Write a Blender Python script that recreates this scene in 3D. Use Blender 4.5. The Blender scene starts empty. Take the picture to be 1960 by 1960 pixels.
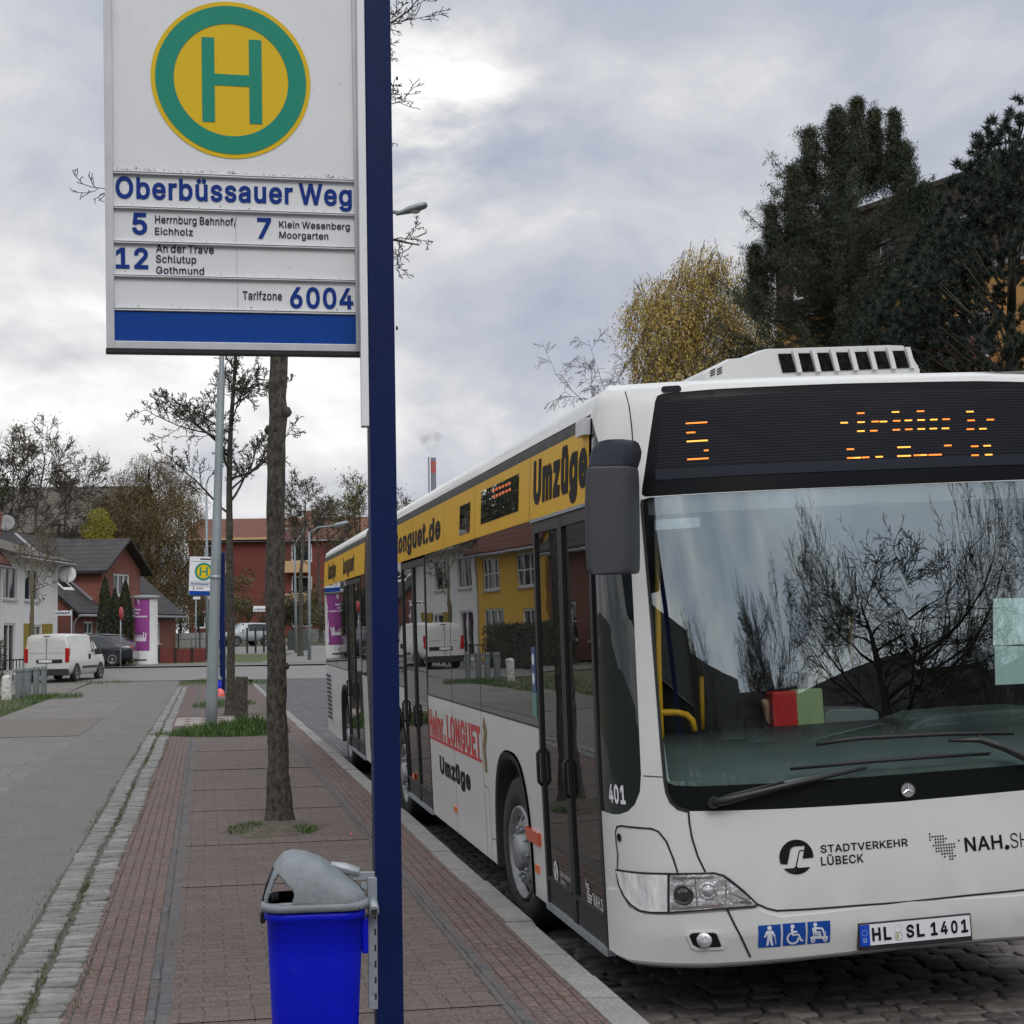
import bpy, bmesh, math, random
import numpy as np
from mathutils import Vector, Matrix
PI = math.pi
sc = bpy.context.scene
COL = sc.collection
# ------------------------------------------------------------------ camera
F, HZ, ROLL, CH = 3100.0, 1209.0, 0.015, 1.62      # focal length and horizon row in the photograph's 1960 px
PH = math.atan((HZ - 980) / F)
fw = Vector((0, math.cos(PH), math.sin(PH)))
r0 = Vector((1, 0, 0)); u0 = r0.cross(fw)
cR = math.cos(ROLL) * r0 - math.sin(ROLL) * u0
cU = math.cos(ROLL) * u0 + math.sin(ROLL) * r0
EYE = Vector((0, 0, CH))
cd = bpy.data.cameras.new('camera')
cam = bpy.data.objects.new('camera', cd)
COL.objects.link(cam)
cam.matrix_world = Matrix(((cR.x, cU.x, -fw.x, 0), (cR.y, cU.y, -fw.y, 0), (cR.z, cU.z, -fw.z, CH), (0, 0, 0, 1)))
cd.sensor_width = 36; cd.lens = F / 1960 * 36
cd.clip_start = 0.1; cd.clip_end = 4000
sc.camera = cam
# ------------------------------------------------------------------ sky: thick broken cloud over a pale sky, brightest overhead and behind the camera
SUN_EL, SUN_AZ = math.radians(42), math.radians(168)      # azimuth clockwise from +Y: behind the camera, to its left
w = bpy.data.worlds.new('World'); sc.world = w; w.use_nodes = True
nt = w.node_tree; N = nt.nodes; L = nt.links
for n in list(N): N.remove(n)
def nd(t, **k):
    n = N.new(t)
    for a, b in k.items(): setattr(n, a, b)
    return n
def mth(op, a, b=None, c=None):
    n = nd('ShaderNodeMath', operation=op)
    for i, v in enumerate((a, b, c)):
        if v is None: continue
        if isinstance(v, (int, float)): n.inputs[i].default_value = v
        else: L.new(v, n.inputs[i])
    return n.outputs[0]
out = nd('ShaderNodeOutputWorld'); bg = nd('ShaderNodeBackground'); bg.inputs[1].default_value = 0.1
sky = nd('ShaderNodeTexSky', sky_type='NISHITA'); sky.sun_disc = False
sky.sun_elevation = SUN_EL; sky.sun_rotation = SUN_AZ
tc = nd('ShaderNodeTexCoord'); sx = nd('ShaderNodeSeparateXYZ'); L.new(tc.outputs['Generated'], sx.inputs[0])
zz = mth('MAXIMUM', sx.outputs[2], 0.0)
den = mth('ADD', zz, 0.45)
cx = nd('ShaderNodeCombineXYZ')
L.new(mth('DIVIDE', sx.outputs[0], den), cx.inputs[0]); L.new(mth('DIVIDE', sx.outputs[1], den), cx.inputs[1])
cx.inputs[2].default_value = 3.1
def noise(scale, detail, rough, dist, off):
    mp = nd('ShaderNodeMapping'); mp.inputs['Location'].default_value = off
    L.new(cx.outputs[0], mp.inputs[0])
    n = nd('ShaderNodeTexNoise'); n.inputs['Scale'].default_value = scale; n.inputs['Detail'].default_value = detail
    n.inputs['Roughness'].default_value = rough; n.inputs['Distortion'].default_value = dist
    L.new(mp.outputs[0], n.inputs['Vector']); return n.outputs[0]
def ramp(src, stops):
    r = nd('ShaderNodeValToRGB'); e = r.color_ramp.elements
    while len(e) < len(stops): e.new(0.5)
    for i, (p, c) in enumerate(stops): e[i].position = p; e[i].color = (*c, 1)
    L.new(src, r.inputs[0]); return r.outputs[0]
n1 = noise(1.25, 8, 0.55, 0.35, (4.3, 1.9, 0)); n2 = noise(4.2, 8, 0.58, 0.3, (7.7, 0.3, 0))
brk = nd('ShaderNodeVectorMath', operation='DOT_PRODUCT'); L.new(tc.outputs['Generated'], brk.inputs[0])
bd_ = (fw + cR * ((835 - 980) / F) + cU * ((980 - 215) / F)).normalized(); brk.inputs[1].default_value = bd_          # a thin place in the cloud
brk_ = mth('POWER', mth('MAXIMUM', brk.outputs['Value'], 0.0), 520.0)
nn = mth('ADD', mth('ADD', mth('MULTIPLY', n1, 0.60), mth('MULTIPLY', n2, 0.40)), mth('MULTIPLY', mth('MULTIPLY', brk_, mth('MAXIMUM', mth('SUBTRACT', n2, 0.36), 0.0)), 0.95))
cl = ramp(nn, [(0.37, (3.9, 4.35, 5.4)), (0.44, (4.9, 5.2, 6.0)), (0.50, (6.1, 6.25, 6.7)), (0.55, (7.8, 7.8, 7.9)), (0.62, (10.2, 10.1, 10.0))])
gap = ramp(noise(1.1, 5, 0.5, 0.2, (0.2, 5.1, 0)), [(0.56, (0, 0, 0)), (0.70, (1, 1, 1))])
mx = nd('ShaderNodeMix', data_type='RGBA'); L.new(mth('MULTIPLY', gap, 0.45), mx.inputs[0]); L.new(cl, mx.inputs[6])
sk2 = nd('ShaderNodeMix', data_type='RGBA', blend_type='ADD'); sk2.inputs[0].default_value = 1.0
L.new(sky.outputs[0], sk2.inputs[6]); sk2.inputs[7].default_value = (3.0, 3.4, 4.0, 1); L.new(sk2.outputs[2], mx.inputs[7])
# an overcast dome is up to three times as bright overhead as at the horizon; the veiled sun stands behind the camera
dn = nd('ShaderNodeVectorMath', operation='DOT_PRODUCT'); L.new(tc.outputs['Generated'], dn.inputs[0])
sd = Vector((math.sin(SUN_AZ) * math.cos(SUN_EL), math.cos(SUN_AZ) * math.cos(SUN_EL), math.sin(SUN_EL)))
dn.inputs[1].default_value = sd
glow = mth('MULTIPLY', mth('POWER', mth('MAXIMUM', mth('ADD', mth('MULTIPLY', dn.outputs['Value'], 0.5), 0.5), 0.0), 5.0), 0.85)
up = mth('ADD', 1.04, mth('ADD', mth('MULTIPLY', mth('MAXIMUM', mth('SUBTRACT', zz, 0.36), 0.0), 1.0), glow))
ml = nd('ShaderNodeVectorMath', operation='SCALE'); L.new(mx.outputs[2], ml.inputs[0]); L.new(up, ml.inputs['Scale'])
L.new(ml.outputs[0], bg.inputs[0]); L.new(bg.outputs[0], out.inputs[0])
# ------------------------------------------------------------------ sun behind thick cloud
sl = bpy.data.lights.new('sun', 'SUN'); sl.energy = 0.9; sl.angle = math.radians(18); sl.color = (1.0, 0.94, 0.86)
so = bpy.data.objects.new('sun', sl); COL.objects.link(so)
so.rotation_euler = (-sd).to_track_quat('-Z', 'Y').to_euler()
sc.view_settings.view_transform = 'Standard'; sc.view_settings.look = 'None'
sc.view_settings.exposure = 0.0; sc.view_settings.gamma = 1.0
sc.cycles.max_bounces = 8; sc.cycles.transparent_max_bounces = 16
# ------------------------------------------------------------------ helpers
RND = random.Random(7)
def zg(y):                                            # the ground: level to the crossing, then rising gently
    return -0.10 * min(max((y - 20) / 30, 0), 1) + max(0, y - 62) * 0.021
def P(px, py, Y):                                     # the point at distance Y on the sight line of a photo pixel
    d = fw + cR * ((px - 980) / F) + cU * ((980 - py) / F)
    return EYE + d * (Y / d.y)
def G(px, py, z=0.0):                                 # where that sight line meets the level z
    d = fw + cR * ((px - 980) / F) + cU * ((980 - py) / F)
    return EYE + d * ((z - CH) / d.z)
MATS = {}
def mat(name, col, rough=0.6, metal=0.0, var=None, vscale=8.0, bump=0.0, bscale=40.0, coat=0.0, emit=None, ior=1.5, island=0.0, detail=6, spec=None, stretch=None, dirt=None):
    if name in MATS: return MATS[name]
    m = bpy.data.materials.new(name); m.use_nodes = True; t = m.node_tree; b = t.nodes['Principled BSDF']
    b.inputs['Base Color'].default_value = (*col, 1); b.inputs['Roughness'].default_value = rough
    b.inputs['Metallic'].default_value = metal; b.inputs['IOR'].default_value = ior
    b.inputs['Coat Weight'].default_value = coat; b.inputs['Coat Roughness'].default_value = 0.08
    if spec is not None: b.inputs['Specular IOR Level'].default_value = spec
    if emit: b.inputs['Emission Color'].default_value = (*emit[0], 1); b.inputs['Emission Strength'].default_value = emit[1]
    co = t.nodes.new('ShaderNodeTexCoord'); v = co.outputs['Object']
    if stretch:
        mp = t.nodes.new('ShaderNodeMapping'); mp.inputs['Scale'].default_value = stretch; t.links.new(v, mp.inputs[0]); v = mp.outputs[0]
    last = None
    if var:
        n = t.nodes.new('ShaderNodeTexNoise'); n.inputs['Scale'].default_value = vscale; n.inputs['Detail'].default_value = detail; n.inputs['Roughness'].default_value = 0.65
        t.links.new(v, n.inputs['Vector'])
        r = t.nodes.new('ShaderNodeValToRGB'); e = r.color_ramp.elements
        e[0].position = 0.36; e[0].color = (*col, 1); e[1].position = 0.64; e[1].color = (*var, 1)
        t.links.new(n.outputs[0], r.inputs[0]); last = r.outputs[0]
    if island:
        gi = t.nodes.new('ShaderNodeNewGeometry'); mr = t.nodes.new('ShaderNodeMapRange')
        mr.inputs[3].default_value = 1 - island; mr.inputs[4].default_value = 1 + island
        t.links.new(gi.outputs['Random Per Island'], mr.inputs[0])
        sc_ = t.nodes.new('ShaderNodeVectorMath'); sc_.operation = 'SCALE'
        if last: t.links.new(last, sc_.inputs[0])
        else: sc_.inputs[0].default_value = col
        t.links.new(mr.outputs[0], sc_.inputs['Scale']); last = sc_.outputs[0]
    if dirt:                                          # (colour, noise scale, threshold, amount): stains with a shape of their own
        n = t.nodes.new('ShaderNodeTexNoise'); n.inputs['Scale'].default_value = dirt[1]; n.inputs['Detail'].default_value = 9; n.inputs['Roughness'].default_value = 0.7
        t.links.new(v, n.inputs['Vector'])
        mr = t.nodes.new('ShaderNodeMapRange'); mr.inputs[1].default_value = dirt[2]; mr.inputs[2].default_value = dirt[2] + 0.18; mr.inputs[4].default_value = dirt[3]
        t.links.new(n.outputs[0], mr.inputs[0])
        mi = t.nodes.new('ShaderNodeMix'); mi.data_type = 'RGBA'; t.links.new(mr.outputs[0], mi.inputs[0])
        if last: t.links.new(last, mi.inputs[6])
        else: mi.inputs[6].default_value = (*col, 1)
        mi.inputs[7].default_value = (*dirt[0], 1); last = mi.outputs[2]
    if last: t.links.new(last, b.inputs['Base Color'])
    if bump:
        n = t.nodes.new('ShaderNodeTexNoise'); n.inputs['Scale'].default_value = bscale; n.inputs['Detail'].default_value = 5
        t.links.new(v, n.inputs['Vector'])
        bp = t.nodes.new('ShaderNodeBump'); bp.inputs['Strength'].default_value = bump; bp.inputs['Distance'].default_value = 0.02
        t.links.new(n.outputs[0], bp.inputs['Height']); t.links.new(bp.outputs[0], b.inputs['Normal'])
    MATS[name] = m
    return m
def brick_mat(name, c1, c2, mortar, bw, bh, ms=0.012, rot=0.0, rough=0.85, bump=0.5, offset=0.5, wear=None, face='XY', bias=0.0, smooth=0.1, speck=None, stain=None):
    if name in MATS: return MATS[name]
    m = bpy.data.materials.new(name); m.use_nodes = True; t = m.node_tree; b = t.nodes['Principled BSDF']
    b.inputs['Roughness'].default_value = rough; b.inputs['Specular IOR Level'].default_value = 0.3
    co = t.nodes.new('ShaderNodeTexCoord'); mp = t.nodes.new('ShaderNodeMapping'); t.links.new(co.outputs['Object'], mp.inputs[0])
    mp.inputs['Rotation'].default_value = {'XY': (0, 0, rot), 'XZ': (PI / 2, 0, 0), 'YZ': (PI / 2, 0, 0)}[face]
    src = mp.outputs[0]
    if face == 'YZ':
        s = t.nodes.new('ShaderNodeSeparateXYZ'); c = t.nodes.new('ShaderNodeCombineXYZ'); t.links.new(co.outputs['Object'], s.inputs[0])
        t.links.new(s.outputs[1], c.inputs[0]); t.links.new(s.outputs[2], c.inputs[1]); src = c.outputs[0]
    if face == 'XZ':
        s = t.nodes.new('ShaderNodeSeparateXYZ'); c = t.nodes.new('ShaderNodeCombineXYZ'); t.links.new(co.outputs['Object'], s.inputs[0])
        t.links.new(s.outputs[0], c.inputs[0]); t.links.new(s.outputs[2], c.inputs[1]); src = c.outputs[0]
    k = t.nodes.new('ShaderNodeTexNoise'); k.inputs['Scale'].default_value = 6.0; k.inputs['Detail'].default_value = 4
    t.links.new(src, k.inputs['Vector'])
    wob = t.nodes.new('ShaderNodeVectorMath'); wob.operation = 'MULTIPLY_ADD'; t.links.new(k.outputs[1], wob.inputs[0])
    wv = bw * 0.10; wob.inputs[1].default_value = (wv, wv, 0); t.links.new(src, wob.inputs[2])
    br = t.nodes.new('ShaderNodeTexBrick'); t.links.new(wob.outputs[0], br.inputs['Vector'])
    br.offset = offset
    br.inputs['Color1'].default_value = (*c1, 1); br.inputs['Color2'].default_value = (*c2, 1); br.inputs['Mortar'].default_value = (*mortar, 1)
    br.inputs['Scale'].default_value = 1.0; br.inputs['Mortar Size'].default_value = ms; br.inputs['Mortar Smooth'].default_value = smooth
    br.inputs['Brick Width'].default_value = bw; br.inputs['Row Height'].default_value = bh; br.inputs['Bias'].default_value = bias
    col = br.outputs[0]
    if wear:
        n = t.nodes.new('ShaderNodeTexNoise'); n.inputs['Scale'].default_value = wear[1]; n.inputs['Detail'].default_value = 8; n.inputs['Roughness'].default_value = 0.7
        t.links.new(co.outputs['Object'], n.inputs['Vector'])
        mr = t.nodes.new('ShaderNodeMapRange'); mr.inputs[1].default_value = 0.42; mr.inputs[2].default_value = 0.68; mr.inputs[4].default_value = wear[2]
        t.links.new(n.outputs[0], mr.inputs[0])
        mi = t.nodes.new('ShaderNodeMix'); mi.data_type = 'RGBA'; t.links.new(mr.outputs[0], mi.inputs[0]); t.links.new(col, mi.inputs[6]); mi.inputs[7].default_value = (*wear[0], 1); col = mi.outputs[2]
    for st_ in (stain or ()):                             # (colour, scale, threshold, amount)
        n = t.nodes.new('ShaderNodeTexNoise'); n.inputs['Scale'].default_value = st_[1]; n.inputs['Detail'].default_value = 9; n.inputs['Roughness'].default_value = 0.72; n.inputs['Distortion'].default_value = 0.6
        t.links.new(co.outputs['Object'], n.inputs['Vector'])
        mr = t.nodes.new('ShaderNodeMapRange'); mr.inputs[1].default_value = st_[2]; mr.inputs[2].default_value = st_[2] + 0.10; mr.inputs[4].default_value = st_[3]
        t.links.new(n.outputs[0], mr.inputs[0])
        mi = t.nodes.new('ShaderNodeMix'); mi.data_type = 'RGBA'; t.links.new(mr.outputs[0], mi.inputs[0]); t.links.new(col, mi.inputs[6]); mi.inputs[7].default_value = (*st_[0], 1); col = mi.outputs[2]
    if speck:
        n = t.nodes.new('ShaderNodeTexNoise'); n.inputs['Scale'].default_value = speck[0]; n.inputs['Detail'].default_value = 2
        t.links.new(co.outputs['Object'], n.inputs['Vector'])
        mr = t.nodes.new('ShaderNodeMapRange'); mr.inputs[1].default_value = 0.3; mr.inputs[2].default_value = 0.7; mr.inputs[3].default_value = 1 - speck[1]; mr.inputs[4].default_value = 1 + speck[1]
        t.links.new(n.outputs[0], mr.inputs[0])
        s2 = t.nodes.new('ShaderNodeVectorMath'); s2.operation = 'SCALE'; t.links.new(col, s2.inputs[0]); t.links.new(mr.outputs[0], s2.inputs['Scale']); col = s2.outputs[0]
    t.links.new(col, b.inputs['Base Color'])
    iv = t.nodes.new('ShaderNodeMath'); iv.operation = 'SUBTRACT'; iv.inputs[0].default_value = 1.0; t.links.new(br.outputs['Fac'], iv.inputs[1])
    bp = t.nodes.new('ShaderNodeBump'); bp.inputs['Strength'].default_value = bump; bp.inputs['Distance'].default_value = 0.012
    t.links.new(iv.outputs[0], bp.inputs['Height']); t.links.new(bp.outputs[0], b.inputs['Normal'])
    MATS[name] = m
    return m
class MB:
    def __init__(s): s.v = []; s.f = []; s.m = []; s.sm = []
    def add(s, vs, fs, mi=0, smooth=False):
        b = len(s.v); s.v += [tuple(p) for p in vs]
        for f in fs: s.f.append(tuple(b + i for i in f)); s.m.append(mi); s.sm.append(smooth)
        return s
    def box(s, x0, x1, y0, y1, z0, z1, mi=0, M=None):
        vs = [Vector((x, y, z)) for z in (z0, z1) for y in (y0, y1) for x in (x0, x1)]
        if M: vs = [M @ p for p in vs]
        return s.add(vs, [(0, 2, 3, 1), (4, 5, 7, 6), (0, 1, 5, 4), (1, 3, 7, 5), (3, 2, 6, 7), (2, 0, 4, 6)], mi)
    def tube(s, pts, rad, n=8, mi=0, cap=True, smooth=True):
        pts = [Vector(p) for p in pts]
        if not hasattr(rad, '__len__'): rad = [rad] * len(pts)
        rings = []; ref = None
        for i, p in enumerate(pts):
            d = (pts[min(i + 1, len(pts) - 1)] - pts[max(i - 1, 0)]).normalized()
            if ref is None: ref = d.orthogonal().normalized()
            a = (ref - d * ref.dot(d))
            a = a.normalized() if a.length > 1e-6 else d.orthogonal().normalized()
            ref = a; b = d.cross(a)
            rings.append([p + (a * math.cos(2 * PI * k / n) + b * math.sin(2 * PI * k / n)) * rad[i] for k in range(n)])
        vs = [q for r in rings for q in r]; fs = []
        for i in range(len(pts) - 1):
            for k in range(n):
                a = i * n + k; c = i * n + (k + 1) % n
                fs.append((a, c, c + n, a + n))
        s.add(vs, fs, mi, smooth)
        if cap:
            b = len(s.v) - len(vs)
            s.f.append(tuple(b + k for k in reversed(range(n)))); s.m.append(mi); s.sm.append(False)
            e = b + (len(pts) - 1) * n
            s.f.append(tuple(e + k for k in range(n))); s.m.append(mi); s.sm.append(False)
        return s
    def lathe(s, prof, c=(0, 0, 0), n=24, mi=0, M=None, smooth=True):          # prof: (r, z)
        vs = []; fs = []
        for r, z in prof:
            for k in range(n):
                p = Vector((r * math.cos(2 * PI * k / n), r * math.sin(2 * PI * k / n), z))
                if M: p = M @ p
                vs.append(p + Vector(c))
        for i in range(len(prof) - 1):
            for k in range(n):
                a = i * n + k; b = i * n + (k + 1) % n
                fs.append((a, b, b + n, a + n))
        return s.add(vs, fs, mi, smooth)
    def prism(s, poly, f0, f1, mi=0, both=True):       # poly of 2D points; f0, f1 map (x,y) to the two faces
        n = len(poly); a = [f0(*p) for p in poly]; b = [f1(*p) for p in poly]
        fs = [tuple(range(n))[::-1]] if both else []
        fs.append(tuple(range(n, 2 * n)))
        for i in range(n): j = (i + 1) % n; fs.append((i, j, j + n, i + n))
        return s.add(a + b, fs, mi)
    def build(s, name, mats, parent=None, bevel=0.0, seg=2, recalc=False):
        me = bpy.data.meshes.new(name)
        me.from_pydata(s.v, [], s.f)
        if not isinstance(mats, (list, tuple)): mats = [mats]
        for m in mats: me.materials.append(m)
        if len(mats) > 1: me.polygons.foreach_set('material_index', s.m)
        me.polygons.foreach_set('use_smooth', s.sm)
        if recalc:
            bm = bmesh.new(); bm.from_mesh(me); bmesh.ops.recalc_face_normals(bm, faces=bm.faces); bm.to_mesh(me); bm.free()
        me.update()
        o = bpy.data.objects.new(name, me); COL.objects.link(o)
        if parent: o.parent = parent
        if bevel:
            b = o.modifiers.new('bevel', 'BEVEL'); b.width = bevel; b.segments = seg; b.limit_method = 'ANGLE'; b.angle_limit = 0.6
        return o
def mesh_np(name, V, Fq, mats, parent=None, midx=None):                       # big meshes of equal-sized faces from arrays
    me = bpy.data.meshes.new(name); V = np.asarray(V, np.float32); Fq = np.asarray(Fq, np.int32); k = Fq.shape[1]
    me.vertices.add(len(V)); me.vertices.foreach_set('co', V.ravel())
    me.loops.add(Fq.size); me.loops.foreach_set('vertex_index', Fq.ravel())
    me.polygons.add(len(Fq)); me.polygons.foreach_set('loop_start', np.arange(0, Fq.size, k, dtype=np.int32))
    if not isinstance(mats, (list, tuple)): mats = [mats]
    for m in mats: me.materials.append(m)
    if midx is not None: me.polygons.foreach_set('material_index', np.asarray(midx, np.int32))
    me.update(calc_edges=True); me.validate()
    o = bpy.data.objects.new(name, me); COL.objects.link(o)
    if parent: o.parent = parent
    return o
def tag(o, label=None, cat=None, group=None, kind=None):
    if label: o['label'] = label
    if cat: o['category'] = cat
    if group: o['group'] = group
    if kind: o['kind'] = kind
    return o
def thing(name, label, cat, loc=(0, 0, 0), rz=0.0, group=None):
    o = bpy.data.objects.new(name, None); COL.objects.link(o); o.empty_display_size = 0.2
    o.location = loc; o.rotation_euler = (0, 0, rz)
    return tag(o, label, cat, group)
def part(name, parent, label=None):
    o = bpy.data.objects.new(name, None); COL.objects.link(o); o.parent = parent; o.empty_display_size = 0.1
    if label: o['label'] = label
    return o
def kids(o): return [c for c in bpy.data.objects if c.parent == o]
def copy_tree(o, parent=None):
    c = o.copy(); COL.objects.link(c)
    if parent: c.parent = parent
    for ch in kids(o): copy_tree(ch, c)
    return c
def struct(o): o['kind'] = 'structure'; return o
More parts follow.
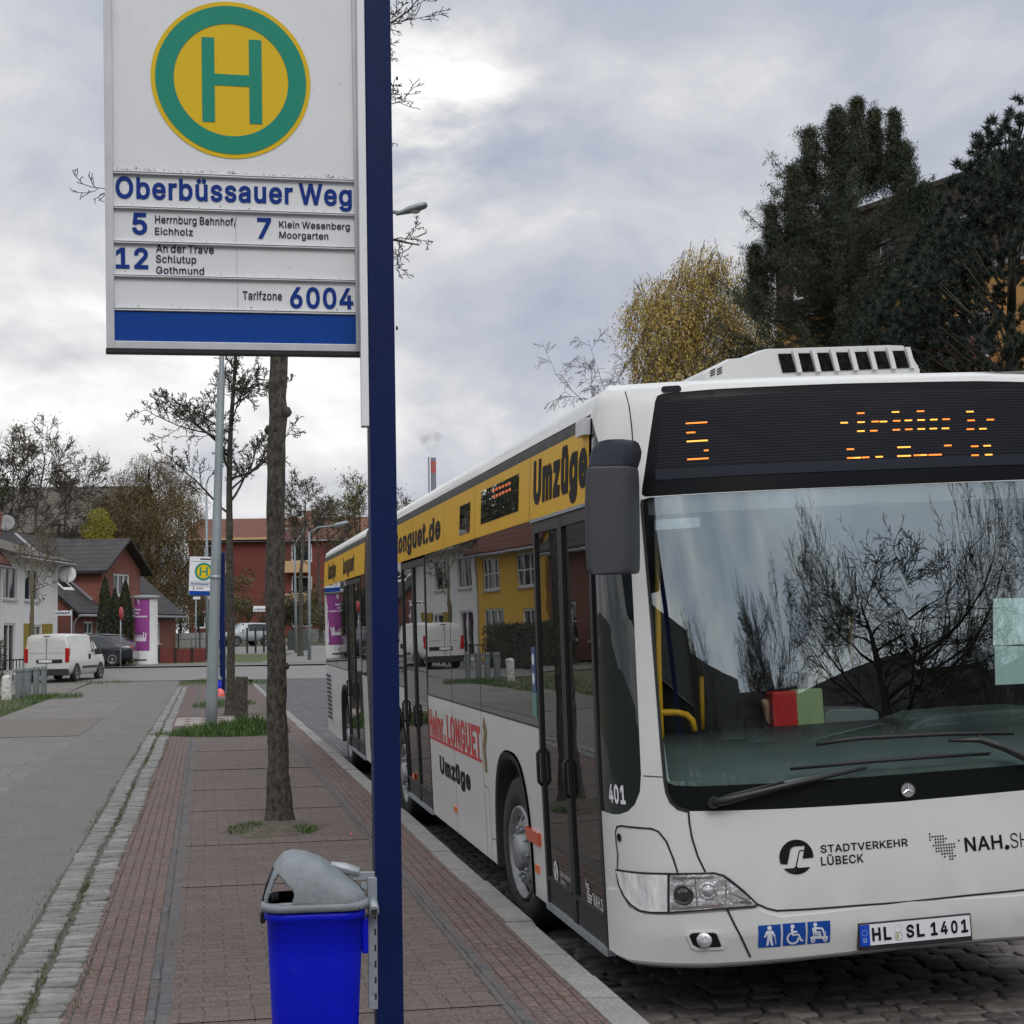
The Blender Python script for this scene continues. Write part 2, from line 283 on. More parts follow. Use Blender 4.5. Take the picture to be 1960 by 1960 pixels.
GLYPHS = """.96:48,-2 -6,1 -6,2 -5,3 -3,5 -2,6 -1,5 1,7 2,5 3,5 5,3 6,3 6,0 6,0 5,-3 5,-3 4,-5 2,-5 1,-7 -1,-5 -2,-6 -4,-5 -5,-3 -5,-2
/127:117,266 -81,-304 -29,0 82,304
0229:113,-3 -18,1 -16,5 -14,9 -12,12 -11,15 -8,18 -5,20 -4,24 -1,26 1,26 4,24 6,20 8,18 10,15 12,12 14,9 16,5 18,2 18,-2 16,-5 14,-9 13,-12 10,-15 8,-18 6,-20 3,-24 2,-26 -2,-26 -3,-24 -6,-20 -8,-18 -10,-15 -12,-12 -15,-9 -16,-5/113,25 12,1 11,4 9,7 8,9 7,12 5,14 4,16 2,19 1,20 -1,21 -2,18 -4,16 -5,15 -7,11 -8,10 -9,6 -11,4 -12,2 -12,-2 -10,-4 -9,-6 -9,-10 -6,-11 -5,-15 -4,-16 -3,-18 0,-21 0,-20 3,-19 4,-16 5,-14 6,-12 9,-9 9,-7 10,-4
1229:38,0 0,27 157,0 0,-27/138,254 0,-254 -32,0 0,224 -1,0 -62,-45 0,34 56,41
2229:32,0 0,24 85,90 24,27 6,8 5,7 3,7 3,7 2,8 0,8 -1,8 -2,8 -3,7 -5,6 -6,5 -6,4 -8,3 -8,2 -9,1 -10,-1 -8,-2 -8,-3 -7,-5 -5,-6 -5,-6 -3,-8 -2,-9 0,-9 -31,0 1,15 3,13 6,12 8,11 9,9 12,7 12,5 14,4 14,1 15,-1 14,-3 12,-6 11,-7 9,-8 8,-10 5,-12 3,-12 2,-13 -1,-9 -2,-9 -3,-9 -4,-9 -6,-10 -7,-11 -35,-39 -57,-60 0,-2 119,0 0,-28
4229:20,53 0,26 103,175 32,0 -101,-171 0,-2 153,0 0,-28/141,0 0,61 0,12 0,86 30,0 0,-159
5229:111,-3 -15,1 -14,3 -12,5 -11,6 -10,8 -8,10 -6,11 -3,12 -2,12 31,0 1,-7 3,-7 4,-7 5,-5 6,-5 7,-4 7,-3 8,-1 9,-1 9,1 10,2 8,4 8,6 6,6 5,8 4,9 2,10 1,10 -1,11 -2,9 -4,10 -6,8 -6,6 -8,6 -8,4 -10,3 -10,0 -9,0 -8,-1 -8,-3 -8,-3 -7,-4 -5,-4 -30,3 14,128 135,0 0,-28 -108,0 -8,-75 1,0 6,4 7,4 8,3 8,3 9,1 9,1 11,-1 11,-2 10,-4 9,-4 9,-6 7,-7 7,-9 6,-9 4,-9 4,-11 2,-11 0,-12 -1,-16 -3,-15 -7,-13 -8,-12 -10,-10 -12,-8 -13,-7 -15,-3
6229:113,-3 -15,1 -14,3 -13,6 -11,8 -10,10 -8,12 -6,14 -3,14 -1,16 1,12 2,13 5,13 7,15 9,17 13,19 57,84 35,0 -86,-123 -2,0 2,4 4,5 4,4 4,4 5,3 6,2 6,2 6,2 7,0 15,-1 14,-3 12,-6 11,-7 9,-9 7,-11 5,-13 3,-13 1,-15 -1,-16 -3,-14 -6,-13 -8,-11 -10,-10 -11,-8 -13,-6 -14,-3/113,24 10,1 8,2 8,4 7,6 6,6 5,8 4,8 2,10 1,10 -1,10 -2,9 -4,9 -5,7 -6,7 -7,5 -8,4 -8,2 -10,1 -9,-1 -9,-2 -8,-4 -7,-5 -6,-7 -5,-7 -4,-8 -2,-10 -1,-10 1,-10 2,-10 4,-8 5,-8 6,-6 7,-6 8,-4 9,-2
7229:48,0 114,224 0,2 -131,0 0,28 164,0 0,-30 -113,-224
A242:8,0 93,254 37,0 93,-254 -33,0 -54,151 -12,35 -16,53 7,0 -17,-54 -11,-34 -52,-151/55,71 0,28 130,0 0,-28
B230:30,0 0,254 91,0 16,-1 15,-3 12,-5 11,-6 9,-9 6,-9 5,-11 3,-11 1,-12 -1,-10 -1,-9 -4,-8 -4,-7 -5,-5 -6,-5 -6,-4 -7,-3 -8,-3 0,-2 9,-1 8,-3 8,-4 7,-6 7,-7 5,-8 4,-10 3,-11 1,-13 -1,-12 -3,-12 -5,-11 -7,-9 -9,-8 -12,-7 -14,-5 -16,-3 -19,-1/62,29 60,0 18,1 14,4 11,6 7,8 4,10 2,10 -1,9 -2,8 -4,7 -5,7 -6,5 -7,5 -9,4 -9,2 -11,0 -62,0/62,143 57,0 9,0 8,2 8,3 7,4 6,5 5,6 3,7 2,8 1,8 -1,11 -4,9 -7,8 -9,7 -12,4 -15,1 -58,0
C257:134,-3 -21,1 -20,6 -18,8 -16,13 -13,15 -11,18 -8,20 -5,23 -2,26 2,26 5,23 8,21 11,18 13,15 16,12 18,9 20,5 21,2 12,-1 12,-2 12,-3 11,-4 10,-6 10,-6 9,-8 7,-9 7,-10 5,-11 5,-11 2,-13 -32,0 -2,9 -3,7 -4,7 -5,7 -5,5 -6,5 -7,4 -7,4 -7,2 -8,2 -8,2 -8,0 -15,-1 -14,-4 -13,-7 -12,-9 -9,-11 -9,-14 -5,-16 -4,-18 -1,-21 1,-20 4,-19 6,-16 8,-13 9,-12 12,-9 13,-6 14,-4 15,-2 8,1 8,1 8,2 7,3 7,3 7,4 6,5 5,6 5,6 4,7 3,8 2,8 32,0 -2,-12 -5,-12 -5,-11 -7,-9 -7,-9 -9,-8 -9,-7 -11,-5 -11,-5 -11,-3 -13,-2
D253:109,0 -61,0 0,29 59,0 20,1 17,4 15,6 12,9 11,12 7,14 6,15 3,18 2,20 -2,19 -3,18 -5,15 -8,14 -10,11 -12,9 -15,7 -16,4 -19,1 -63,0 0,28 66,0 23,-1 21,-5 19,-9 16,-11 14,-15 11,-17 8,-21 4,-22 2,-25 -2,-26 -5,-22 -7,-21 -11,-17 -14,-15 -17,-12 -19,-8 -22,-5/62,254 0,-254 -32,0 0,254
E211:30,0 0,254 156,0 0,-28 -124,0 0,-83 116,0 0,-29 -116,0 0,-85 126,0 0,-29
G262:134,-3 -21,1 -20,6 -18,9 -16,12 -14,15 -10,18 -8,20 -5,24 -2,25 2,26 5,23 8,21 10,18 14,15 15,12 18,9 20,5 20,2 14,-1 12,-2 12,-3 11,-5 11,-5 10,-7 8,-8 8,-9 7,-10 5,-10 4,-12 3,-12 -33,0 -3,8 -3,8 -4,7 -5,6 -5,5 -6,5 -6,5 -7,3 -7,3 -8,2 -9,1 -8,1 -15,-1 -14,-4 -12,-7 -12,-9 -10,-11 -8,-14 -5,-16 -4,-18 -1,-21 1,-20 4,-19 6,-16 8,-13 10,-12 11,-9 13,-6 14,-4 15,-2 14,1 13,4 11,5 11,7 8,8 7,11 5,12 3,13 1,14 10,-1 -76,0 0,28 98,0 0,-28 -2,-20 -4,-18 -8,-17 -10,-14 -12,-12 -15,-10 -16,-7 -18,-4
H260:30,0 0,254 32,0 0,-110 134,0 0,110 32,0 0,-254 -32,0 0,116 -134,0 0,-116
K235:52,73 0,35 18,23 17,21 19,20 76,82 42,0 -108,-116 -2,0/30,0 0,254 32,0 0,-87 0,-55 0,-15 0,-97/186,0 -92,130 20,25 110,-155
L199:30,0 0,254 32,0 0,-225 119,0 0,-29
M316:30,0 0,254 46,0 63,-160 5,-15 6,-18 6,-19 5,-18 -7,0 5,17 6,20 6,18 5,15 62,160 46,0 0,-254 -32,0 0,145 0,18 1,21 0,23 0,22 3,0 -7,-24 -8,-24 -7,-20 -6,-16 -57,-145 -28,0 -58,145 -5,15 -8,21 -7,23 -9,25 3,0 1,-21 0,-22 1,-22 0,-19 0,-145
N264:30,0 0,254 38,0 104,-163 9,-16 13,-22 13,-26 -5,0 -2,27 0,25 -1,18 0,157 33,0 0,-254 -39,0 -92,145 -12,20 -15,26 -20,35 6,1 1,-35 1,-28 0,-19 0,-145
O269:133,-3 -21,1 -19,6 -18,8 -16,13 -13,15 -11,18 -8,20 -5,23 -2,26 2,26 5,23 8,21 11,18 13,15 16,12 18,9 19,5 21,2 22,-2 19,-5 18,-9 16,-12 13,-15 11,-18 8,-21 5,-23 2,-26 -2,-26 -5,-23 -8,-20 -11,-18 -13,-15 -16,-13 -18,-8 -19,-6/133,26 15,2 14,4 13,6 11,9 10,11 8,14 6,16 4,18 1,21 -1,21 -4,18 -6,16 -8,14 -10,11 -11,9 -13,7 -14,4 -15,1 -14,-1 -14,-4 -13,-7 -11,-9 -10,-11 -8,-14 -6,-16 -4,-18 -1,-21 1,-21 4,-18 6,-16 8,-14 10,-11 11,-9 13,-6 14,-4
R227:30,0 0,254 88,0 18,-1 17,-3 14,-6 11,-7 10,-10 7,-10 5,-13 4,-13 1,-15 -1,-15 -4,-13 -5,-12 -7,-11 -10,-9 -12,-7 -14,-6 -16,-3 -18,-1 -70,0 0,29 69,0 12,0 11,2 9,3 7,5 6,5 5,7 3,8 2,9 1,9 -1,10 -2,8 -3,8 -5,7 -6,6 -7,5 -9,3 -11,2 -13,1 -54,0 0,-226/177,0 -62,115 36,0 63,-115
S225:112,-4 -18,1 -16,3 -14,5 -13,6 -10,9 -9,10 -7,12 -4,12 -2,14 33,0 2,-9 3,-8 5,-7 6,-6 7,-5 8,-4 9,-2 10,-2 10,0 11,0 10,2 10,3 8,4 8,6 6,6 4,7 3,8 1,9 -1,7 -2,7 -4,5 -5,5 -6,5 -7,3 -26,9 -30,9 -20,6 -16,9 -13,10 -9,11 -6,14 -2,16 1,14 4,13 6,11 9,10 11,8 12,7 14,5 14,3 17,1 16,-1 15,-3 13,-5 12,-7 10,-8 9,-10 6,-11 4,-11 1,-13 -31,0 -3,12 -6,10 -9,8 -11,6 -13,3 -15,1 -10,0 -10,-2 -8,-3 -8,-4 -6,-5 -6,-6 -3,-6 -3,-8 0,-7 0,-8 3,-7 4,-6 6,-5 7,-4 7,-4 21,-7 26,-7 24,-8 8,-4 8,-4 7,-5 7,-6 6,-7 5,-7 4,-9 2,-10 1,-11 -1,-13 -4,-13 -6,-11 -8,-11 -11,-8 -12,-8 -15,-5 -17,-3
T226:16,226 0,28 192,0 0,-28 -80,0 0,-226 -32,0 0,226
U261:129,-4 -19,1 -17,4 -16,7 -14,9 -11,10 -10,13 -6,14 -5,16 -1,17 0,167 32,0 0,-165 1,-12 3,-11 4,-9 7,-9 7,-8 10,-6 10,-5 12,-2 13,-1 14,1 12,2 10,5 10,6 7,8 6,9 5,9 2,11 1,12 0,165 33,0 0,-167 -2,-17 -4,-16 -7,-14 -9,-13 -12,-10 -13,-9 -16,-7 -17,-4
V242:102,0 -94,254 34,0 54,-151 12,-34 16,-54 -7,0 16,54 12,34 52,151 34,0 -92,-254
W345:78,0 -70,254 33,0 41,-156 6,-25 5,-26 5,-27 -3,0 5,27 6,26 6,25 41,156 37,0 41,-156 6,-25 6,-26 6,-27 -5,0 5,27 6,26 6,25 41,156 33,0 -70,-254 -37,0 -44,161 -8,35 -8,41 7,0 -8,-40 -8,-36 -44,-161
a197:80,-4 -12,0 -11,3 -10,3 -9,6 -8,6 -6,8 -5,10 -3,10 -1,12 1,10 2,9 4,7 4,7 6,5 7,5 7,3 8,3 9,2 26,5 28,3 6,1 6,2 4,1 2,3 2,3 1,4 0,1 -1,8 -1,6 -3,6 -3,5 -5,5 -5,3 -7,2 -7,2 -8,0 -9,0 -7,-1 -7,-3 -6,-3 -6,-4 -4,-4 -4,-4 -3,-4 -2,-5 -30,9 6,10 6,9 7,8 9,6 9,5 9,4 11,2 10,2 10,0 22,-2 9,-3 7,-3 8,-4 7,-5 6,-7 5,-8 4,-10 3,-11 0,-13 0,-126 -30,0 0,26 -2,0 -10,-14 -5,-4 -6,-4 -7,-3 -8,-3 -10,-2/85,23 11,0 10,3 8,3 7,5 6,6 5,7 3,7 2,7 1,8 0,26 -8,-4 -14,-3 -16,-2 -12,-2 -21,-5 -6,-2 -5,-3 -4,-4 -4,-5 -1,-6 -1,-7 0,-6 2,-5 3,-5 4,-4 4,-3 6,-3 6,-2 7,-1
b214:115,-4 -11,1 -10,2 -8,3 -7,4 -5,5 -5,5 -10,13 -3,0 0,-29 -30,0 0,254 31,0 0,-94 2,0 10,13 4,5 6,4 7,4 8,4 9,2 12,0 15,-1 14,-4 12,-7 12,-9 9,-11 8,-14 6,-15 3,-18 1,-19 -1,-19 -3,-17 -6,-16 -8,-13 -9,-12 -11,-9 -13,-7 -14,-4/110,23 11,1 10,4 9,5 7,7 6,8 5,10 3,12 2,12 1,13 -1,13 -2,12 -3,11 -5,9 -6,9 -7,7 -9,5 -10,3 -11,1 -11,-1 -10,-3 -8,-5 -8,-7 -6,-8 -5,-10 -3,-11 -2,-12 -1,-13 1,-14 2,-12 4,-11 4,-10 6,-9 8,-7 8,-5 10,-3
c200:104,-4 -17,1 -15,4 -14,7 -12,9 -10,12 -8,14 -6,15 -4,17 -1,19 1,19 4,17 6,16 8,13 10,12 12,9 14,7 15,4 17,1 9,0 9,-1 8,-2 8,-3 8,-4 7,-4 6,-5 6,-6 5,-6 4,-7 4,-8 3,-8 -30,-7 -6,14 -10,10 -14,7 -17,3 -12,-1 -11,-3 -8,-6 -8,-7 -6,-9 -5,-10 -3,-11 -2,-12 -1,-12 1,-13 2,-11 3,-11 5,-10 6,-9 8,-7 8,-5 11,-4 12,-1 17,3 14,7 11,11 6,15 29,-8 -2,-8 -4,-8 -4,-7 -6,-6 -5,-6 -7,-5 -7,-5 -8,-3 -8,-3 -8,-2 -9,-2
d214:98,-4 -16,1 -14,4 -12,7 -12,9 -9,12 -8,13 -5,16 -4,17 -1,19 1,19 4,18 5,15 8,14 10,11 11,9 13,7 14,4 15,1 11,0 9,-2 8,-4 7,-4 6,-4 5,-5 9,-13 2,0 0,94 31,0 0,-254 -30,0 0,29 -3,0 -10,-13 -4,-5 -6,-5 -7,-4 -8,-3 -9,-2/102,23 11,1 10,3 9,5 7,7 6,9 5,10 3,11 2,12 1,14 -1,13 -2,12 -3,11 -5,10 -6,8 -7,7 -9,5 -10,3 -11,1 -11,-1 -10,-3 -9,-5 -7,-7 -6,-9 -5,-9 -3,-11 -2,-12 -1,-13 1,-13 2,-12 3,-12 5,-10 6,-8 8,-7 8,-5 10,-4
e204:106,-4 -18,1 -15,4 -15,7 -12,9 -10,12 -8,13 -6,16 -4,17 -1,18 1,19 4,17 6,16 8,14 10,11 12,10 13,7 15,4 17,1 10,0 10,-2 10,-3 9,-4 9,-6 9,-7 7,-8 6,-10 6,-11 3,-13 3,-15 1,-16 0,-12 -149,0 0,25 132,0 -14,-9 -1,12 -2,11 -3,10 -5,9 -6,8 -7,6 -8,4 -10,3 -10,1 -11,-1 -10,-3 -9,-4 -7,-6 -7,-8 -5,-8 -3,-10 -2,-9 -1,-11 0,-16 1,-14 2,-11 4,-11 6,-9 6,-7 9,-6 9,-5 10,-2 11,-1 8,0 6,2 7,1 6,3 5,3 5,4 4,5 3,6 3,6 29,-8 -3,-9 -5,-9 -6,-7 -8,-7 -9,-6 -10,-5 -11,-3 -11,-2
f129:114,190 0,-26 -111,0 0,26/40,0 0,216 1,10 3,9 4,8 5,7 7,5 8,4 8,3 9,2 9,1 17,-2 10,-3 -7,-26 -7,2 -10,1 -8,-1 -7,-2 -5,-4 -3,-5 -2,-7 -1,-9 0,-209
g215:103,-75 -13,0 -12,2 -11,3 -10,4 -8,5 -8,6 -6,6 -5,7 -5,7 26,15 10,-13 4,-4 6,-4 6,-3 8,-3 8,-1 10,-1 15,2 12,3 11,6 8,9 5,12 2,14 0,37 -3,0 -10,-13 -4,-5 -6,-4 -7,-4 -8,-3 -9,-2 -12,-1 -14,2 -14,3 -13,6 -11,9 -10,10 -7,13 -6,15 -4,17 -1,19 1,18 4,17 5,16 8,13 10,11 11,9 13,7 14,4 15,1 11,0 10,-2 8,-4 7,-4 5,-4 5,-5 10,-14 3,0 0,31 29,0 0,-194 -1,-16 -4,-13 -6,-12 -8,-9 -10,-8 -12,-6 -13,-4 -14,-2/102,30 11,0 10,3 9,5 7,6 6,7 5,10 3,10 3,12 0,13 0,13 -3,12 -3,11 -5,9 -6,9 -7,6 -9,5 -9,3 -12,1 -11,-1 -10,-3 -8,-5 -8,-7 -6,-8 -5,-10 -3,-11 -2,-11 -1,-13 1,-12 2,-12 3,-11 5,-9 6,-8 8,-6 8,-5 10,-3
h207:57,113 0,-113 -31,0 0,254 31,0 0,-110 -6,0 7,15 8,13 10,9 11,6 13,4 14,1 12,-1 11,-2 11,-5 9,-6 7,-8 6,-10 5,-11 3,-14 1,-15 0,-120 -31,0 0,118 -1,13 -4,12 -7,9 -8,7 -11,4 -12,2 -9,-1 -8,-2 -8,-3 -6,-5 -6,-6 -5,-7 -3,-8 -2,-9
i85:26,0 0,190 31,0 0,-190/42,221 -6,1 -5,2 -4,3 -4,4 -2,5 0,6 0,5 2,5 4,4 4,3 5,2 6,1 5,-1 5,-2 5,-3 3,-4 2,-5 1,-5 -1,-6 -2,-5 -3,-4 -5,-3 -5,-2
l97:70,-1 -14,1 -11,4 -8,6 -6,9 -4,10 -1,13 0,212 31,0 0,-205 0,-7 1,-7 2,-4 3,-3 4,-1 6,-1 7,0 5,1 5,-26 -9,-1
m307:26,0 0,190 30,0 0,-42 -2,0 3,9 4,9 5,7 6,6 7,5 7,4 8,3 8,2 8,0 13,-1 11,-5 10,-7 7,-9 6,-11 3,-13 -4,0 3,9 4,8 6,8 6,6 7,5 8,4 9,4 9,1 10,1 11,-1 10,-2 10,-4 8,-6 7,-7 6,-9 5,-10 3,-13 0,-13 0,-128 -30,0 0,127 -1,12 -4,10 -7,7 -8,5 -9,3 -10,1 -8,0 -7,-2 -7,-3 -6,-4 -4,-5 -4,-6 -3,-6 -2,-8 0,-7 0,-124 -31,0 0,130 -1,10 -4,8 -6,8 -7,5 -9,3 -10,1 -8,0 -7,-2 -6,-3 -6,-4 -6,-5 -4,-6 -3,-8 -2,-8 -1,-10 0,-119
n207:57,113 0,-113 -31,0 0,190 30,0 0,-46 -5,0 7,15 8,13 10,9 11,6 13,4 14,1 12,-1 11,-2 10,-5 9,-6 8,-8 6,-10 5,-11 3,-14 1,-15 0,-120 -31,0 0,118 -1,13 -4,12 -7,9 -8,7 -11,4 -12,2 -9,-1 -8,-2 -8,-3 -6,-5 -6,-6 -5,-7 -3,-8 -2,-9
o210:104,-4 -17,1 -15,4 -14,7 -12,9 -10,12 -8,14 -6,15 -4,17 -1,19 1,19 4,17 6,16 8,13 10,12 12,9 14,7 15,4 17,1 16,-1 16,-4 13,-7 12,-9 10,-12 9,-13 6,-16 3,-17 2,-19 -2,-19 -3,-17 -6,-15 -9,-14 -10,-12 -12,-9 -13,-7 -16,-4/104,23 12,1 10,4 9,5 8,7 6,9 5,10 3,11 2,11 1,13 -1,12 -2,12 -3,11 -5,10 -6,9 -8,7 -9,6 -10,3 -12,1 -12,-1 -11,-3 -8,-6 -8,-7 -6,-9 -5,-10 -3,-11 -2,-12 -1,-12 1,-13 2,-11 3,-11 5,-10 6,-9 8,-7 8,-5 11,-4
p214:26,-71 0,261 30,0 0,-30 3,0 10,13 4,5 6,4 7,4 8,4 9,2 12,0 15,-1 14,-4 12,-7 12,-9 9,-11 8,-14 6,-15 3,-18 1,-19 -1,-19 -3,-17 -6,-16 -8,-13 -9,-12 -11,-9 -13,-7 -14,-4 -15,-1 -11,1 -10,2 -8,3 -7,4 -5,5 -5,5 -10,13 -2,0 0,-100/110,23 11,1 10,4 9,5 7,7 6,8 5,10 3,12 2,12 1,13 -1,13 -2,12 -3,11 -5,9 -6,9 -7,7 -9,5 -10,3 -11,1 -11,-1 -10,-3 -8,-5 -8,-7 -6,-8 -5,-10 -3,-11 -2,-12 -1,-13 1,-14 2,-12 4,-11 4,-10 6,-9 8,-7 8,-5 10,-3
r132:26,0 0,190 30,0 0,-30 2,0 4,9 6,8 8,7 9,4 11,3 11,1 8,0 7,0 0,-31 -7,1 -12,1 -8,-1 -8,-2 -7,-3 -7,-4 -6,-5 -4,-6 -3,-7 -2,-8 -1,-9 0,-118
s185:91,-4 -13,1 -11,1 -11,4 -10,4 -8,6 -7,7 -6,8 -4,10 -3,10 29,6 3,-9 5,-8 7,-6 8,-4 10,-2 11,-1 12,1 10,2 9,5 7,6 4,7 1,7 -1,7 -2,5 -4,5 -5,4 -7,3 -9,3 -31,7 -16,5 -13,6 -10,8 -7,9 -4,11 -2,13 1,10 3,10 6,9 6,7 9,7 10,5 11,4 12,2 13,1 12,0 11,-2 10,-4 9,-4 7,-6 6,-6 6,-8 4,-8 3,-9 -28,-6 -3,7 -4,6 -6,6 -7,5 -9,2 -11,1 -11,-1 -9,-2 -9,-5 -6,-5 -3,-7 -2,-7 1,-7 3,-6 4,-4 6,-4 8,-4 10,-3 29,-6 16,-5 12,-7 10,-7 7,-10 4,-10 2,-13 -1,-10 -4,-10 -5,-9 -7,-8 -9,-7 -10,-6 -12,-4 -13,-2
t116:102,190 0,-26 -99,0 0,26/32,236 31,0 0,-187 1,-8 1,-6 3,-4 4,-4 6,-1 7,-1 8,1 8,1 6,-26 -11,-2 -12,-1 -15,1 -13,5 -10,7 -8,9 -4,12 -2,14
u207:91,-3 -12,1 -11,3 -11,4 -9,7 -7,8 -6,9 -5,12 -3,13 -1,15 0,121 31,0 0,-118 1,-14 4,-11 6,-10 9,-6 11,-5 12,-1 9,1 8,2 8,3 6,5 6,5 5,7 3,9 2,9 1,10 0,114 31,0 0,-190 -30,0 0,46 5,0 -7,-16 -8,-12 -10,-10 -12,-6 -12,-3
v197:81,0 -72,190 33,0 41,-112 10,-35 10,-33 -11,0 9,33 11,35 40,112 34,0 -73,-190
w286:69,0 -58,190 33,0 23,-83 10,-39 11,-47 -6,0 11,46 10,40 23,83 32,0 23,-83 10,-39 10,-47 -5,0 10,47 11,39 23,83 32,0 -57,-190 -31,0 -25,86 -7,26 -7,28 -7,29 7,0 -7,-29 -7,-28 -7,-26 -25,-86
z192:21,0 0,23 106,137 0,1 -103,0 0,29 142,0 0,-25 -103,-135 0,-2 106,0 0,-28
Ü261:129,-4 -19,1 -17,4 -16,7 -14,9 -11,10 -10,13 -6,14 -5,16 -1,17 0,167 32,0 0,-165 1,-12 3,-11 4,-9 7,-9 7,-8 10,-6 10,-5 12,-2 13,-1 14,1 12,2 10,5 10,6 7,8 6,9 5,9 2,11 1,12 0,165 33,0 0,-167 -2,-17 -4,-16 -7,-14 -9,-13 -12,-10 -13,-9 -16,-7 -17,-4/165,286 -5,1 -5,2 -4,3 -3,4 -2,5 -1,5 1,6 2,4 3,5 4,3 5,2 5,0 6,0 4,-2 5,-3 3,-5 2,-4 1,-6 -1,-5 -2,-5 -3,-4 -5,-3 -4,-2/94,286 -6,1 -5,2 -4,3 -3,4 -2,5 -1,5 1,6 2,4 3,5 4,3 5,2 6,0 5,0 5,-2 4,-3 3,-5 2,-4 1,-6 -1,-5 -2,-5 -3,-4 -4,-3 -5,-2
ü207:91,-3 -12,1 -11,3 -11,4 -9,7 -7,8 -6,9 -5,12 -3,13 -1,15 0,121 31,0 0,-118 1,-14 4,-11 6,-10 9,-6 11,-5 12,-1 9,1 8,2 8,3 6,5 6,5 5,7 3,9 2,9 1,10 0,114 31,0 0,-190 -30,0 0,46 5,0 -7,-16 -8,-12 -10,-10 -12,-6 -12,-3/138,221 -5,1 -5,2 -4,3 -3,4 -2,5 -1,6 1,5 2,5 3,4 4,3 5,2 5,1 6,-1 4,-2 5,-3 3,-4 2,-5 1,-5 -1,-6 -2,-5 -3,-4 -5,-3 -4,-2/67,221 -6,1 -5,2 -4,3 -3,4 -2,5 -1,6 1,5 2,5 3,4 4,3 5,2 6,1 5,-1 5,-2 4,-3 3,-4 2,-5 1,-5 -1,-6 -2,-5 -3,-4 -4,-3 -5,-2"""
GL = {}                                               # a plain grotesque alphabet: advance and outlines of each letter, in half units, as steps from point to point
for _l in GLYPHS.split('\n'):
    _a, _s = _l[1:].split(':'); _c = []
    for _sp in _s.split('/'):
        _x = _y = 0; _p = []
        for _q in _sp.split():
            _dx, _dy = _q.split(','); _x += int(_dx); _y += int(_dy); _p.append((_x, _y))
        _c.append(_p)
    GL[_l[0]] = (int(_a), _c)
from mathutils.geometry import delaunay_2d_cdt
TXT = {}
def sarea(p): return sum(p[i - 1][0] * p[i][1] - p[i][0] * p[i - 1][1] for i in range(len(p))) / 2
def embolden(p, d, sg):
    o = []
    for i in range(len(p)):
        a, q, c = p[i - 1], p[i], p[(i + 1) % len(p)]
        e1 = (q[0] - a[0], q[1] - a[1]); e2 = (c[0] - q[0], c[1] - q[1]); l1 = math.hypot(*e1) or 1; l2 = math.hypot(*e2) or 1
        n1 = (e1[1] / l1, -e1[0] / l1); n2 = (e2[1] / l2, -e2[0] / l2); k = max(0.35, 1 + n1[0] * n2[0] + n1[1] * n2[1])
        o.append((q[0] + sg * d * (n1[0] + n2[0]) / k, q[1] + sg * d * (n1[1] + n2[1]) / k))
    return o
def winding(px, py, loops):
    w_ = 0
    for q in loops:
        for i in range(len(q)):
            (x0, y0), (x1, y1) = q[i - 1], q[i]
            if (y0 <= py) != (y1 <= py):
                s = (x1 - x0) * (py - y0) - (px - x0) * (y1 - y0)
                if y1 > y0 and s > 0: w_ += 1
                elif y1 <= y0 and s < 0: w_ -= 1
    return w_
def text2d(s, bold=0.0):                              # -> points and triangles fitted to the unit square
    key = (s, bold)
    if key in TXT: return TXT[key]
    d = (5 + bold * 560) / 2; x = 0; V = []; T = []
    for ch in s:
        if ch == ' ': x += 75; continue
        adv, cs = GL[ch]; sg = 1 if sarea(max(cs, key=lambda c: abs(sarea(c)))) > 0 else -1
        lp_ = [[(px + x + d, py) for px, py in embolden(q, d, sg)] for q in cs]
        pts = [Vector(p) for q in lp_ for p in q]; ed = []; n = 0
        for q in lp_: ed += [(n + i, n + (i + 1) % len(q)) for i in range(len(q))]; n += len(q)
        vo_, _e, tri = delaunay_2d_cdt(pts, ed, [], 0, 1e-4)[:3]
        b0 = len(V); V += [(p.x, p.y) for p in vo_]
        for t_ in tri:
            cx_ = sum(vo_[i].x for i in t_) / 3; cy_ = sum(vo_[i].y for i in t_) / 3
            if winding(cx_, cy_, lp_): T.append(tuple(b0 + i for i in t_))
        x += adv + d * 1.6
    us = {i for t_ in T for i in t_}; x0, x1 = min(V[i][0] for i in us), max(V[i][0] for i in us); y0, y1 = min(V[i][1] for i in us), max(V[i][1] for i in us)
    TXT[key] = [((p[0] - x0) / (x1 - x0), (p[1] - y0) / (y1 - y0)) for p in V], T
    return TXT[key]
def text_on(mb, s, fn, x0, x1, y0, y1, mi=0, bold=0.0):                       # letters filling the box x0..x1, y0..y1 of the surface fn(x, y)
    V, Fs = text2d(s, bold); us = sorted({i for t_ in Fs for i in t_}); k = {i: j for j, i in enumerate(us)}
    mb.add([fn(x0 + (x1 - x0) * V[i][0], y0 + (y1 - y0) * V[i][1]) for i in us], [tuple(k[i] for i in t_) for t_ in Fs], mi)
def disc(mb, fn, cx, cy, rx, ry=None, r_in=0.0, n=48, mi=0):
    ry = ry or rx
    o = [(cx + rx * math.cos(2 * PI * k / n), cy + ry * math.sin(2 * PI * k / n)) for k in range(n)]
    if r_in:
        i = [(cx + rx * r_in * math.cos(2 * PI * k / n), cy + ry * r_in * math.sin(2 * PI * k / n)) for k in range(n)]
        mb.add([fn(*p) for p in o + i], [(k, (k + 1) % n, n + (k + 1) % n, n + k) for k in range(n)], mi)
    else: mb.add([fn(*p) for p in o], [tuple(range(n))], mi)
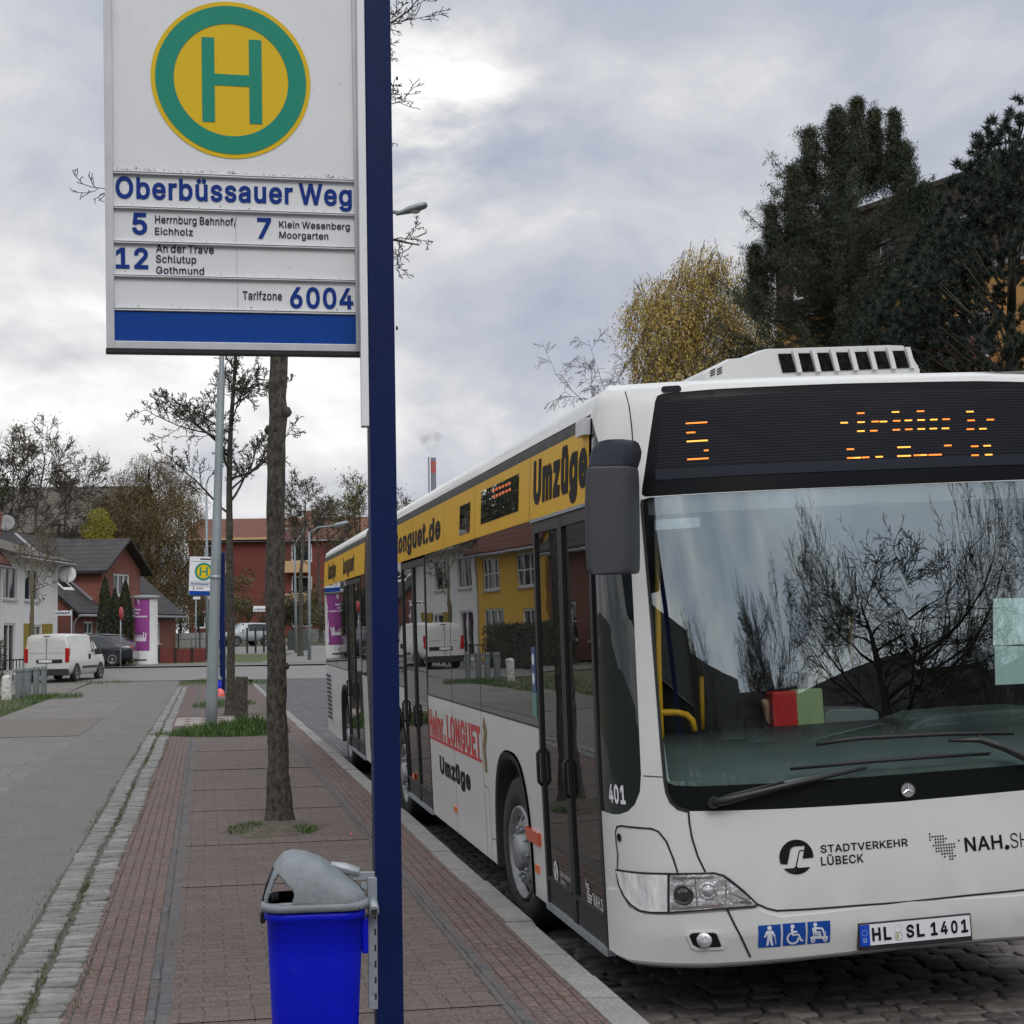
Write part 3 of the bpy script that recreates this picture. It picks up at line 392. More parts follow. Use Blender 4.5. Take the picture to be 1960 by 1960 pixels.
def wall_holes(mb, W, H, holes, depth, fn, mi=0):       # a wall W x H with openings (x0,x1,z0,z1) and their reveals; fn(x, z, d): d = depth behind the face
    xs = sorted({0, W, *[h[0] for h in holes], *[h[1] for h in holes]}); zs = sorted({0, H, *[h[2] for h in holes], *[h[3] for h in holes]})
    for a, b in zip(xs, xs[1:]):
        for c, d in zip(zs, zs[1:]):
            mxx, mz = (a + b) / 2, (c + d) / 2
            if any(h[0] < mxx < h[1] and h[2] < mz < h[3] for h in holes): continue
            mb.add([fn(a, c, 0), fn(b, c, 0), fn(b, d, 0), fn(a, d, 0)], [(0, 1, 2, 3)], mi)
    for x0, x1, z0, z1 in holes:
        q = [(x0, z0), (x1, z0), (x1, z1), (x0, z1)]
        for i in range(4):
            p, r = q[i], q[(i + 1) % 4]
            mb.add([fn(*p, 0), fn(*r, 0), fn(*r, depth), fn(*p, depth)], [(0, 1, 2, 3)], mi)
# ------------------------------------------------------------------ ground, laid out along the road axis (n = metres right of it, t = metres along it)
RA = 0.1877
RM = Matrix.Rotation(RA, 4, 'Z'); RMI = RM.inverted()
def RW(n, t, z=None):                                   # road frame to world
    p = RM @ Vector((n, t, 0))
    return Vector((p.x, p.y, zg(p.y) if z is None else z))
def NT(p):
    q = RMI @ Vector((p[0], p[1], 0)); return q.x, q.y
def strip(name, m, n0, n1, t0, t1, dz, step=3.0, fn0=None, fn1=None):
    b = MB(); k = max(1, int((t1 - t0) / step)); vs = []
    for i in range(k + 1):
        t = t0 + (t1 - t0) * i / k
        for n in ((fn0(t) if fn0 else n0), (fn1(t) if fn1 else n1)):
            y = (RM @ Vector((n, t, 0))).y
            vs.append((n, t, zg(y) + dz))
    b.add(vs, [(2 * i, 2 * i + 1, 2 * i + 3, 2 * i + 2) for i in range(k)])
    o = b.build(name, m); o.rotation_euler = (0, 0, RA); return struct(o)
m_earth = mat('verge_grass', (0.052, 0.060, 0.024), 0.95, var=(0.085, 0.078, 0.045), vscale=1.6, bump=0.6, bscale=14)
m_asph = mat('worn_asphalt', (0.118, 0.116, 0.111), 0.9, var=(0.150, 0.146, 0.137), vscale=1.1, bump=0.35, bscale=160, dirt=((0.075, 0.073, 0.070), 1.1, 0.54, 0.6))
def speckle(m, s, a):                                   # fine aggregate over whatever colour the material has
    t = m.node_tree; b = t.nodes['Principled BSDF']; l = b.inputs['Base Color'].links[0]
    co = t.nodes.new('ShaderNodeTexCoord'); n = t.nodes.new('ShaderNodeTexNoise'); n.inputs['Scale'].default_value = s; n.inputs['Detail'].default_value = 3
    t.links.new(co.outputs['Object'], n.inputs['Vector'])
    mr = t.nodes.new('ShaderNodeMapRange'); mr.inputs[1].default_value = 0.3; mr.inputs[2].default_value = 0.7; mr.inputs[3].default_value = 1 - a; mr.inputs[4].default_value = 1 + a
    t.links.new(n.outputs[0], mr.inputs[0]); v = t.nodes.new('ShaderNodeVectorMath'); v.operation = 'SCALE'
    t.links.new(l.from_socket, v.inputs[0]); t.links.new(mr.outputs[0], v.inputs['Scale']); t.links.new(v.outputs[0], b.inputs['Base Color'])
speckle(m_asph, 70, 0.35)
m_slabs = brick_mat('concrete_slabs', (0.150, 0.143, 0.133), (0.170, 0.163, 0.150), (0.085, 0.08, 0.075), 1.5, 1.0, 0.012, bump=0.3, wear=((0.12, 0.115, 0.105), 0.9, 0.6), speck=(60, 0.22), stain=(((0.10, 0.095, 0.088), 0.7, 0.55, 0.5), ((0.07, 0.065, 0.06), 4.0, 0.68, 0.5)))
m_cobroad = brick_mat('road_setts', (0.105, 0.100, 0.105), (0.19, 0.185, 0.195), (0.03, 0.03, 0.028), 0.17, 0.15, 0.02, bump=1.0, wear=((0.09, 0.085, 0.09), 0.8, 0.5), smooth=0.4)
m_hdr = brick_mat('red_header_bricks', (0.120, 0.078, 0.070), (0.168, 0.112, 0.100), (0.050, 0.040, 0.036), 0.105, 0.062, 0.0055, rot=PI / 2, bump=0.7, wear=((0.118, 0.098, 0.087), 2.6, 0.85), speck=(70, 0.38), stain=(((0.075, 0.066, 0.06), 1.3, 0.56, 0.45), ((0.20, 0.18, 0.165), 5.0, 0.66, 0.5), ((0.05, 0.045, 0.04), 9.0, 0.68, 0.6)))
m_paver = brick_mat('brown_pavers', (0.104, 0.082, 0.072), (0.132, 0.105, 0.092), (0.062, 0.050, 0.044), 0.21, 0.105, 0.005, bump=0.30, wear=((0.110, 0.090, 0.080), 0.8, 0.7), speck=(85, 0.42), stain=(((0.075, 0.066, 0.06), 1.3, 0.56, 0.45), ((0.20, 0.18, 0.165), 5.0, 0.66, 0.5), ((0.05, 0.045, 0.04), 9.0, 0.68, 0.6)))
m_course = brick_mat('paver_courses', (0.106, 0.083, 0.073), (0.128, 0.100, 0.088), (0.058, 0.046, 0.041), 0.105, 0.21, 0.005, bump=0.5, wear=((0.135, 0.112, 0.102), 2.6, 0.9), speck=(85, 0.3), offset=0.0)
m_dark = brick_mat('dark_grey_bricks', (0.075, 0.077, 0.082), (0.11, 0.108, 0.112), (0.045, 0.04, 0.04), 0.21, 0.10, 0.006, rot=PI / 2, bump=0.5, wear=((0.115, 0.095, 0.084), 2.4, 1.0), speck=(90, 0.2))
m_kerb = brick_mat('granite_kerb', (0.235, 0.228, 0.215), (0.265, 0.255, 0.242), (0.07, 0.066, 0.06), 1.0, 1.0, 0.006, rot=PI / 2, bump=0.5, wear=((0.17, 0.16, 0.15), 3.0, 0.7), speck=(60, 0.22))
m_granite = mat('granite_setts', (0.150, 0.147, 0.138), 0.88, var=(0.225, 0.22, 0.208), vscale=12, bump=0.5, bscale=60, island=0.25, dirt=((0.085, 0.082, 0.07), 16, 0.56, 0.6))
m_gcross = brick_mat('pale_crossing_setts', (0.27, 0.23, 0.21), (0.33, 0.29, 0.27), (0.11, 0.09, 0.08), 0.62, 0.5, 0.05, bump=0.7, speck=(30, 0.2))
# the plain under everything, then the verge left of the road
b = MB()
ys = [-300, -60, 0, 20, 50, 62, 100, 160, 300, 700, 1500, 3000]
for i, y in enumerate(ys):
    for x in (-2500, 2500): b.v.append((x, y, zg(min(y, 160)) - 0.33))
for i in range(len(ys) - 1): b.f.append((2 * i, 2 * i + 1, 2 * i + 3, 2 * i + 2)); b.m.append(0); b.sm.append(False)
struct(b.build('ground', m_earth))
o = strip('ground', m_earth, -60, 1.63, -40, 75, -0.03); o.name = 'verge_ground'
strip('footway', m_slabs, -4.35, -2.1, -30, 66, -0.006, 2)
m_fbrick = brick_mat('grey_brown_bricks', (0.138, 0.126, 0.113), (0.16, 0.146, 0.13), (0.085, 0.077, 0.07), 0.2, 0.1, 0.008, bump=0.5, speck=(60, 0.25))
strip('footway_bricks', m_fbrick, -4.35, -2.1, 28.5, 35.5, 0.0005, 1)
strip('cycle_path', m_asph, -2.1, -0.96, -30, 66, -0.005, 2)
strip('platform_edging', m_hdr, -0.60, -0.25, -30, 58, 0.004)
strip('platform', m_paver, -0.15, 1.32, -30, 58, 0.004)
strip('dark_brick_course', m_dark, -0.25, -0.15, -30, 58, 0.0045)
strip('dark_brick_course', m_dark, 1.26, 1.335, -30, 40, 0.0085)
strip('platform_edging', m_hdr, 1.32, 1.645, -30, 58, 0.006)
strip('sett_crossing', m_gcross, -0.57, 1.30, 30.6, 34.0, 0.013)
for t in (3.1, 5.55, 7.05, 10.8, 12.9, 15.4, 17.5, 20.1, 23.5):   # single courses laid across the platform
    strip('paver_course', m_course, -0.15, 1.26, t, t + 0.21, 0.0082)
# kerb: a real step down to the cobbled road
b = MB(); k = 60
for i in range(k):
    t0, t1 = -30 + i * 1.5, -30 + (i + 1) * 1.5
    za, zb = zg((RM @ Vector((1.7, t0, 0))).y), zg((RM @ Vector((1.7, t1, 0))).y)
    j = 0.004 * math.sin(i * 2.7); q = 0.005 * math.cos(i * 4.1)
    vs = [(n + q, t, z) for t, z0 in ((t0, za), (t1 - 0.006, zb)) for n, z in ((1.635, z0 - 0.3), (1.635, z0 + 0.012 + j), (1.785, z0 + 0.010 + j), (1.803, z0 - 0.012), (1.812, z0 - 0.3))]
    b.add(vs, [(0, 1, 6, 5), (1, 2, 7, 6), (2, 3, 8, 7), (3, 4, 9, 8), (4, 3, 2, 1, 0), (5, 6, 7, 8, 9)])
o = b.build('kerb', m_kerb); o.rotation_euler = (0, 0, RA); struct(o)
ZR = -0.235
b = MB(); vs = []
for i in range(40):
    t = -30 + i * 2.6; y = (RM @ Vector((4, t, 0))).y
    z = ZR + (0.13 * min(max((y - 30) / 25, 0), 1)) + max(0, y - 62) * 0.021
    vs += [(1.80, t, z), (12.5, t, z + 0.03)]
b.add(vs, [(2 * i, 2 * i + 1, 2 * i + 3, 2 * i + 2) for i in range(39)])
o = b.build('road', m_cobroad); o.rotation_euler = (0, 0, RA); struct(o)
strip('far_pavement', m_paver, 12.4, 16.0, -30, 66, 0.0)
# worn setts in the near carriageway, each stone domed; one surface
m_stone = mat('basalt_setts', (0.075, 0.064, 0.058), 0.8, var=(0.165, 0.142, 0.130), vscale=7, bump=0.6, bscale=50, island=0.35)
b = MB(); R2 = random.Random(3)
def stone(mb, cx, cy, lx, ly, z, h, rr, f=0.5):
    pts = []
    n = 10
    for k in range(n):
        a = 2 * PI * (k + 0.5) / n; c, s = math.cos(a), math.sin(a); e = f
        pts.append((lx / 2 * math.copysign(abs(c) ** e, c) * rr.uniform(0.90, 1.05), ly / 2 * math.copysign(abs(s) ** e, s) * rr.uniform(0.90, 1.05)))
    tx, ty = rr.uniform(-0.05, 0.05), rr.uniform(-0.05, 0.05); vs = []
    for q, zz_ in ((1.0, -0.03), (1.0, h * 0.45), (0.93, h * 0.88), (0.74, h)):
        vs += [(cx + px * q, cy + py * q, z + zz_ + (tx * px + ty * py) * (zz_ > 0)) for px, py in pts]
    fs = [(r * n + k, r * n + (k + 1) % n, (r + 1) * n + (k + 1) % n, (r + 1) * n + k) for r in range(3) for k in range(n)]
    fs.append(tuple(3 * n + k for k in range(n)))
    mb.add(vs, fs, 0, True)
t = 4.6; row = 0
while t < 12.5:
    dy = R2.uniform(0.135, 0.165); n = 1.83 + R2.uniform(0, 0.1)
    while n < 6.2:
        dx = R2.uniform(0.15, 0.25)
        stone(b, n + dx / 2, t + dy / 2 + 0.02 * math.sin(n * 2.1), dx - 0.009, dy - 0.009, ZR + R2.uniform(-0.008, 0.004), 0.020, R2, 0.40)
        n += dx
    t += dy
o = b.build('road_cobbles', m_stone); o.rotation_euler = (0, 0, RA); struct(o)
# two rows of granite setts between cycle path and platform, with moss and grit in the joints
m_joint = mat('joint_grit', (0.075, 0.070, 0.058), 1.0, var=(0.10, 0.093, 0.078), vscale=25, bump=0.5, bscale=120)
strip('sett_bed', m_joint, -0.97, -0.57, -30, 58, -0.002)
b = MB(); R2 = random.Random(5)
for c in (-0.865, -0.672):
    t = 4.5
    while t < 57:
        ly = R2.uniform(0.092, 0.132) if t < 24 else R2.uniform(0.12, 0.2)
        y = (RM @ Vector((c, t, 0))).y
        off = 0.010 * math.sin(t * 0.9) + R2.uniform(-0.007, 0.007)
        stone(b, c + off, t + ly / 2, R2.uniform(0.145, 0.172), ly - R2.uniform(0.016, 0.030), zg(y), R2.uniform(0.010, 0.017), R2, 0.36)
        t += ly
o = b.build('sett_rows', m_granite); o.rotation_euler = (0, 0, RA); struct(o)
# cross street and what lies beyond it
m_asph2 = mat('pale_asphalt', (0.165, 0.162, 0.158), 0.9, var=(0.19, 0.186, 0.18), vscale=0.5, bump=0.2, bscale=60)
def band(name, m, xs, y0, y1, dz, k=8):
    vs = []; b = MB()
    for i in range(k + 1):
        y = y0 + (y1 - y0) * i / k
        vs += [(xs[0], y, zg(y) + dz), (xs[1], y, zg(y) + dz)]
    b.add(vs, [(2 * i, 2 * i + 1, 2 * i + 3, 2 * i + 2) for i in range(k)])
    return struct(b.build(name, m))
band('cross_street', m_asph2, (-60, 40), 63.0, 75.5, 0.012)
band('far_footway', m_slabs, (-60, 40), 76.0, 79.3, 0.06)
band('far_kerb', m_kerb, (-60, 40), 75.5, 75.9, 0.075)
band('parking_lane', m_asph2, (-19.0, -4), 93, 108, 0.02)
band('side_road', m_asph2, (-12.5, -7.0), 79.3, 93, 0.03)
band('far_lawn', mat('lawn', (0.045, 0.075, 0.018), 0.95, var=(0.085, 0.10, 0.035), vscale=2.5, bump=0.6, bscale=20), (-60, 40), 79.3, 93, 0.02)
band('parking_lane', m_asph2, (-4, 40), 96, 140, 0.02)
# the path broadens where the parked van stands
b = MB()
def quad_nt(name, m, pts, dz):
    b = MB(); b.add([RW(n, t) + Vector((0, 0, dz)) for n, t in pts], [tuple(range(len(pts)))]); return struct(b.build(name, m))
quad_nt('parking_bay', m_slabs, [(-12.5, 52), (-4.3, 52), (-4.3, 66), (-12.5, 66)], 0.0)
# ------------------------------------------------------------------ grass and weeds (nobody could count the blades)
def blades(name, label_mat, pts, seed=1):                  # pts: list of (x, y, z, height, spread)
    rr = np.random.default_rng(seed); p = np.array(pts); n = len(p)
    a = rr.uniform(0, 2 * PI, n); wd = rr.uniform(0.0025, 0.006, n) * (p[:, 3] / 0.12) ** 0.4 * 1.3
    base = p[:, :3]; d = np.stack([np.cos(a), np.sin(a), 0 * a], 1); s = np.stack([-np.sin(a), np.cos(a), 0 * a], 1)
    h = p[:, 3:4]; bend = rr.uniform(0.1, 0.8, (n, 1)) * h
    z = np.array([[0, 0, 1.0]])
    V = np.stack([base - s * wd[:, None], base + s * wd[:, None], base + d * bend * 0.35 + z * h * 0.6 + s * wd[:, None] * 0.8, base + d * bend * 0.35 + z * h * 0.6 - s * wd[:, None] * 0.8,
                  base + d * bend + z * h], 1).reshape(-1, 3)
    i = np.arange(n)[:, None] * 5
    T = np.concatenate([i + np.array([[0, 1, 2]]), i + np.array([[0, 2, 3]]), i + np.array([[3, 2, 4]])])
    o = mesh_np(name, V, T, label_mat); return tag(o, kind='stuff')
m_grass = mat('grass_blades', (0.050, 0.095, 0.016), 0.8, island=0.45)
m_moss = mat('moss_and_weed', (0.070, 0.085, 0.022), 0.9, island=0.5)
gr = random.Random(11); pts = []
def tuft(c, rx, ry, n, h0, h1):
    for _ in range(n):
        r, a = math.sqrt(gr.random()), gr.uniform(0, 2 * PI)
        x, y = c[0] + rx * r * math.cos(a), c[1] + ry * r * math.sin(a)
        pts.append((x, y, zg(y), gr.uniform(h0, h1) * (1.15 - 0.6 * r), 0))
c = G(445, 1402); tuft(c, 0.95, 1.0, 2600, 0.10, 0.30); tuft((c.x + 0.35, c.y + 0.2), 0.5, 0.6, 1300, 0.2, 0.38)
tuft((c.x - 0.75, c.y - 0.2), 0.6, 0.5, 700, 0.05, 0.14)
c = G(478, 1594); tuft((c.x + 0.0, c.y + 0.1), 0.20, 0.3, 700, 0.03, 0.10); c = G(578, 1592); tuft(c, 0.13, 0.2, 420, 0.02, 0.08)
c = G(430, 1345); tuft(c, 0.7, 2.0, 1000, 0.05, 0.2); c = G(395, 1300); tuft(c, 0.9, 3, 900, 0.05, 0.16); c = G(490, 1302); tuft(c, 0.7, 3, 700, 0.05, 0.14)
o = blades('grass', m_grass, pts, 2)
pts = []
for _ in range(3600):                                     # along the footway's left edge, by the bollards
    t = gr.uniform(33, 52); n = -4.35 - gr.random() ** 1.5 * 2.2; p = RW(n, t); pts.append((p.x, p.y, p.z - 0.03, gr.uniform(0.03, 0.12), 0))
for c, r, n in (((100, 1330), 0.9, 700), ((195, 1303), 1.2, 260)):
    g = G(*c); 
    for _ in range(n):
        a = gr.uniform(0, 6.3); q = r * math.sqrt(gr.random()); pts.append((g.x + q * math.cos(a), g.y + 1.5 * q * math.sin(a), zg(g.y), gr.uniform(0.05, 0.18), 0))
blades('grass', m_grass, pts, 3)
pts = []
for _ in range(15000):                                     # moss in the joints of the sett rows, in patches
    t = gr.uniform(5.0, 30)
    dens = 0.5 + 0.5 * math.sin(t * 1.3 + 0.7) * math.sin(t * 0.45 + 2)
    if gr.random() > dens ** 2.6 + 0.02: continue
    n = gr.choice((-0.768, -0.768, -0.768, -0.965, -0.575)) + gr.gauss(0, 0.018); p = RW(n, t); pts.append((p.x, p.y, p.z + 0.001, gr.uniform(0.006, 0.024), 0))
blades('moss', m_moss, pts, 4)
# bare soil round the near tree
b = MB(); c = G(523, 1588); cpt = [(math.cos(2 * PI * k / 20) * (0.40 + 0.05 * math.sin(k * 1.9)), math.sin(2 * PI * k / 20) * (0.55 + 0.07 * math.sin(k * 2.3))) for k in range(20)]
vs = [(c.x + x, c.y + y, 0.006) for x, y in cpt] + [(c.x + 0.6 * x, c.y + 0.6 * y, 0.045 + 0.012 * math.sin(k * 3.1)) for k, (x, y) in enumerate(cpt)] + [(c.x, c.y, 0.06)]
b.add(vs, [(k, (k + 1) % 20, 20 + (k + 1) % 20, 20 + k) for k in range(20)] + [(20 + k, 20 + (k + 1) % 20, 40) for k in range(20)], 0, True)
struct(b.build('tree_pit_soil', mat('soil', (0.070, 0.058, 0.042), 1.0, var=(0.115, 0.10, 0.075), vscale=14, bump=0.9, bscale=50)))

# dead leaves, grit and bud scales blown along the joints and the kerb
lr2 = np.random.default_rng(17); V = []; Q = []
for k in range(900):
    t = 5.0 + 26 * lr2.random() ** 1.6; n = lr2.choice([lr2.uniform(-2.0, 1.6), lr2.normal(1.55, 0.10), lr2.normal(-0.78, 0.16), lr2.normal(-0.2, 0.08)], p=[0.45, 0.25, 0.2, 0.1])
    if n > 1.63: n = 1.6
    p = RW(n, t); s = lr2.uniform(0.004, 0.016); a = lr2.uniform(0, 2 * PI); e = lr2.uniform(0.3, 0.8); z = p.z + 0.013; b0 = len(V)
    for x, y, h in ((-1, 0, 0), (0, -e, lr2.uniform(0, 0.5)), (1, 0, lr2.uniform(0, 0.4)), (0, e, lr2.uniform(0, 0.5))): V.append((p.x + s * (x * math.cos(a) - y * math.sin(a)), p.y + s * (x * math.sin(a) + y * math.cos(a)), z + h * s))
    Q.append((b0, b0 + 1, b0 + 2, b0 + 3))
tag(mesh_np('leaf_litter', V, Q, mat('dead_leaf', (0.10, 0.07, 0.04), 0.9, island=0.8)), kind='stuff')
# ------------------------------------------------------------------ trees
def rotv(d, ang, az):
    a = d.orthogonal().normalized(); b = d.cross(a)
    return (d * math.cos(ang) + (a * math.cos(az) + b * math.sin(az)) * math.sin(ang)).normalized()
def branch(mb, rr, p, d, ln, r, lev, o, tips=None):
    k = o['k'][lev]; pts = [p.copy()]; rad = [r]; dirs = []
    tr = o['trop'][lev]; wob = o['wob'][lev]; dd = d.copy()
    for i in range(k):
        dd = (dd + Vector((rr.gauss(0, wob), rr.gauss(0, wob), rr.gauss(0, wob) + tr))).normalized()
        pts.append(pts[-1] + dd * ln / k); dirs.append(dd.copy()); rad.append(max(r * (1 - (0.75 if lev < o['max'] else 0.6) * (i + 1) / k), o['rmin']))
    mb.tube(pts, rad, 6 if lev == 0 else (4 if lev < o['max'] - 1 else 3), 0, False, lev < 2)
    if lev >= o['max']:
        if tips is not None: tips.append((pts[-1], dd))
        return
    n = o['n'][lev]
    for c in range(n):
        f = o['f0'][lev] + (1 - o['f0'][lev]) * (c + rr.random()) / n
        i = min(int(f * k), k - 1); q = pts[i].lerp(pts[i + 1], f * k - i)
        nd_ = rotv(dirs[i], o['ang'][lev] * rr.uniform(0.65, 1.3), rr.uniform(0, 2 * PI))
        cl = ln * o['len'][lev] * rr.uniform(0.7, 1.25) * (1.15 - 0.55 * f)
        branch(mb, rr, q, nd_, cl, max(rad[i] * o['rr'][lev], o['rmin']), lev + 1, o, tips)
    if lev > 0: 
        if tips is not None: tips.append((pts[-1], dd))
m_bark = mat('dark_bark', (0.040, 0.034, 0.027), 0.95, var=(0.085, 0.074, 0.058), vscale=9, bump=0.8, bscale=30)
m_bark2 = mat('lime_bark', (0.016, 0.0135, 0.011), 0.95, var=(0.088, 0.078, 0.060), vscale=30, bump=1.0, bscale=42, stretch=(1, 1, 0.5), dirt=((0.13, 0.125, 0.10), 13, 0.60, 0.75))
m_bark3 = mat('grey_twigs', (0.060, 0.050, 0.042), 0.95, var=(0.09, 0.075, 0.06), vscale=5)
OPT = dict(max=4, k=[7, 6, 5, 4, 3], trop=[0.05, 0.06, 0.05, 0.04, 0.03], wob=[0.05, 0.12, 0.15, 0.18, 0.2], n=[11, 7, 6, 4, 0], f0=[0.3, 0.25, 0.2, 0.15, 0], ang=[0.9, 0.8, 0.75, 0.7, 0.6], len=[0.5, 0.5, 0.48, 0.5, 0.5], rr=[0.45, 0.55, 0.55, 0.6, 0.6], rmin=0.006)
def bare_tree(name, loc, h, r, seed, label, group, opt=None, mats=None, trunk_top=0.35, lean=(0, 0), buds=None):
    rr = random.Random(seed); o = dict(OPT); o.update(opt or {})
    t = thing(name, label, 'tree', loc, 0, group)
    tm = MB(); th = h * trunk_top
    pts = [(lean[0] * s + 0.02 * math.sin(5 * s + seed), lean[1] * s + 0.02 * math.cos(4 * s), th * s - 0.1 * (s == 0)) for s in (0, 0.04, 0.12, 0.3, 0.5, 0.7, 0.85, 1)]
    fine = []; rads = []
    for i in range(len(pts) - 1):
        for s in range(5):
            f = s / 5; fine.append(Vector(pts[i]).lerp(Vector(pts[i + 1]), f)); q0, q1 = (1.85, 1.28, 1.06, 0.97, 0.94, 0.92, 0.9, 0.88)[i:i + 2]; rads.append(r * (q0 + (q1 - q0) * f) * rr.uniform(0.96, 1.05))
    fine.append(Vector(pts[-1])); rads.append(r * 0.88)
    for q in fine[2:]: q.x += rr.gauss(0, r * 0.04); q.y += rr.gauss(0, r * 0.04)
    tm.tube(fine, rads, 16, 0, True)
    tm.build('trunk', (mats or m_bark), t)
    cm = MB(); tips = []
    branch(cm, rr, Vector(pts[-1]) - Vector((0, 0, 0.05)), Vector((lean[0] * 0.2, lean[1] * 0.2, 1)).normalized(), h * (1 - trunk_top) * o.get('over', 1.0), r * 0.88, 0, o, tips)
    cr = cm.build('crown', (mats or m_bark), t)
    if buds:
        rng = np.random.default_rng(seed); q = np.array([tuple(a) for a, b in tips]); q = np.repeat(q, buds[1], 0); q = q + rng.normal(0, buds[2], q.shape)
        leaf_cloud('young_leaves', q, buds[3], buds[0], t, seed)
    return t
def leaf_cloud(name, C, size, m, parent, seed=0, aspect=0.6, hang=0.0):
    rng = np.random.default_rng(seed); n = len(C); C = np.asarray(C, float)
    a = rng.normal(size=(n, 3)); a[:, 2] -= hang * 3; a /= np.linalg.norm(a, axis=1)[:, None]
    b = np.cross(a, rng.normal(size=(n, 3))); b /= np.linalg.norm(b, axis=1)[:, None]
    s = (size * rng.uniform(0.6, 1.4, n))[:, None]
    V = np.stack([C - a * s, C - b * s * aspect * 0.5, C + a * s, C + b * s * aspect * 0.5], 1).reshape(-1, 3)
    return mesh_np(name, V, np.arange(n * 4).reshape(-1, 4), m, parent)
# pollarded street trees on the platform: straight mottled trunk, knobbly crown of curved twigs
POL = dict(max=4, k=[7, 7, 5, 4, 3], trop=[0.05, 0.05, 0.09, 0.05, 0.05], wob=[0.03, 0.13, 0.22, 0.28, 0.3], n=[34, 8, 6, 4, 0], f0=[0.02, 0.3, 0.2, 0.2, 0], ang=[1.25, 0.8, 0.8, 0.8, 0.7], len=[0.30, 0.36, 0.42, 0.5, 0.5], rr=[0.42, 0.5, 0.55, 0.6, 0.6], rmin=0.0035)
g = G(530, 1580); tree1 = bare_tree('street_tree', (g.x, g.y, 0), 9.4, 0.087, 21, 'bare street tree with mottled bark in the soil patch behind the blue bin', 'bare street trees on the bus platform', POL, m_bark2, 0.46, (0.03, 0.0))
km = MB()
for zk, ak, rk in ((1.35, 0.4, 0.035), (2.9, 2.0, 0.03), (3.55, -0.2, 0.055), (3.4, 2.9, 0.05)):
    km.lathe([(0.0, -rk), (rk * 0.7, -rk * 0.6), (rk, 0), (rk * 0.6, rk * 0.8), (0, rk)], (0.075 * math.cos(ak) + 0.03 * zk / 4.9, 0.075 * math.sin(ak), zk), 10)
km.build('burl', m_bark2, tree1)
g = G(434, 1352); bare_tree('street_tree', (-6.0, 34.3, zg(34.3)), 9.3, 0.088, 44, 'bare street tree between the silver lamp post and the sawn-off tree stump', 'bare street trees on the bus platform', dict(POL, n=[26, 10, 7, 4, 0], len=[0.33, 0.36, 0.42, 0.5, 0.5], rmin=0.007), m_bark2, 0.44, (0.02, 0))
g = G(460, 1382)
st = thing('tree_stump', 'sawn-off grey tree stump standing as a post in the grass tuft', 'tree stump', (g.x + 0.02, g.y, zg(g.y)))
b = MB(); b.tube([(0, 0, -0.05), (0, 0, 0.1), (-0.005, 0, 0.5), (0.01, 0, 0.86), (0.012, 0, 0.885)], [0.14, 0.128, 0.122, 0.12, 0.112], 16); b.build('trunk', m_bark2, st)
b = MB(); b.lathe([(0.0, 0.893), (0.1, 0.890), (0.112, 0.884)], (0.012, 0, 0), 16); b.build('cut_face', mat('weathered_cut_wood', (0.14, 0.12, 0.09), 0.9, var=(0.09, 0.08, 0.06), vscale=20), st)
# ------------------------------------------------------------------ planes through photo points, for flat signs
class Plane:
    def __init__(s, O, X, Zr):
        s.O = O; s.X = X.normalized(); s.Z = (Zr - s.X * Zr.dot(s.X)).normalized(); s.N = s.Z.cross(s.X) * -1.0   # N towards the viewer side
        if s.N.dot(EYE - O) < 0: s.N = -s.N
    def pt(s, x, z, off=0.0): return s.O + s.X * x + s.Z * z + s.N * off
    def uv(s, px, py):
        d = fw + cR * ((px - 980) / F) + cU * ((980 - py) / F); t = (s.O - EYE).dot(s.N) / d.dot(s.N)
        q = EYE + d * t - s.O; return q.dot(s.X), q.dot(s.Z)
m_white = mat('sign_white', (0.70, 0.71, 0.72), 0.35, var=(0.74, 0.75, 0.75), vscale=1.7, dirt=((0.45, 0.45, 0.44), 3.0, 0.60, 0.4))
m_alu = mat('sign_aluminium', (0.58, 0.59, 0.60), 0.4, 0.2, var=(0.50, 0.51, 0.52), vscale=9)
m_sblue = mat('sign_blue', (0.003, 0.050, 0.27), 0.5, spec=0.2)
m_stext = mat('sign_lettering_blue', (0.005, 0.034, 0.22), 0.6, spec=0.2)
m_sdark = mat('sign_lettering_dark', (0.014, 0.019, 0.048), 0.6, spec=0.15)
m_green = mat('sign_green', (0.012, 0.245, 0.165), 0.5, spec=0.25)
m_yel = mat('sign_yellow', (0.70, 0.47, 0.010), 0.5, spec=0.25)
m_pole = mat('pole_navy', (0.003, 0.010, 0.058), 0.5, var=(0.004, 0.013, 0.072), vscale=2, bump=0.08, bscale=150, spec=0.16)
m_galv = mat('galvanised_steel', (0.23, 0.26, 0.28), 0.5, 0.35, var=(0.33, 0.36, 0.38), vscale=14, bump=0.1, bscale=60)
m_black = mat('black_rubber', (0.012, 0.012, 0.013), 0.6)
stop = thing('bus_stop_sign', 'tall near bus stop sign with green H disc on a dark blue pole', 'bus stop sign', (-0.385, 5.24, 0))
BL, BR = P(211, 660, 5.11), P(694, 667, 5.30)
TLp = P(193, 0, 5.05)
S0 = Plane(BL, BR - BL, TLp - BL)
def wpart(mb, name, m, par, bevel=0.0):                     # world-space mesh hung under a thing that sits at par.location
    M_ = Matrix.Translation(-Vector(par.location)); mb.v = [tuple(M_ @ Vector(v)) for v in mb.v]
    return mb.build(name, m, par, bevel)
W0 = (BR - BL).length
H0 = 1.28
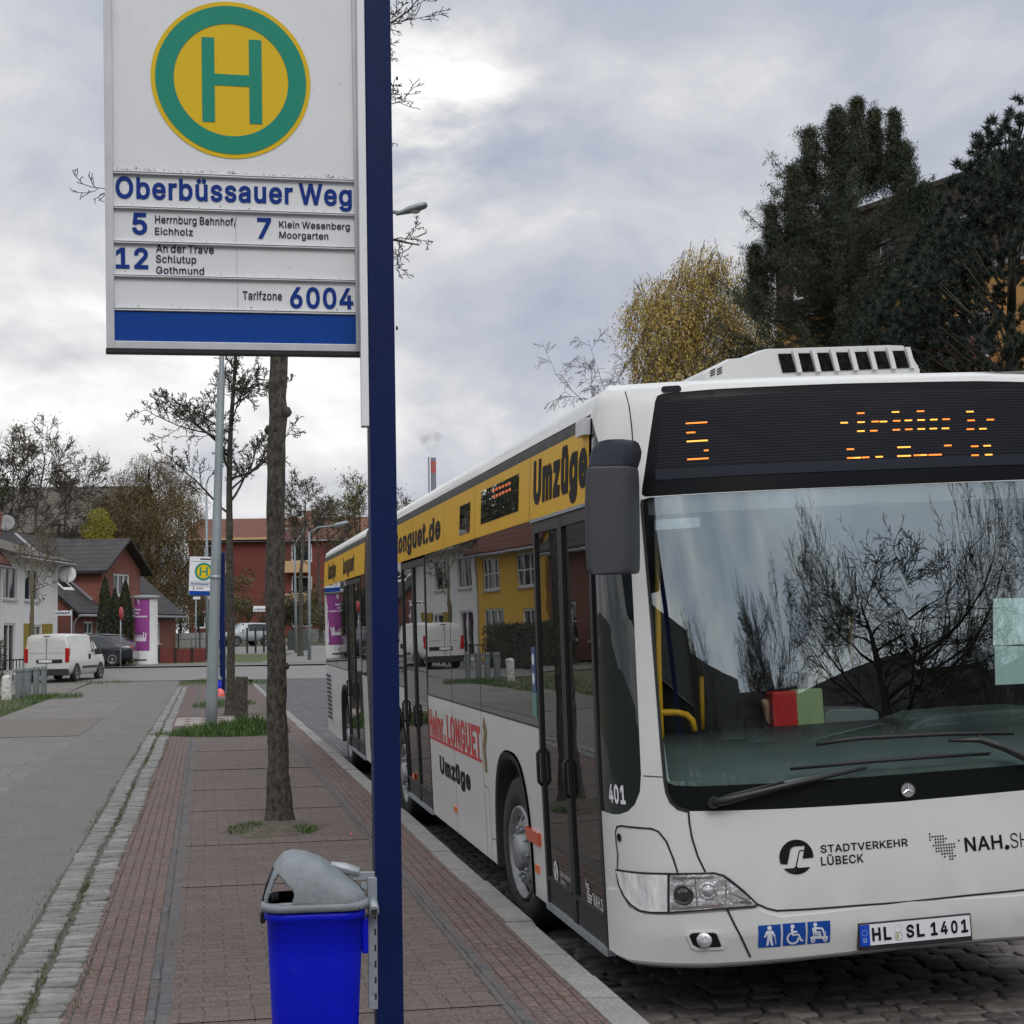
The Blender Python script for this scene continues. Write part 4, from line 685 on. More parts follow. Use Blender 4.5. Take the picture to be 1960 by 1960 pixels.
def slab(mb, pl, x0, x1, z0, z1, d0, d1, mi=0):
    vs = [pl.pt(x, z, d) for d in (d0, d1) for z in (z0, z1) for x in (x0, x1)]
    mb.add(vs, [(0, 1, 3, 2), (4, 6, 7, 5), (0, 4, 5, 1), (1, 5, 7, 3), (3, 7, 6, 2), (2, 6, 4, 0)], mi)
pan = part('sign_panel', stop)
b = MB(); slab(b, S0, 0.0, W0, 0.0, H0, -0.05, -0.004); wpart(b, 'panel_box', m_white, stop).parent = pan
b = MB()                                                    # frame: side rails, foot rail and the ledges between the slide-in strips
slab(b, S0, -0.012, 0.014, -0.012, H0, -0.055, 0.012); slab(b, S0, W0 - 0.022, W0 + 0.004, -0.012, H0, -0.055, 0.012)
slab(b, S0, 0.014, W0 - 0.022, -0.012, 0.012, -0.055, 0.012)
def Z2(x, y): return 180 + x / 2.842, y / 2.842
rails = []
for ya, yb in ((923, 945), (1115, 1134), (1303, 1323), (1488, 1506), (1668, 1690)):
    za = S0.uv(*Z2(80, ya))[1]; zb = S0.uv(*Z2(80, yb))[1]; rails.append((za, zb))
    slab(b, S0, 0.014, W0 - 0.022, zb + 0.001, (za + zb) / 2 - 0.0008, -0.03, 0.009); slab(b, S0, 0.014, W0 - 0.022, (za + zb) / 2 + 0.0008, za - 0.001, -0.03, 0.009)
wpart(b, 'sign_frame', m_alu, stop, 0.0015).parent = pan
b = MB(); slab(b, S0, 0.014, W0 - 0.022, 0.012, rails[4][1] - 0.001, -0.03, 0.003); wpart(b, 'blue_band', m_sblue, stop).parent = pan
b = MB(); slab(b, S0, -0.014, W0 + 0.004, -0.024, -0.0125, -0.06, 0.010)
for za, zb in rails: slab(b, S0, 0.014, W0 - 0.022, (za + zb) / 2 - 0.0008, (za + zb) / 2 + 0.0008, -0.03, 0.006)
wpart(b, 'dark_seam', m_black, stop).parent = pan
b = MB()
for xx, y0, y1 in ((770, 1160, 1308), (776, 1348, 1492), (780, 1535, 1672)):
    u = S0.uv(*Z2(xx, y0)); v = S0.uv(*Z2(xx, y1)); slab(b, S0, u[0] - 0.0008, u[0] + 0.0008, v[1], u[1], -0.003, -0.001)
wpart(b, 'strip_joint', m_alu, stop).parent = pan
dsc = part('stop_symbol', stop)
f1 = lambda o: (lambda x, z: S0.pt(x, z, o))
c = S0.uv(443, 153); rx = (S0.uv(596, 160)[0] - S0.uv(290, 150)[0]) / 2
b = MB(); disc(b, f1(-0.002), c[0], c[1], rx, n=72); wpart(b, 'yellow_disc', m_yel, stop).parent = dsc
b = MB(); disc(b, f1(-0.0005), c[0], c[1], rx * 0.945, r_in=0.758, n=72)
def PZ(x, y):                                             # across the panel measured between its rails, so the print keeps its margins
    px, py = Z2(x, y); l, r = 193 + 18 * py / 660, 694 + 3 * py / 660
    return (px - l) / (r - l) * W0, S0.uv(px, py)[1]
hx0, hx1, hx2, hx3 = [S0.uv(*Z2(x, 435))[0] for x in (587, 656, 844, 913)]
hz0, hz1 = PZ(620, 662)[1], PZ(620, 202)[1]; hm0, hm1 = PZ(750, 467)[1], PZ(750, 405)[1]
for q in ((hx0, hx1, hz0, hz1), (hx2, hx3, hz0, hz1), (hx1, hx2, hm0, hm1)):
    b.add([S0.pt(x, z, -0.0005) for x, z in ((q[0], q[2]), (q[1], q[2]), (q[1], q[3]), (q[0], q[3]))], [(0, 1, 2, 3)])
wpart(b, 'green_ring', m_green, stop).parent = dsc
def sign_text(mb, s, x0, x1, ytop_at, ybot_at, bold):
    a = PZ(*ytop_at)[1]; z = PZ(*ybot_at)[1]; xa = PZ(x0, ybot_at[1])[0]; xb = PZ(x1, ybot_at[1])[0]
    text_on(mb, s, lambda x, z_, e=0.0: S0.pt(x, z_, -0.0015 + e), xa, xb, z, a, 0, bold)
lt = part('lettering', stop)
for nm, s, x0, x1, yt, yb, bo in (('stop_name', 'Oberbüssauer Weg', 104, 1416, (150, 955), (1380, 1152), 0.034), ('route_number', '5', 195, 276, (235, 1156), (235, 1276), 0.036), ('route_number', '7', 880, 958, (920, 1184), (920, 1298), 0.036),
                                  ('route_number', '12', 110, 285, (200, 1345), (200, 1461), 0.036), ('zone_number', '6004', 1063, 1420, (1240, 1562), (1240, 1680), 0.036)):
    b = MB(); sign_text(b, s, x0, x1, yt, yb, bo); wpart(b, nm, m_stext, stop).parent = lt
for s, x0, x1, yt, yb in (('Herrnburg Bahnhof/', 318, 765, 1176, 1232), ('Eichholz', 318, 525, 1238, 1279), ('Klein Wesenberg', 1002, 1403, 1206, 1255), ('Moorgarten', 1003, 1280, 1262, 1310),
                          ('An der Trave', 325, 640, 1332, 1376), ('Schlutup', 325, 545, 1388, 1441), ('Gothmund', 327, 588, 1450, 1492), ('Tarifzone', 800, 1018, 1583, 1632)):
    xm = (x0 + x1) / 2; b = MB(); sign_text(b, s, x0, x1, (xm, yt), (xm, yb), 0.016); wpart(b, 'destination_line', m_sdark, stop).parent = lt
gm = MB(); gq = random.Random(12)                       # dirt washed along the ledges and down the face
for k in range(420):
    za = gq.choice([rails[0][0]] * 9 + [rails[1][0], rails[2][0], rails[3][0], rails[4][0]]); x = gq.uniform(0.02, W0 - 0.03); z = za + abs(gq.gauss(0, 0.005)) + 0.0005; s = gq.uniform(0.0003, 0.0010) * gq.choice([1, 1, 2])
    gm.add([S0.pt(x - s * 1.6, z, -0.0012), S0.pt(x + s * 1.4, z - s * 0.5, -0.0012), S0.pt(x + s * 1.5, z + s, -0.0012), S0.pt(x - s, z + s * 0.9, -0.0012)], [(0, 1, 2, 3)])
for k in range(120):
    x = gq.uniform(0.02, W0 - 0.03); z = gq.uniform(0.14, H0); s = gq.uniform(0.0004, 0.0011); gm.add([S0.pt(x - s, z, -0.0011), S0.pt(x + s, z - s, -0.0011), S0.pt(x + s, z + s * gq.uniform(1, 5), -0.0011), S0.pt(x - s * 0.6, z + s, -0.0011)], [(0, 1, 2, 3)])
wpart(gm, 'grime', mat('sign_grime', (0.10, 0.10, 0.09), 0.9), stop); _g = bpy.data.objects['grime']; _g.parent = pan; _g['kind'] = 'stuff'
# pole: a flat navy profile with a white guide rail that ends below the panel
pol_pts = lambda xl, y: P(xl, y, 5.24)
lo, hi = P(746, 1960, 5.24), P(721, 0, 5.24)
ax = (hi - lo).normalized(); base = lo - ax * (lo.z / ax.z); top = hi + ax * 0.25
PX = Vector((math.cos(0.16), math.sin(0.16), 0)); PX = (PX - ax * PX.dot(ax)).normalized(); PY = ax.cross(PX)
def obox(mb, o, x0, x1, y0, y1, z0, z1, mi=0):
    vs = [o + PX * x + PY * y + ax * z for z in (z0, z1) for y in (y0, y1) for x in (x0, x1)]
    mb.add(vs, [(0, 2, 3, 1), (4, 5, 7, 6), (0, 1, 5, 4), (1, 3, 7, 5), (3, 2, 6, 7), (2, 0, 4, 6)], mi)
b = MB(); HT = (top - base).length
obox(b, base, -0.0425, 0.0425, -0.03, 0.09, -0.1, HT); wpart(b, 'pole', m_pole, stop, 0.004)
zl = (P(705, 818, 5.24) - base).dot(ax)
b = MB(); obox(b, base, -0.068, -0.0435, -0.028, 0.02, zl, HT); wpart(b, 'guide_rail', m_white, stop, 0.002)
b = MB()
for yy in (628, 150): 
    q = P(758, yy, 5.24); b.lathe([(0, 0), (0.007, 0), (0.006, 0.006), (0, 0.007)], q, 8, 0, Matrix.Rotation(PI / 2, 3, 'Y'))
wpart(b, 'bolt', m_black, stop)
# ------------------------------------------------------------------ litter bin on the pole
m_bblue = mat('bin_blue', (0.001, 0.006, 0.46), 0.45, spec=0.22, var=(0.002, 0.009, 0.52), vscale=3, bump=0.12, bscale=120, dirt=((0.05, 0.06, 0.30), 9, 0.60, 0.5))
m_lid = mat('bin_lid_grey', (0.145, 0.165, 0.18), 0.6, var=(0.215, 0.235, 0.25), vscale=7, bump=0.15, bscale=60, dirt=((0.12, 0.125, 0.13), 9, 0.55, 0.7))
bin_ = thing('litter_bin', 'blue litter bin with grey hooded lid fixed to the near bus stop pole', 'litter bin', (-0.642, 5.2, 0.0), 0.12)
def rrect(a, bb, r, n=6):
    o = []
    for cx_, cy_, a0 in ((a - r, bb - r, 0), (-a + r, bb - r, PI / 2), (-a + r, -bb + r, PI), (a - r, -bb + r, 1.5 * PI)):
        for k in range(n + 1): t = a0 + PI / 2 * k / n; o.append((cx_ + r * math.cos(t), cy_ + r * math.sin(t)))
    return o
def loft(mb, rings, mi=0, cap0=True, cap1=True, smooth=True):
    n = len(rings[0]); vs = [p for r in rings for p in r]; fs = []
    for i in range(len(rings) - 1):
        for k in range(n): fs.append((i * n + k, i * n + (k + 1) % n, (i + 1) * n + (k + 1) % n, (i + 1) * n + k))
    b0 = len(mb.v); mb.add(vs, fs, mi, smooth)
    if cap0: mb.f.append(tuple(b0 + k for k in reversed(range(n)))); mb.m.append(mi); mb.sm.append(False)
    if cap1: mb.f.append(tuple(b0 + (len(rings) - 1) * n + k for k in range(n))); mb.m.append(mi); mb.sm.append(False)
b = MB(); ZB = 0.765
prof = [(0.122, 0.10, 0.27), (0.130, 0.108, 0.30), (0.136, 0.114, 0.45), (0.144, 0.122, 0.62), (0.149, 0.127, ZB - 0.03), (0.156, 0.134, ZB - 0.024), (0.157, 0.135, ZB)]
loft(b, [[(x, y, z) for x, y in rrect(a, c_, 0.07)] for a, c_, z in prof] + [[(x, y, ZB) for x, y in rrect(0.148, 0.126, 0.065)]] + [[(x, y, 0.30) for x, y in rrect(0.122, 0.10, 0.06)]])
b.build('bin_body', m_bblue, bin_)
b = MB(); NX, NA = 96, 64; ids = {}; vs = []
def lidh(x):
    return float(np.interp(x, [-0.160, -0.150, -0.125, -0.10, -0.07, -0.03, 0.02, 0.08, 0.13, 0.155, 0.160], [0.022, 0.052, 0.120, 0.150, 0.158, 0.152, 0.132, 0.092, 0.050, 0.026, 0.018]))
for i in range(NX + 1):
    x = -0.160 + 0.320 * i / NX
    e = 0.138 * max(0.0, 1 - min(1, max(0, abs(x) - 0.09) / 0.071) ** 2.2) ** 0.45 + 0.004
    for j in range(NA + 1):
        a = PI * j / NA; ca, sa = math.cos(a), max(0.0, math.sin(a))
        vs.append((x, -e * math.copysign(abs(ca) ** 0.75, ca), ZB + 0.018 + (lidh(x) - 0.0) * sa ** 0.75))
fs = []
for i in range(NX):
    for j in range(NA):
        x = -0.160 + 0.320 * (i + 0.5) / NX; a = 180 * (j + 0.5) / NA; z = vs[i * (NA + 1) + j][2] - ZB
        aa = min(a, 180 - a); lim = 0.048 - 0.0 * x
        zlo = 0.027 + 0.0 * x; hx_ = (x + 0.112) / 0.048; hz_ = (z - 0.075) / 0.052
        if aa < 75 and z > 0.024 and (x < -0.062 - 0.9 * max(0.0, z - 0.06) or False) and z < lidh(x) - 0.020 and x > -0.156 and (abs(max(0.0, (x + 0.092) / 0.03)) ** 2 + abs(max(0.0, (0.050 - z) / 0.026)) ** 2 < 1.0): continue
        fs.append((i * (NA + 1) + j, (i + 1) * (NA + 1) + j, (i + 1) * (NA + 1) + j + 1, i * (NA + 1) + j + 1))
b.add(vs, fs, 0, True)
lid = b.build('bin_lid', m_lid, bin_); sm_ = lid.modifiers.new('solid', 'SOLIDIFY'); sm_.thickness = 0.007; sm_.offset = -1
b = MB(); loft(b, [[(x, y, z) for x, y in rrect(a, c_, 0.075)] for a, c_, z in ((0.153, 0.131, ZB + 0.0015), (0.166, 0.144, ZB + 0.003), (0.168, 0.146, ZB + 0.016), (0.164, 0.142, ZB + 0.026), (0.152, 0.130, ZB + 0.028), (0.150, 0.128, ZB + 0.0015))], 0, False, False)
b.build('lid_rim', m_lid, bin_)
b = MB(); b.add([(x, y, ZB - 0.012) for x, y in rrect(0.146, 0.124, 0.064)], [tuple(range(28))]); b.add([(x, y, ZB + 0.034) for x, y in rrect(0.150, 0.128, 0.064)], [])  # black sheet and collar put the shade inside the bin into colour
loft(b, [[(x, y, z) for x, y in rrect(a, c_, 0.064)] for a, c_, z in ((0.146, 0.124, ZB - 0.012), (0.149, 0.127, ZB + 0.030))], 0, False, False); b.build('bin_inner_shade', mat('shade_black', (0.008, 0.009, 0.012), 0.7), bin_)
b = MB(); b.tube([(-0.163, -0.035, ZB + 0.02), (-0.150, -0.05, ZB + 0.075), (-0.128, -0.052, ZB + 0.132)], 0.004, 6); b.build('lid_strut', m_black, bin_)
b = MB(); b.box(-0.170, -0.154, -0.05, -0.02, ZB - 0.042, ZB - 0.008); b.build('lock', m_black, bin_, 0.004)
brk = part('mounting_bracket', bin_)
b = MB(); b.box(0.166, 0.196, -0.02, 0.012, 0.44, ZB + 0.085); b.box(0.12, 0.205, -0.005, 0.02, ZB + 0.075, ZB + 0.10)
b.tube([(0.14, 0.0, ZB + 0.10), (0.09, 0.0, ZB + 0.115), (0.05, 0.0, ZB + 0.128)], [0.016, 0.018, 0.01], 8); b.build('back_rail', m_galv, brk, 0.002)
b = MB(); b.tube([(0.184, -0.075, ZB - 0.012), (0.180, 0.03, ZB + 0.02)], 0.0165, 14); b.tube([(0.184, -0.0755, ZB - 0.012), (0.183, -0.06, ZB - 0.007)], 0.0105, 12); b.tube([(0.155, -0.03, ZB + 0.062), (0.155, 0.0, ZB + 0.062)], 0.010, 10)
b.build('clamp_tube', m_galv, brk)
b = MB(); b.tube([(0.184, -0.0775, ZB - 0.0125), (0.184, -0.0765, ZB - 0.0125)], 0.0105, 12)
for k in range(6): b.box(0.186, 0.192, -0.0212, -0.019, 0.47 + k * 0.05, 0.49 + k * 0.05)
b.build('rail_slot', m_black, brk)
b = MB(); b.box(0.146, 0.166, -0.055, 0.05, 0.62, ZB - 0.035); b.build('hinge_plate', m_bblue, bin_, 0.004)
# ------------------------------------------------------------------ silver street lamp with its arm over the road
m_lamp = mat('lamp_post_grey', (0.20, 0.235, 0.245), 0.5, 0.25, var=(0.27, 0.30, 0.31), vscale=5, bump=0.06, bscale=60, stretch=(1, 1, 0.3))
lb = G(404, 1389, zg(29.5)); lamp = thing('street_lamp', 'leaning silver street lamp rising from the grass tuft on the platform', 'street lamp', lb)
tp = P(433, 392, lb.y) - lb; 
def lp(s): return Vector((tp.x * s, 0.0, tp.z * s))
s1 = 0.42; s2 = (P(418, 720, lb.y).z - lb.z) / tp.z
b = MB(); b.tube([lp(0) - Vector((0, 0, 0.1)), lp(0.05), lp(s1), lp(s1 + 0.004), lp(s2), lp(s2 + 0.01), lp(0.98)], [0.112, 0.11, 0.085, 0.078, 0.072, 0.048, 0.042], 18); b.build('post', m_lamp, lamp)
zc = (P(411, 1105, lb.y).z - lb.z) / tp.z
b = MB(); b.tube([lp(zc - 0.004), lp(zc + 0.004)], 0.096, 18); b.build('collar', m_galv, lamp)
hd = P(770, 407, lb.y) - lb
b = MB(); b.tube([lp(0.97), lp(0.985) + Vector((0.08, 0, 0.02)), lp(1.0) + Vector((0.4, 0, 0.05)), hd], [0.045, 0.043, 0.04, 0.034], 10); b.build('arm', m_lamp, lamp)
he = P(818, 393, lb.y) - lb; dv = (he - hd)
b = MB(); n_ = 12
rings = []
for s, ww, hh in ((-0.25, 0.05, 0.04), (0.0, 0.09, 0.06), (0.3, 0.15, 0.085), (0.7, 0.16, 0.09), (0.95, 0.12, 0.07), (1.0, 0.06, 0.03)):
    c_ = hd + dv * s; rings.append([(c_.x - 0.0, c_.y + ww * math.cos(2 * PI * k / n_), c_.z + hh * math.sin(2 * PI * k / n_) * (1.0 if math.sin(2 * PI * k / n_) > 0 else 0.6)) for k in range(n_)])
loft(b, rings); lh = b.build('lamp_head', m_lamp, lamp)
b = MB(); c_ = hd + dv * 0.5; b.lathe([(0.0, -0.085), (0.08, -0.075), (0.11, -0.045)], c_, 12); b.build('lens', mat('lamp_lens', (0.5, 0.5, 0.48), 0.3), lh)
# ------------------------------------------------------------------ the articulated bus. Local frame: s metres from its kerb side, u metres back, z up
bus = thing('articulated_bus', 'white and yellow articulated city bus standing at the kerb', 'bus', (0.534, 7.539, -0.2426))
bus.rotation_euler = (0.0061, -0.0403, 0.1906)            # kneeling to the kerb on a cambered road
BMX = Matrix.LocRotScale(bus.location, bus.rotation_euler, None); BMI = BMX.inverted()
_t = np.linspace(0, PI / 2, 500)
_ps, _pu = 1.275 * (1 - np.cos(_t) ** (2 / 2.6)), -0.2 + 0.70 * (1 - np.sin(_t) ** (2 / 2.6))
_pd = np.concatenate([[0], np.cumsum(np.hypot(np.diff(_ps), np.diff(_pu)))]); WC = float(_pd[-1])     # front half girth
LEANX, LEANY = [.2, .45, .75, 1.15, 1.9, 2.6, 2.95, 3.03, 3.06], [.07, .0, 0, .03, .13, .25, .33, .37, .46]
_ps2, _pu2 = 1.275 * np.sin(_t) ** (2 / 4.6), -0.2 + 0.70 * (1 - np.cos(_t) ** (2 / 4.6))      # the far half is flatter, with a tighter corner
_pd2 = np.concatenate([[0], np.cumsum(np.hypot(np.diff(_ps2), np.diff(_pu2)))]); WC2 = float(_pd2[-1])
def plan2(e):
    e = max(0.0, e)
    if e > WC: return 1.275, 0.5 + e - WC
    e *= WC2 / WC; return float(np.interp(e, _pd2, _ps2)), float(np.interp(e, _pd2, _pu2))
def plan(m): return (0.0, 0.5 - m) if m < 0 else (float(np.interp(m, _pd, _ps)), float(np.interp(m, _pd, _pu)))
def S(w_, z, off=0.0):                                    # the bus skin: w = girth from the front door's leading edge (negative back along the side)
    if w_ > WC:
        x, u = plan2(w_ - WC); e = 1e-3; a, c = plan2(w_ - WC - e), plan2(w_ - WC + e); ds, du = c[0] - a[0], c[1] - a[1]
        if w_ - WC < 2 * e: ds, du = 1.0, 0.0
        l = math.hypot(ds, du) + 1e-12; nx, nu = du / l, -ds / l; k = min(max(-nu, 0), 1)
        x += nx * off - float(np.interp(z, [0, 1.3, 2.5, 2.9, 3.0, 3.06], [0, 0, .03, .06, .09, .17])) * (1 - k)
        return Vector((1.275 + x, u + nu * off + float(np.interp(z, LEANX, LEANY)) * k, z))
    mir = False; m = w_
    s, u = plan(m); e = 1e-3; a, c = plan(m + e), plan(m - e)
    ds, du = a[0] - c[0], a[1] - c[1]
    if m < 0: ds, du = 0.0, -1.0
    l = math.hypot(ds, du) + 1e-12; ns, nu = du / l, -ds / l; k = min(max(-nu, 0), 1)
    s += ns * off + float(np.interp(z, [0, 1.3, 2.5, 2.9, 3.0, 3.06], [0, 0, .03, .06, .09, .17])) * (1 - k)
    u += nu * off + float(np.interp(z, LEANX, LEANY)) * k
    return Vector((2.55 - s if mir else s, u, z))
def pix(p):
    d = (BMX @ p) - EYE; z = d.dot(fw); return 980 + F * d.dot(cR) / z, 980 - F * d.dot(cU) / z
def hit(px, py, w0=0.9, z0=1.2):                          # where a photo pixel's sight line meets the skin
    q = [w0, z0]
    for _ in range(40):
        a = pix(S(*q)); r = (a[0] - px, a[1] - py)
        if abs(r[0]) + abs(r[1]) < 0.02: break
        b_ = pix(S(q[0] + 1e-3, q[1])); c = pix(S(q[0], q[1] + 1e-3))
        j = ((b_[0] - a[0]) * 1e3, (c[0] - a[0]) * 1e3, (b_[1] - a[1]) * 1e3, (c[1] - a[1]) * 1e3); D_ = j[0] * j[3] - j[1] * j[2] + 1e-9
        d0 = (-r[0] * j[3] + r[1] * j[1]) / D_; d1 = (-r[1] * j[0] + r[0] * j[2]) / D_
        q[0] += max(-0.5, min(0.5, d0)) * 0.85; q[1] += max(-0.5, min(0.5, d1)) * 0.85
    return tuple(q)
def H4(x, y): return hit(1100 + x / 2.2465, 600 + y / 2.2465)
def H5(x, y): return hit(1100 + x / 2.2465, 1350 + y / 2.2465)
def HS(x, y): return hit(x, y, -1.5, 1.4)
def patch(mb, poly, off, mi=0, th=0.0, cw=0.07, cz=0.16, smooth=True):   # a flat outline (w, z) laid on the skin
    a = sum(p[0] * q[1] - q[0] * p[1] for p, q in zip(poly, poly[1:] + poly[:1]))
    if a < 0: poly = poly[::-1]
    bm = bmesh.new(); bm.faces.new([bm.verts.new((p[0], p[1], 0)) for p in poly])
    bm.normal_update(); bmesh.ops.triangulate(bm, faces=bm.faces[:], ngon_method='EAR_CLIP')
    def cut(co, no): bmesh.ops.bisect_plane(bm, geom=bm.verts[:] + bm.edges[:] + bm.faces[:], plane_co=co, plane_no=no, dist=1e-5)
    w0, w1 = min(p[0] for p in poly), max(p[0] for p in poly); z0, z1 = min(p[1] for p in poly), max(p[1] for p in poly)
    k = math.floor(max(w0, 0) / cw)
    while k * cw < min(w1, 2 * WC):
        if w0 < k * cw: cut((k * cw, 0, 0), (1, 0, 0))
        k += 1
    for z in [1.15, 1.9, 2.6, 2.95, 3.0, 3.03, 3.05, .45, .75] + ([2.5, 2.9] if w1 < 0.3 else []):
        if z0 < z < z1: cut((0, z, 0), (0, 1, 0))
    bm.verts.index_update(); n0 = [v.co.copy() for v in bm.verts]
    vs = [S(v.x, v.y, off) for v in n0]; fs = [[v.index for v in f.verts] for f in bm.faces]
    mb.add(vs, fs, mi, smooth)
    if th:
        ed = [(e.verts[0].index, e.verts[1].index) for e in bm.edges if len(e.link_faces) == 1]
        for i, j in ed:
            mb.add([vs[i], vs[j], S(n0[j].x, n0[j].y, off - th), S(n0[i].x, n0[i].y, off - th)], [(0, 1, 2, 3)], mi)
    bm.free(); return mb
def mir(poly): return [(2 * WC - p[0], p[1]) for p in poly]
def ribbon(mb, pts, wd, off, mi=0, step=0.05):
    q = [pts[0]]
    for a, c in zip(pts, pts[1:]):
        k = max(1, int(math.hypot(c[0] - a[0], c[1] - a[1]) / step))
        q += [(a[0] + (c[0] - a[0]) * i / k, a[1] + (c[1] - a[1]) * i / k) for i in range(1, k + 1)]
    vs = []
    for i, p in enumerate(q):
        a, c = q[max(i - 1, 0)], q[min(i + 1, len(q) - 1)]; l = math.hypot(c[0] - a[0], c[1] - a[1]) + 1e-9
        nx, ny = -(c[1] - a[1]) / l * wd / 2, (c[0] - a[0]) / l * wd / 2
        vs += [S(p[0] + nx, p[1] + ny, off), S(p[0] - nx, p[1] - ny, off)]
    mb.add(vs, [(2 * i, 2 * i + 1, 2 * i + 3, 2 * i + 2) for i in range(len(q) - 1)], mi)
def rect(u0, u1, z0, z1): return [(0.5 - u1, z0), (0.5 - u0, z0), (0.5 - u0, z1), (0.5 - u1, z1)]
m_bw = mat('bus_white', (0.60, 0.607, 0.585), 0.32, var=(0.64, 0.645, 0.62), vscale=1.3, coat=0.35, dirt=((0.42, 0.41, 0.37), 3.4, 0.60, 0.55))
m_byel = mat('bus_yellow', (0.66, 0.36, 0.004), 0.45, var=(0.70, 0.39, 0.005), vscale=1.2, spec=0.22)
m_bblack = mat('bus_black', (0.010, 0.011, 0.012), 0.25, spec=0.4)
m_rub = mat('door_rubber', (0.016, 0.016, 0.017), 0.5)
m_ltr = mat('bus_lettering_black', (0.009, 0.009, 0.010), 0.6, spec=0.12)
m_red = mat('bus_lettering_red', (0.55, 0.018, 0.018), 0.4)
m_seam = mat('panel_gap', (0.012, 0.012, 0.012), 0.8)
m_lblk = mat('dash_plastic', (0.035, 0.042, 0.044), 0.6)
def glassy(name, col, wave, ior=2.0, scale=(1.0, 2.2, 5.0), rough=0.0):
    m = mat(name, col, rough, ior=ior); t = m.node_tree; b = t.nodes['Principled BSDF']
    if wave:
        co = t.nodes.new('ShaderNodeTexCoord'); mp = t.nodes.new('ShaderNodeMapping'); mp.inputs['Scale'].default_value = scale; t.links.new(co.outputs['Object'], mp.inputs[0])
        n = t.nodes.new('ShaderNodeTexNoise'); n.inputs['Scale'].default_value = 1.3; n.inputs['Detail'].default_value = 2; t.links.new(mp.outputs[0], n.inputs['Vector'])
        bp = t.nodes.new('ShaderNodeBump'); bp.inputs['Strength'].default_value = wave; bp.inputs['Distance'].default_value = 0.01
        t.links.new(n.outputs[0], bp.inputs['Height']); t.links.new(bp.outputs[0], b.inputs['Normal'])
    return m
m_win = glassy('tinted_window', (0.012, 0.013, 0.014), 0.045, 2.35, (0.55, 1.0, 1.9))
m_dglass = glassy('door_glass', (0.010, 0.012, 0.011), 0.02, 1.9)
m_qglass = glassy('quarter_glass', (0.010, 0.016, 0.018), 0.01, 1.6)
def two_sided(t, lw, ior):                                # the same reflection from inside as from outside
    g = t.nodes.new('ShaderNodeNewGeometry'); m = t.nodes.new('ShaderNodeMix'); m.inputs[2].default_value = ior; m.inputs[3].default_value = 1 / ior
    t.links.new(g.outputs['Backfacing'], m.inputs[0]); t.links.new(m.outputs[0], lw.inputs[0])
# windscreen: clear laminated glass with a strong sky reflection
m_ws = bpy.data.materials.new('windscreen_glass'); m_ws.use_nodes = True; t = m_ws.node_tree
for n in list(t.nodes): t.nodes.remove(n)
o_ = t.nodes.new('ShaderNodeOutputMaterial'); mx_ = t.nodes.new('ShaderNodeMixShader'); tr = t.nodes.new('ShaderNodeBsdfTransparent'); gl = t.nodes.new('ShaderNodeBsdfGlossy'); lw = t.nodes.new('ShaderNodeFresnel')
tr.inputs[0].default_value = (0.88, 0.95, 0.92, 1); gl.inputs[0].default_value = (0.88, 0.98, 0.97, 1); gl.inputs['Roughness'].default_value = 0.0; two_sided(t, lw, 3.1)
t.links.new(lw.outputs[0], mx_.inputs[0]); t.links.new(tr.outputs[0], mx_.inputs[1]); t.links.new(gl.outputs[0], mx_.inputs[2]); t.links.new(mx_.outputs[0], o_.inputs[0])
# ---- white front shell (left half, mirrored)
QG = [(0.06, 0.985), (0.20, 0.982), (0.265, 0.988), (0.33, 1.005), (0.38, 1.04), (0.415, 1.10), (0.429, 1.18), (0.445, 1.60), (0.464, 2.12), (0.474, 2.35), (0.44, 2.52), (0.34, 2.68), (0.17, 2.86), (0.10, 2.905), (0.04, 2.905)]
WSL = [(WC, 2.485), (0.70, 2.485), (0.60, 2.484), (0.564, 2.476), (0.557, 2.45), (0.555, 1.92), (0.552, 1.30), (0.553, 1.15), (0.558, 1.10), (0.575, 1.055), (0.606, 1.027), (0.656, 1.012), (1.1, 1.006), (WC, 1.0)]
DSL = [(WC, 3.005), (1.0, 3.000), (0.73, 2.992), (0.70, 2.982), (0.684, 2.955), (0.566, 2.53), (0.562, 2.50), (0.58, 2.489), (WC, 2.489)]
b = MB()
half = [(0.06, 0.325), (0.30, 0.300), (0.7, 0.305), (1.2, 0.325), (WC, 0.335)] + WSL[::-1] + [(WC, 2.4871)] + DSL[::-1][1:] + [(WC, 3.06), (0.0, 3.06), (-0.10, 3.06), (-0.10, 2.93), (0.04, 2.93)] + QG[::-1]
half = [p for i, p in enumerate(half) if i == 0 or p != half[i - 1]]
patch(b, half, 0.0, th=0.005); patch(b, mir(half), 0.0, th=0.005)
for i in range(44):                                       # turned-under lower lip
    pass
fr = part('front_body', bus)
b.build('front_panel', m_bw, fr)
# bumper flap, slightly proud, with its moulded top edge
FL = [H5(780, 855), H5(870, 882), H5(1200, 862), H5(1700, 825)]
zb0 = FL[1][1]
bl = MB()
def bump_top(w_): return 0.545
edge = [(0.10, 0.62), H5(205, 795), H5(240, 868), H5(305, 896), H5(415, 900), H5(655, 884), H5(775, 872), H5(830, 895), H5(890, 910), (WC, 0.545)]
patch(bl, [(0.10, 0.33)] + edge[:1] + edge[1:] + [(WC, 0.35), (1.2, 0.335), (0.7, 0.318), (0.30, 0.313)], 0.012, th=0.02)
patch(bl, mir([(0.10, 0.33)] + edge + [(WC, 0.35), (1.2, 0.335), (0.7, 0.318), (0.30, 0.313)]), 0.012, th=0.02)
bl.build('bumper', m_bw, fr, 0.004)
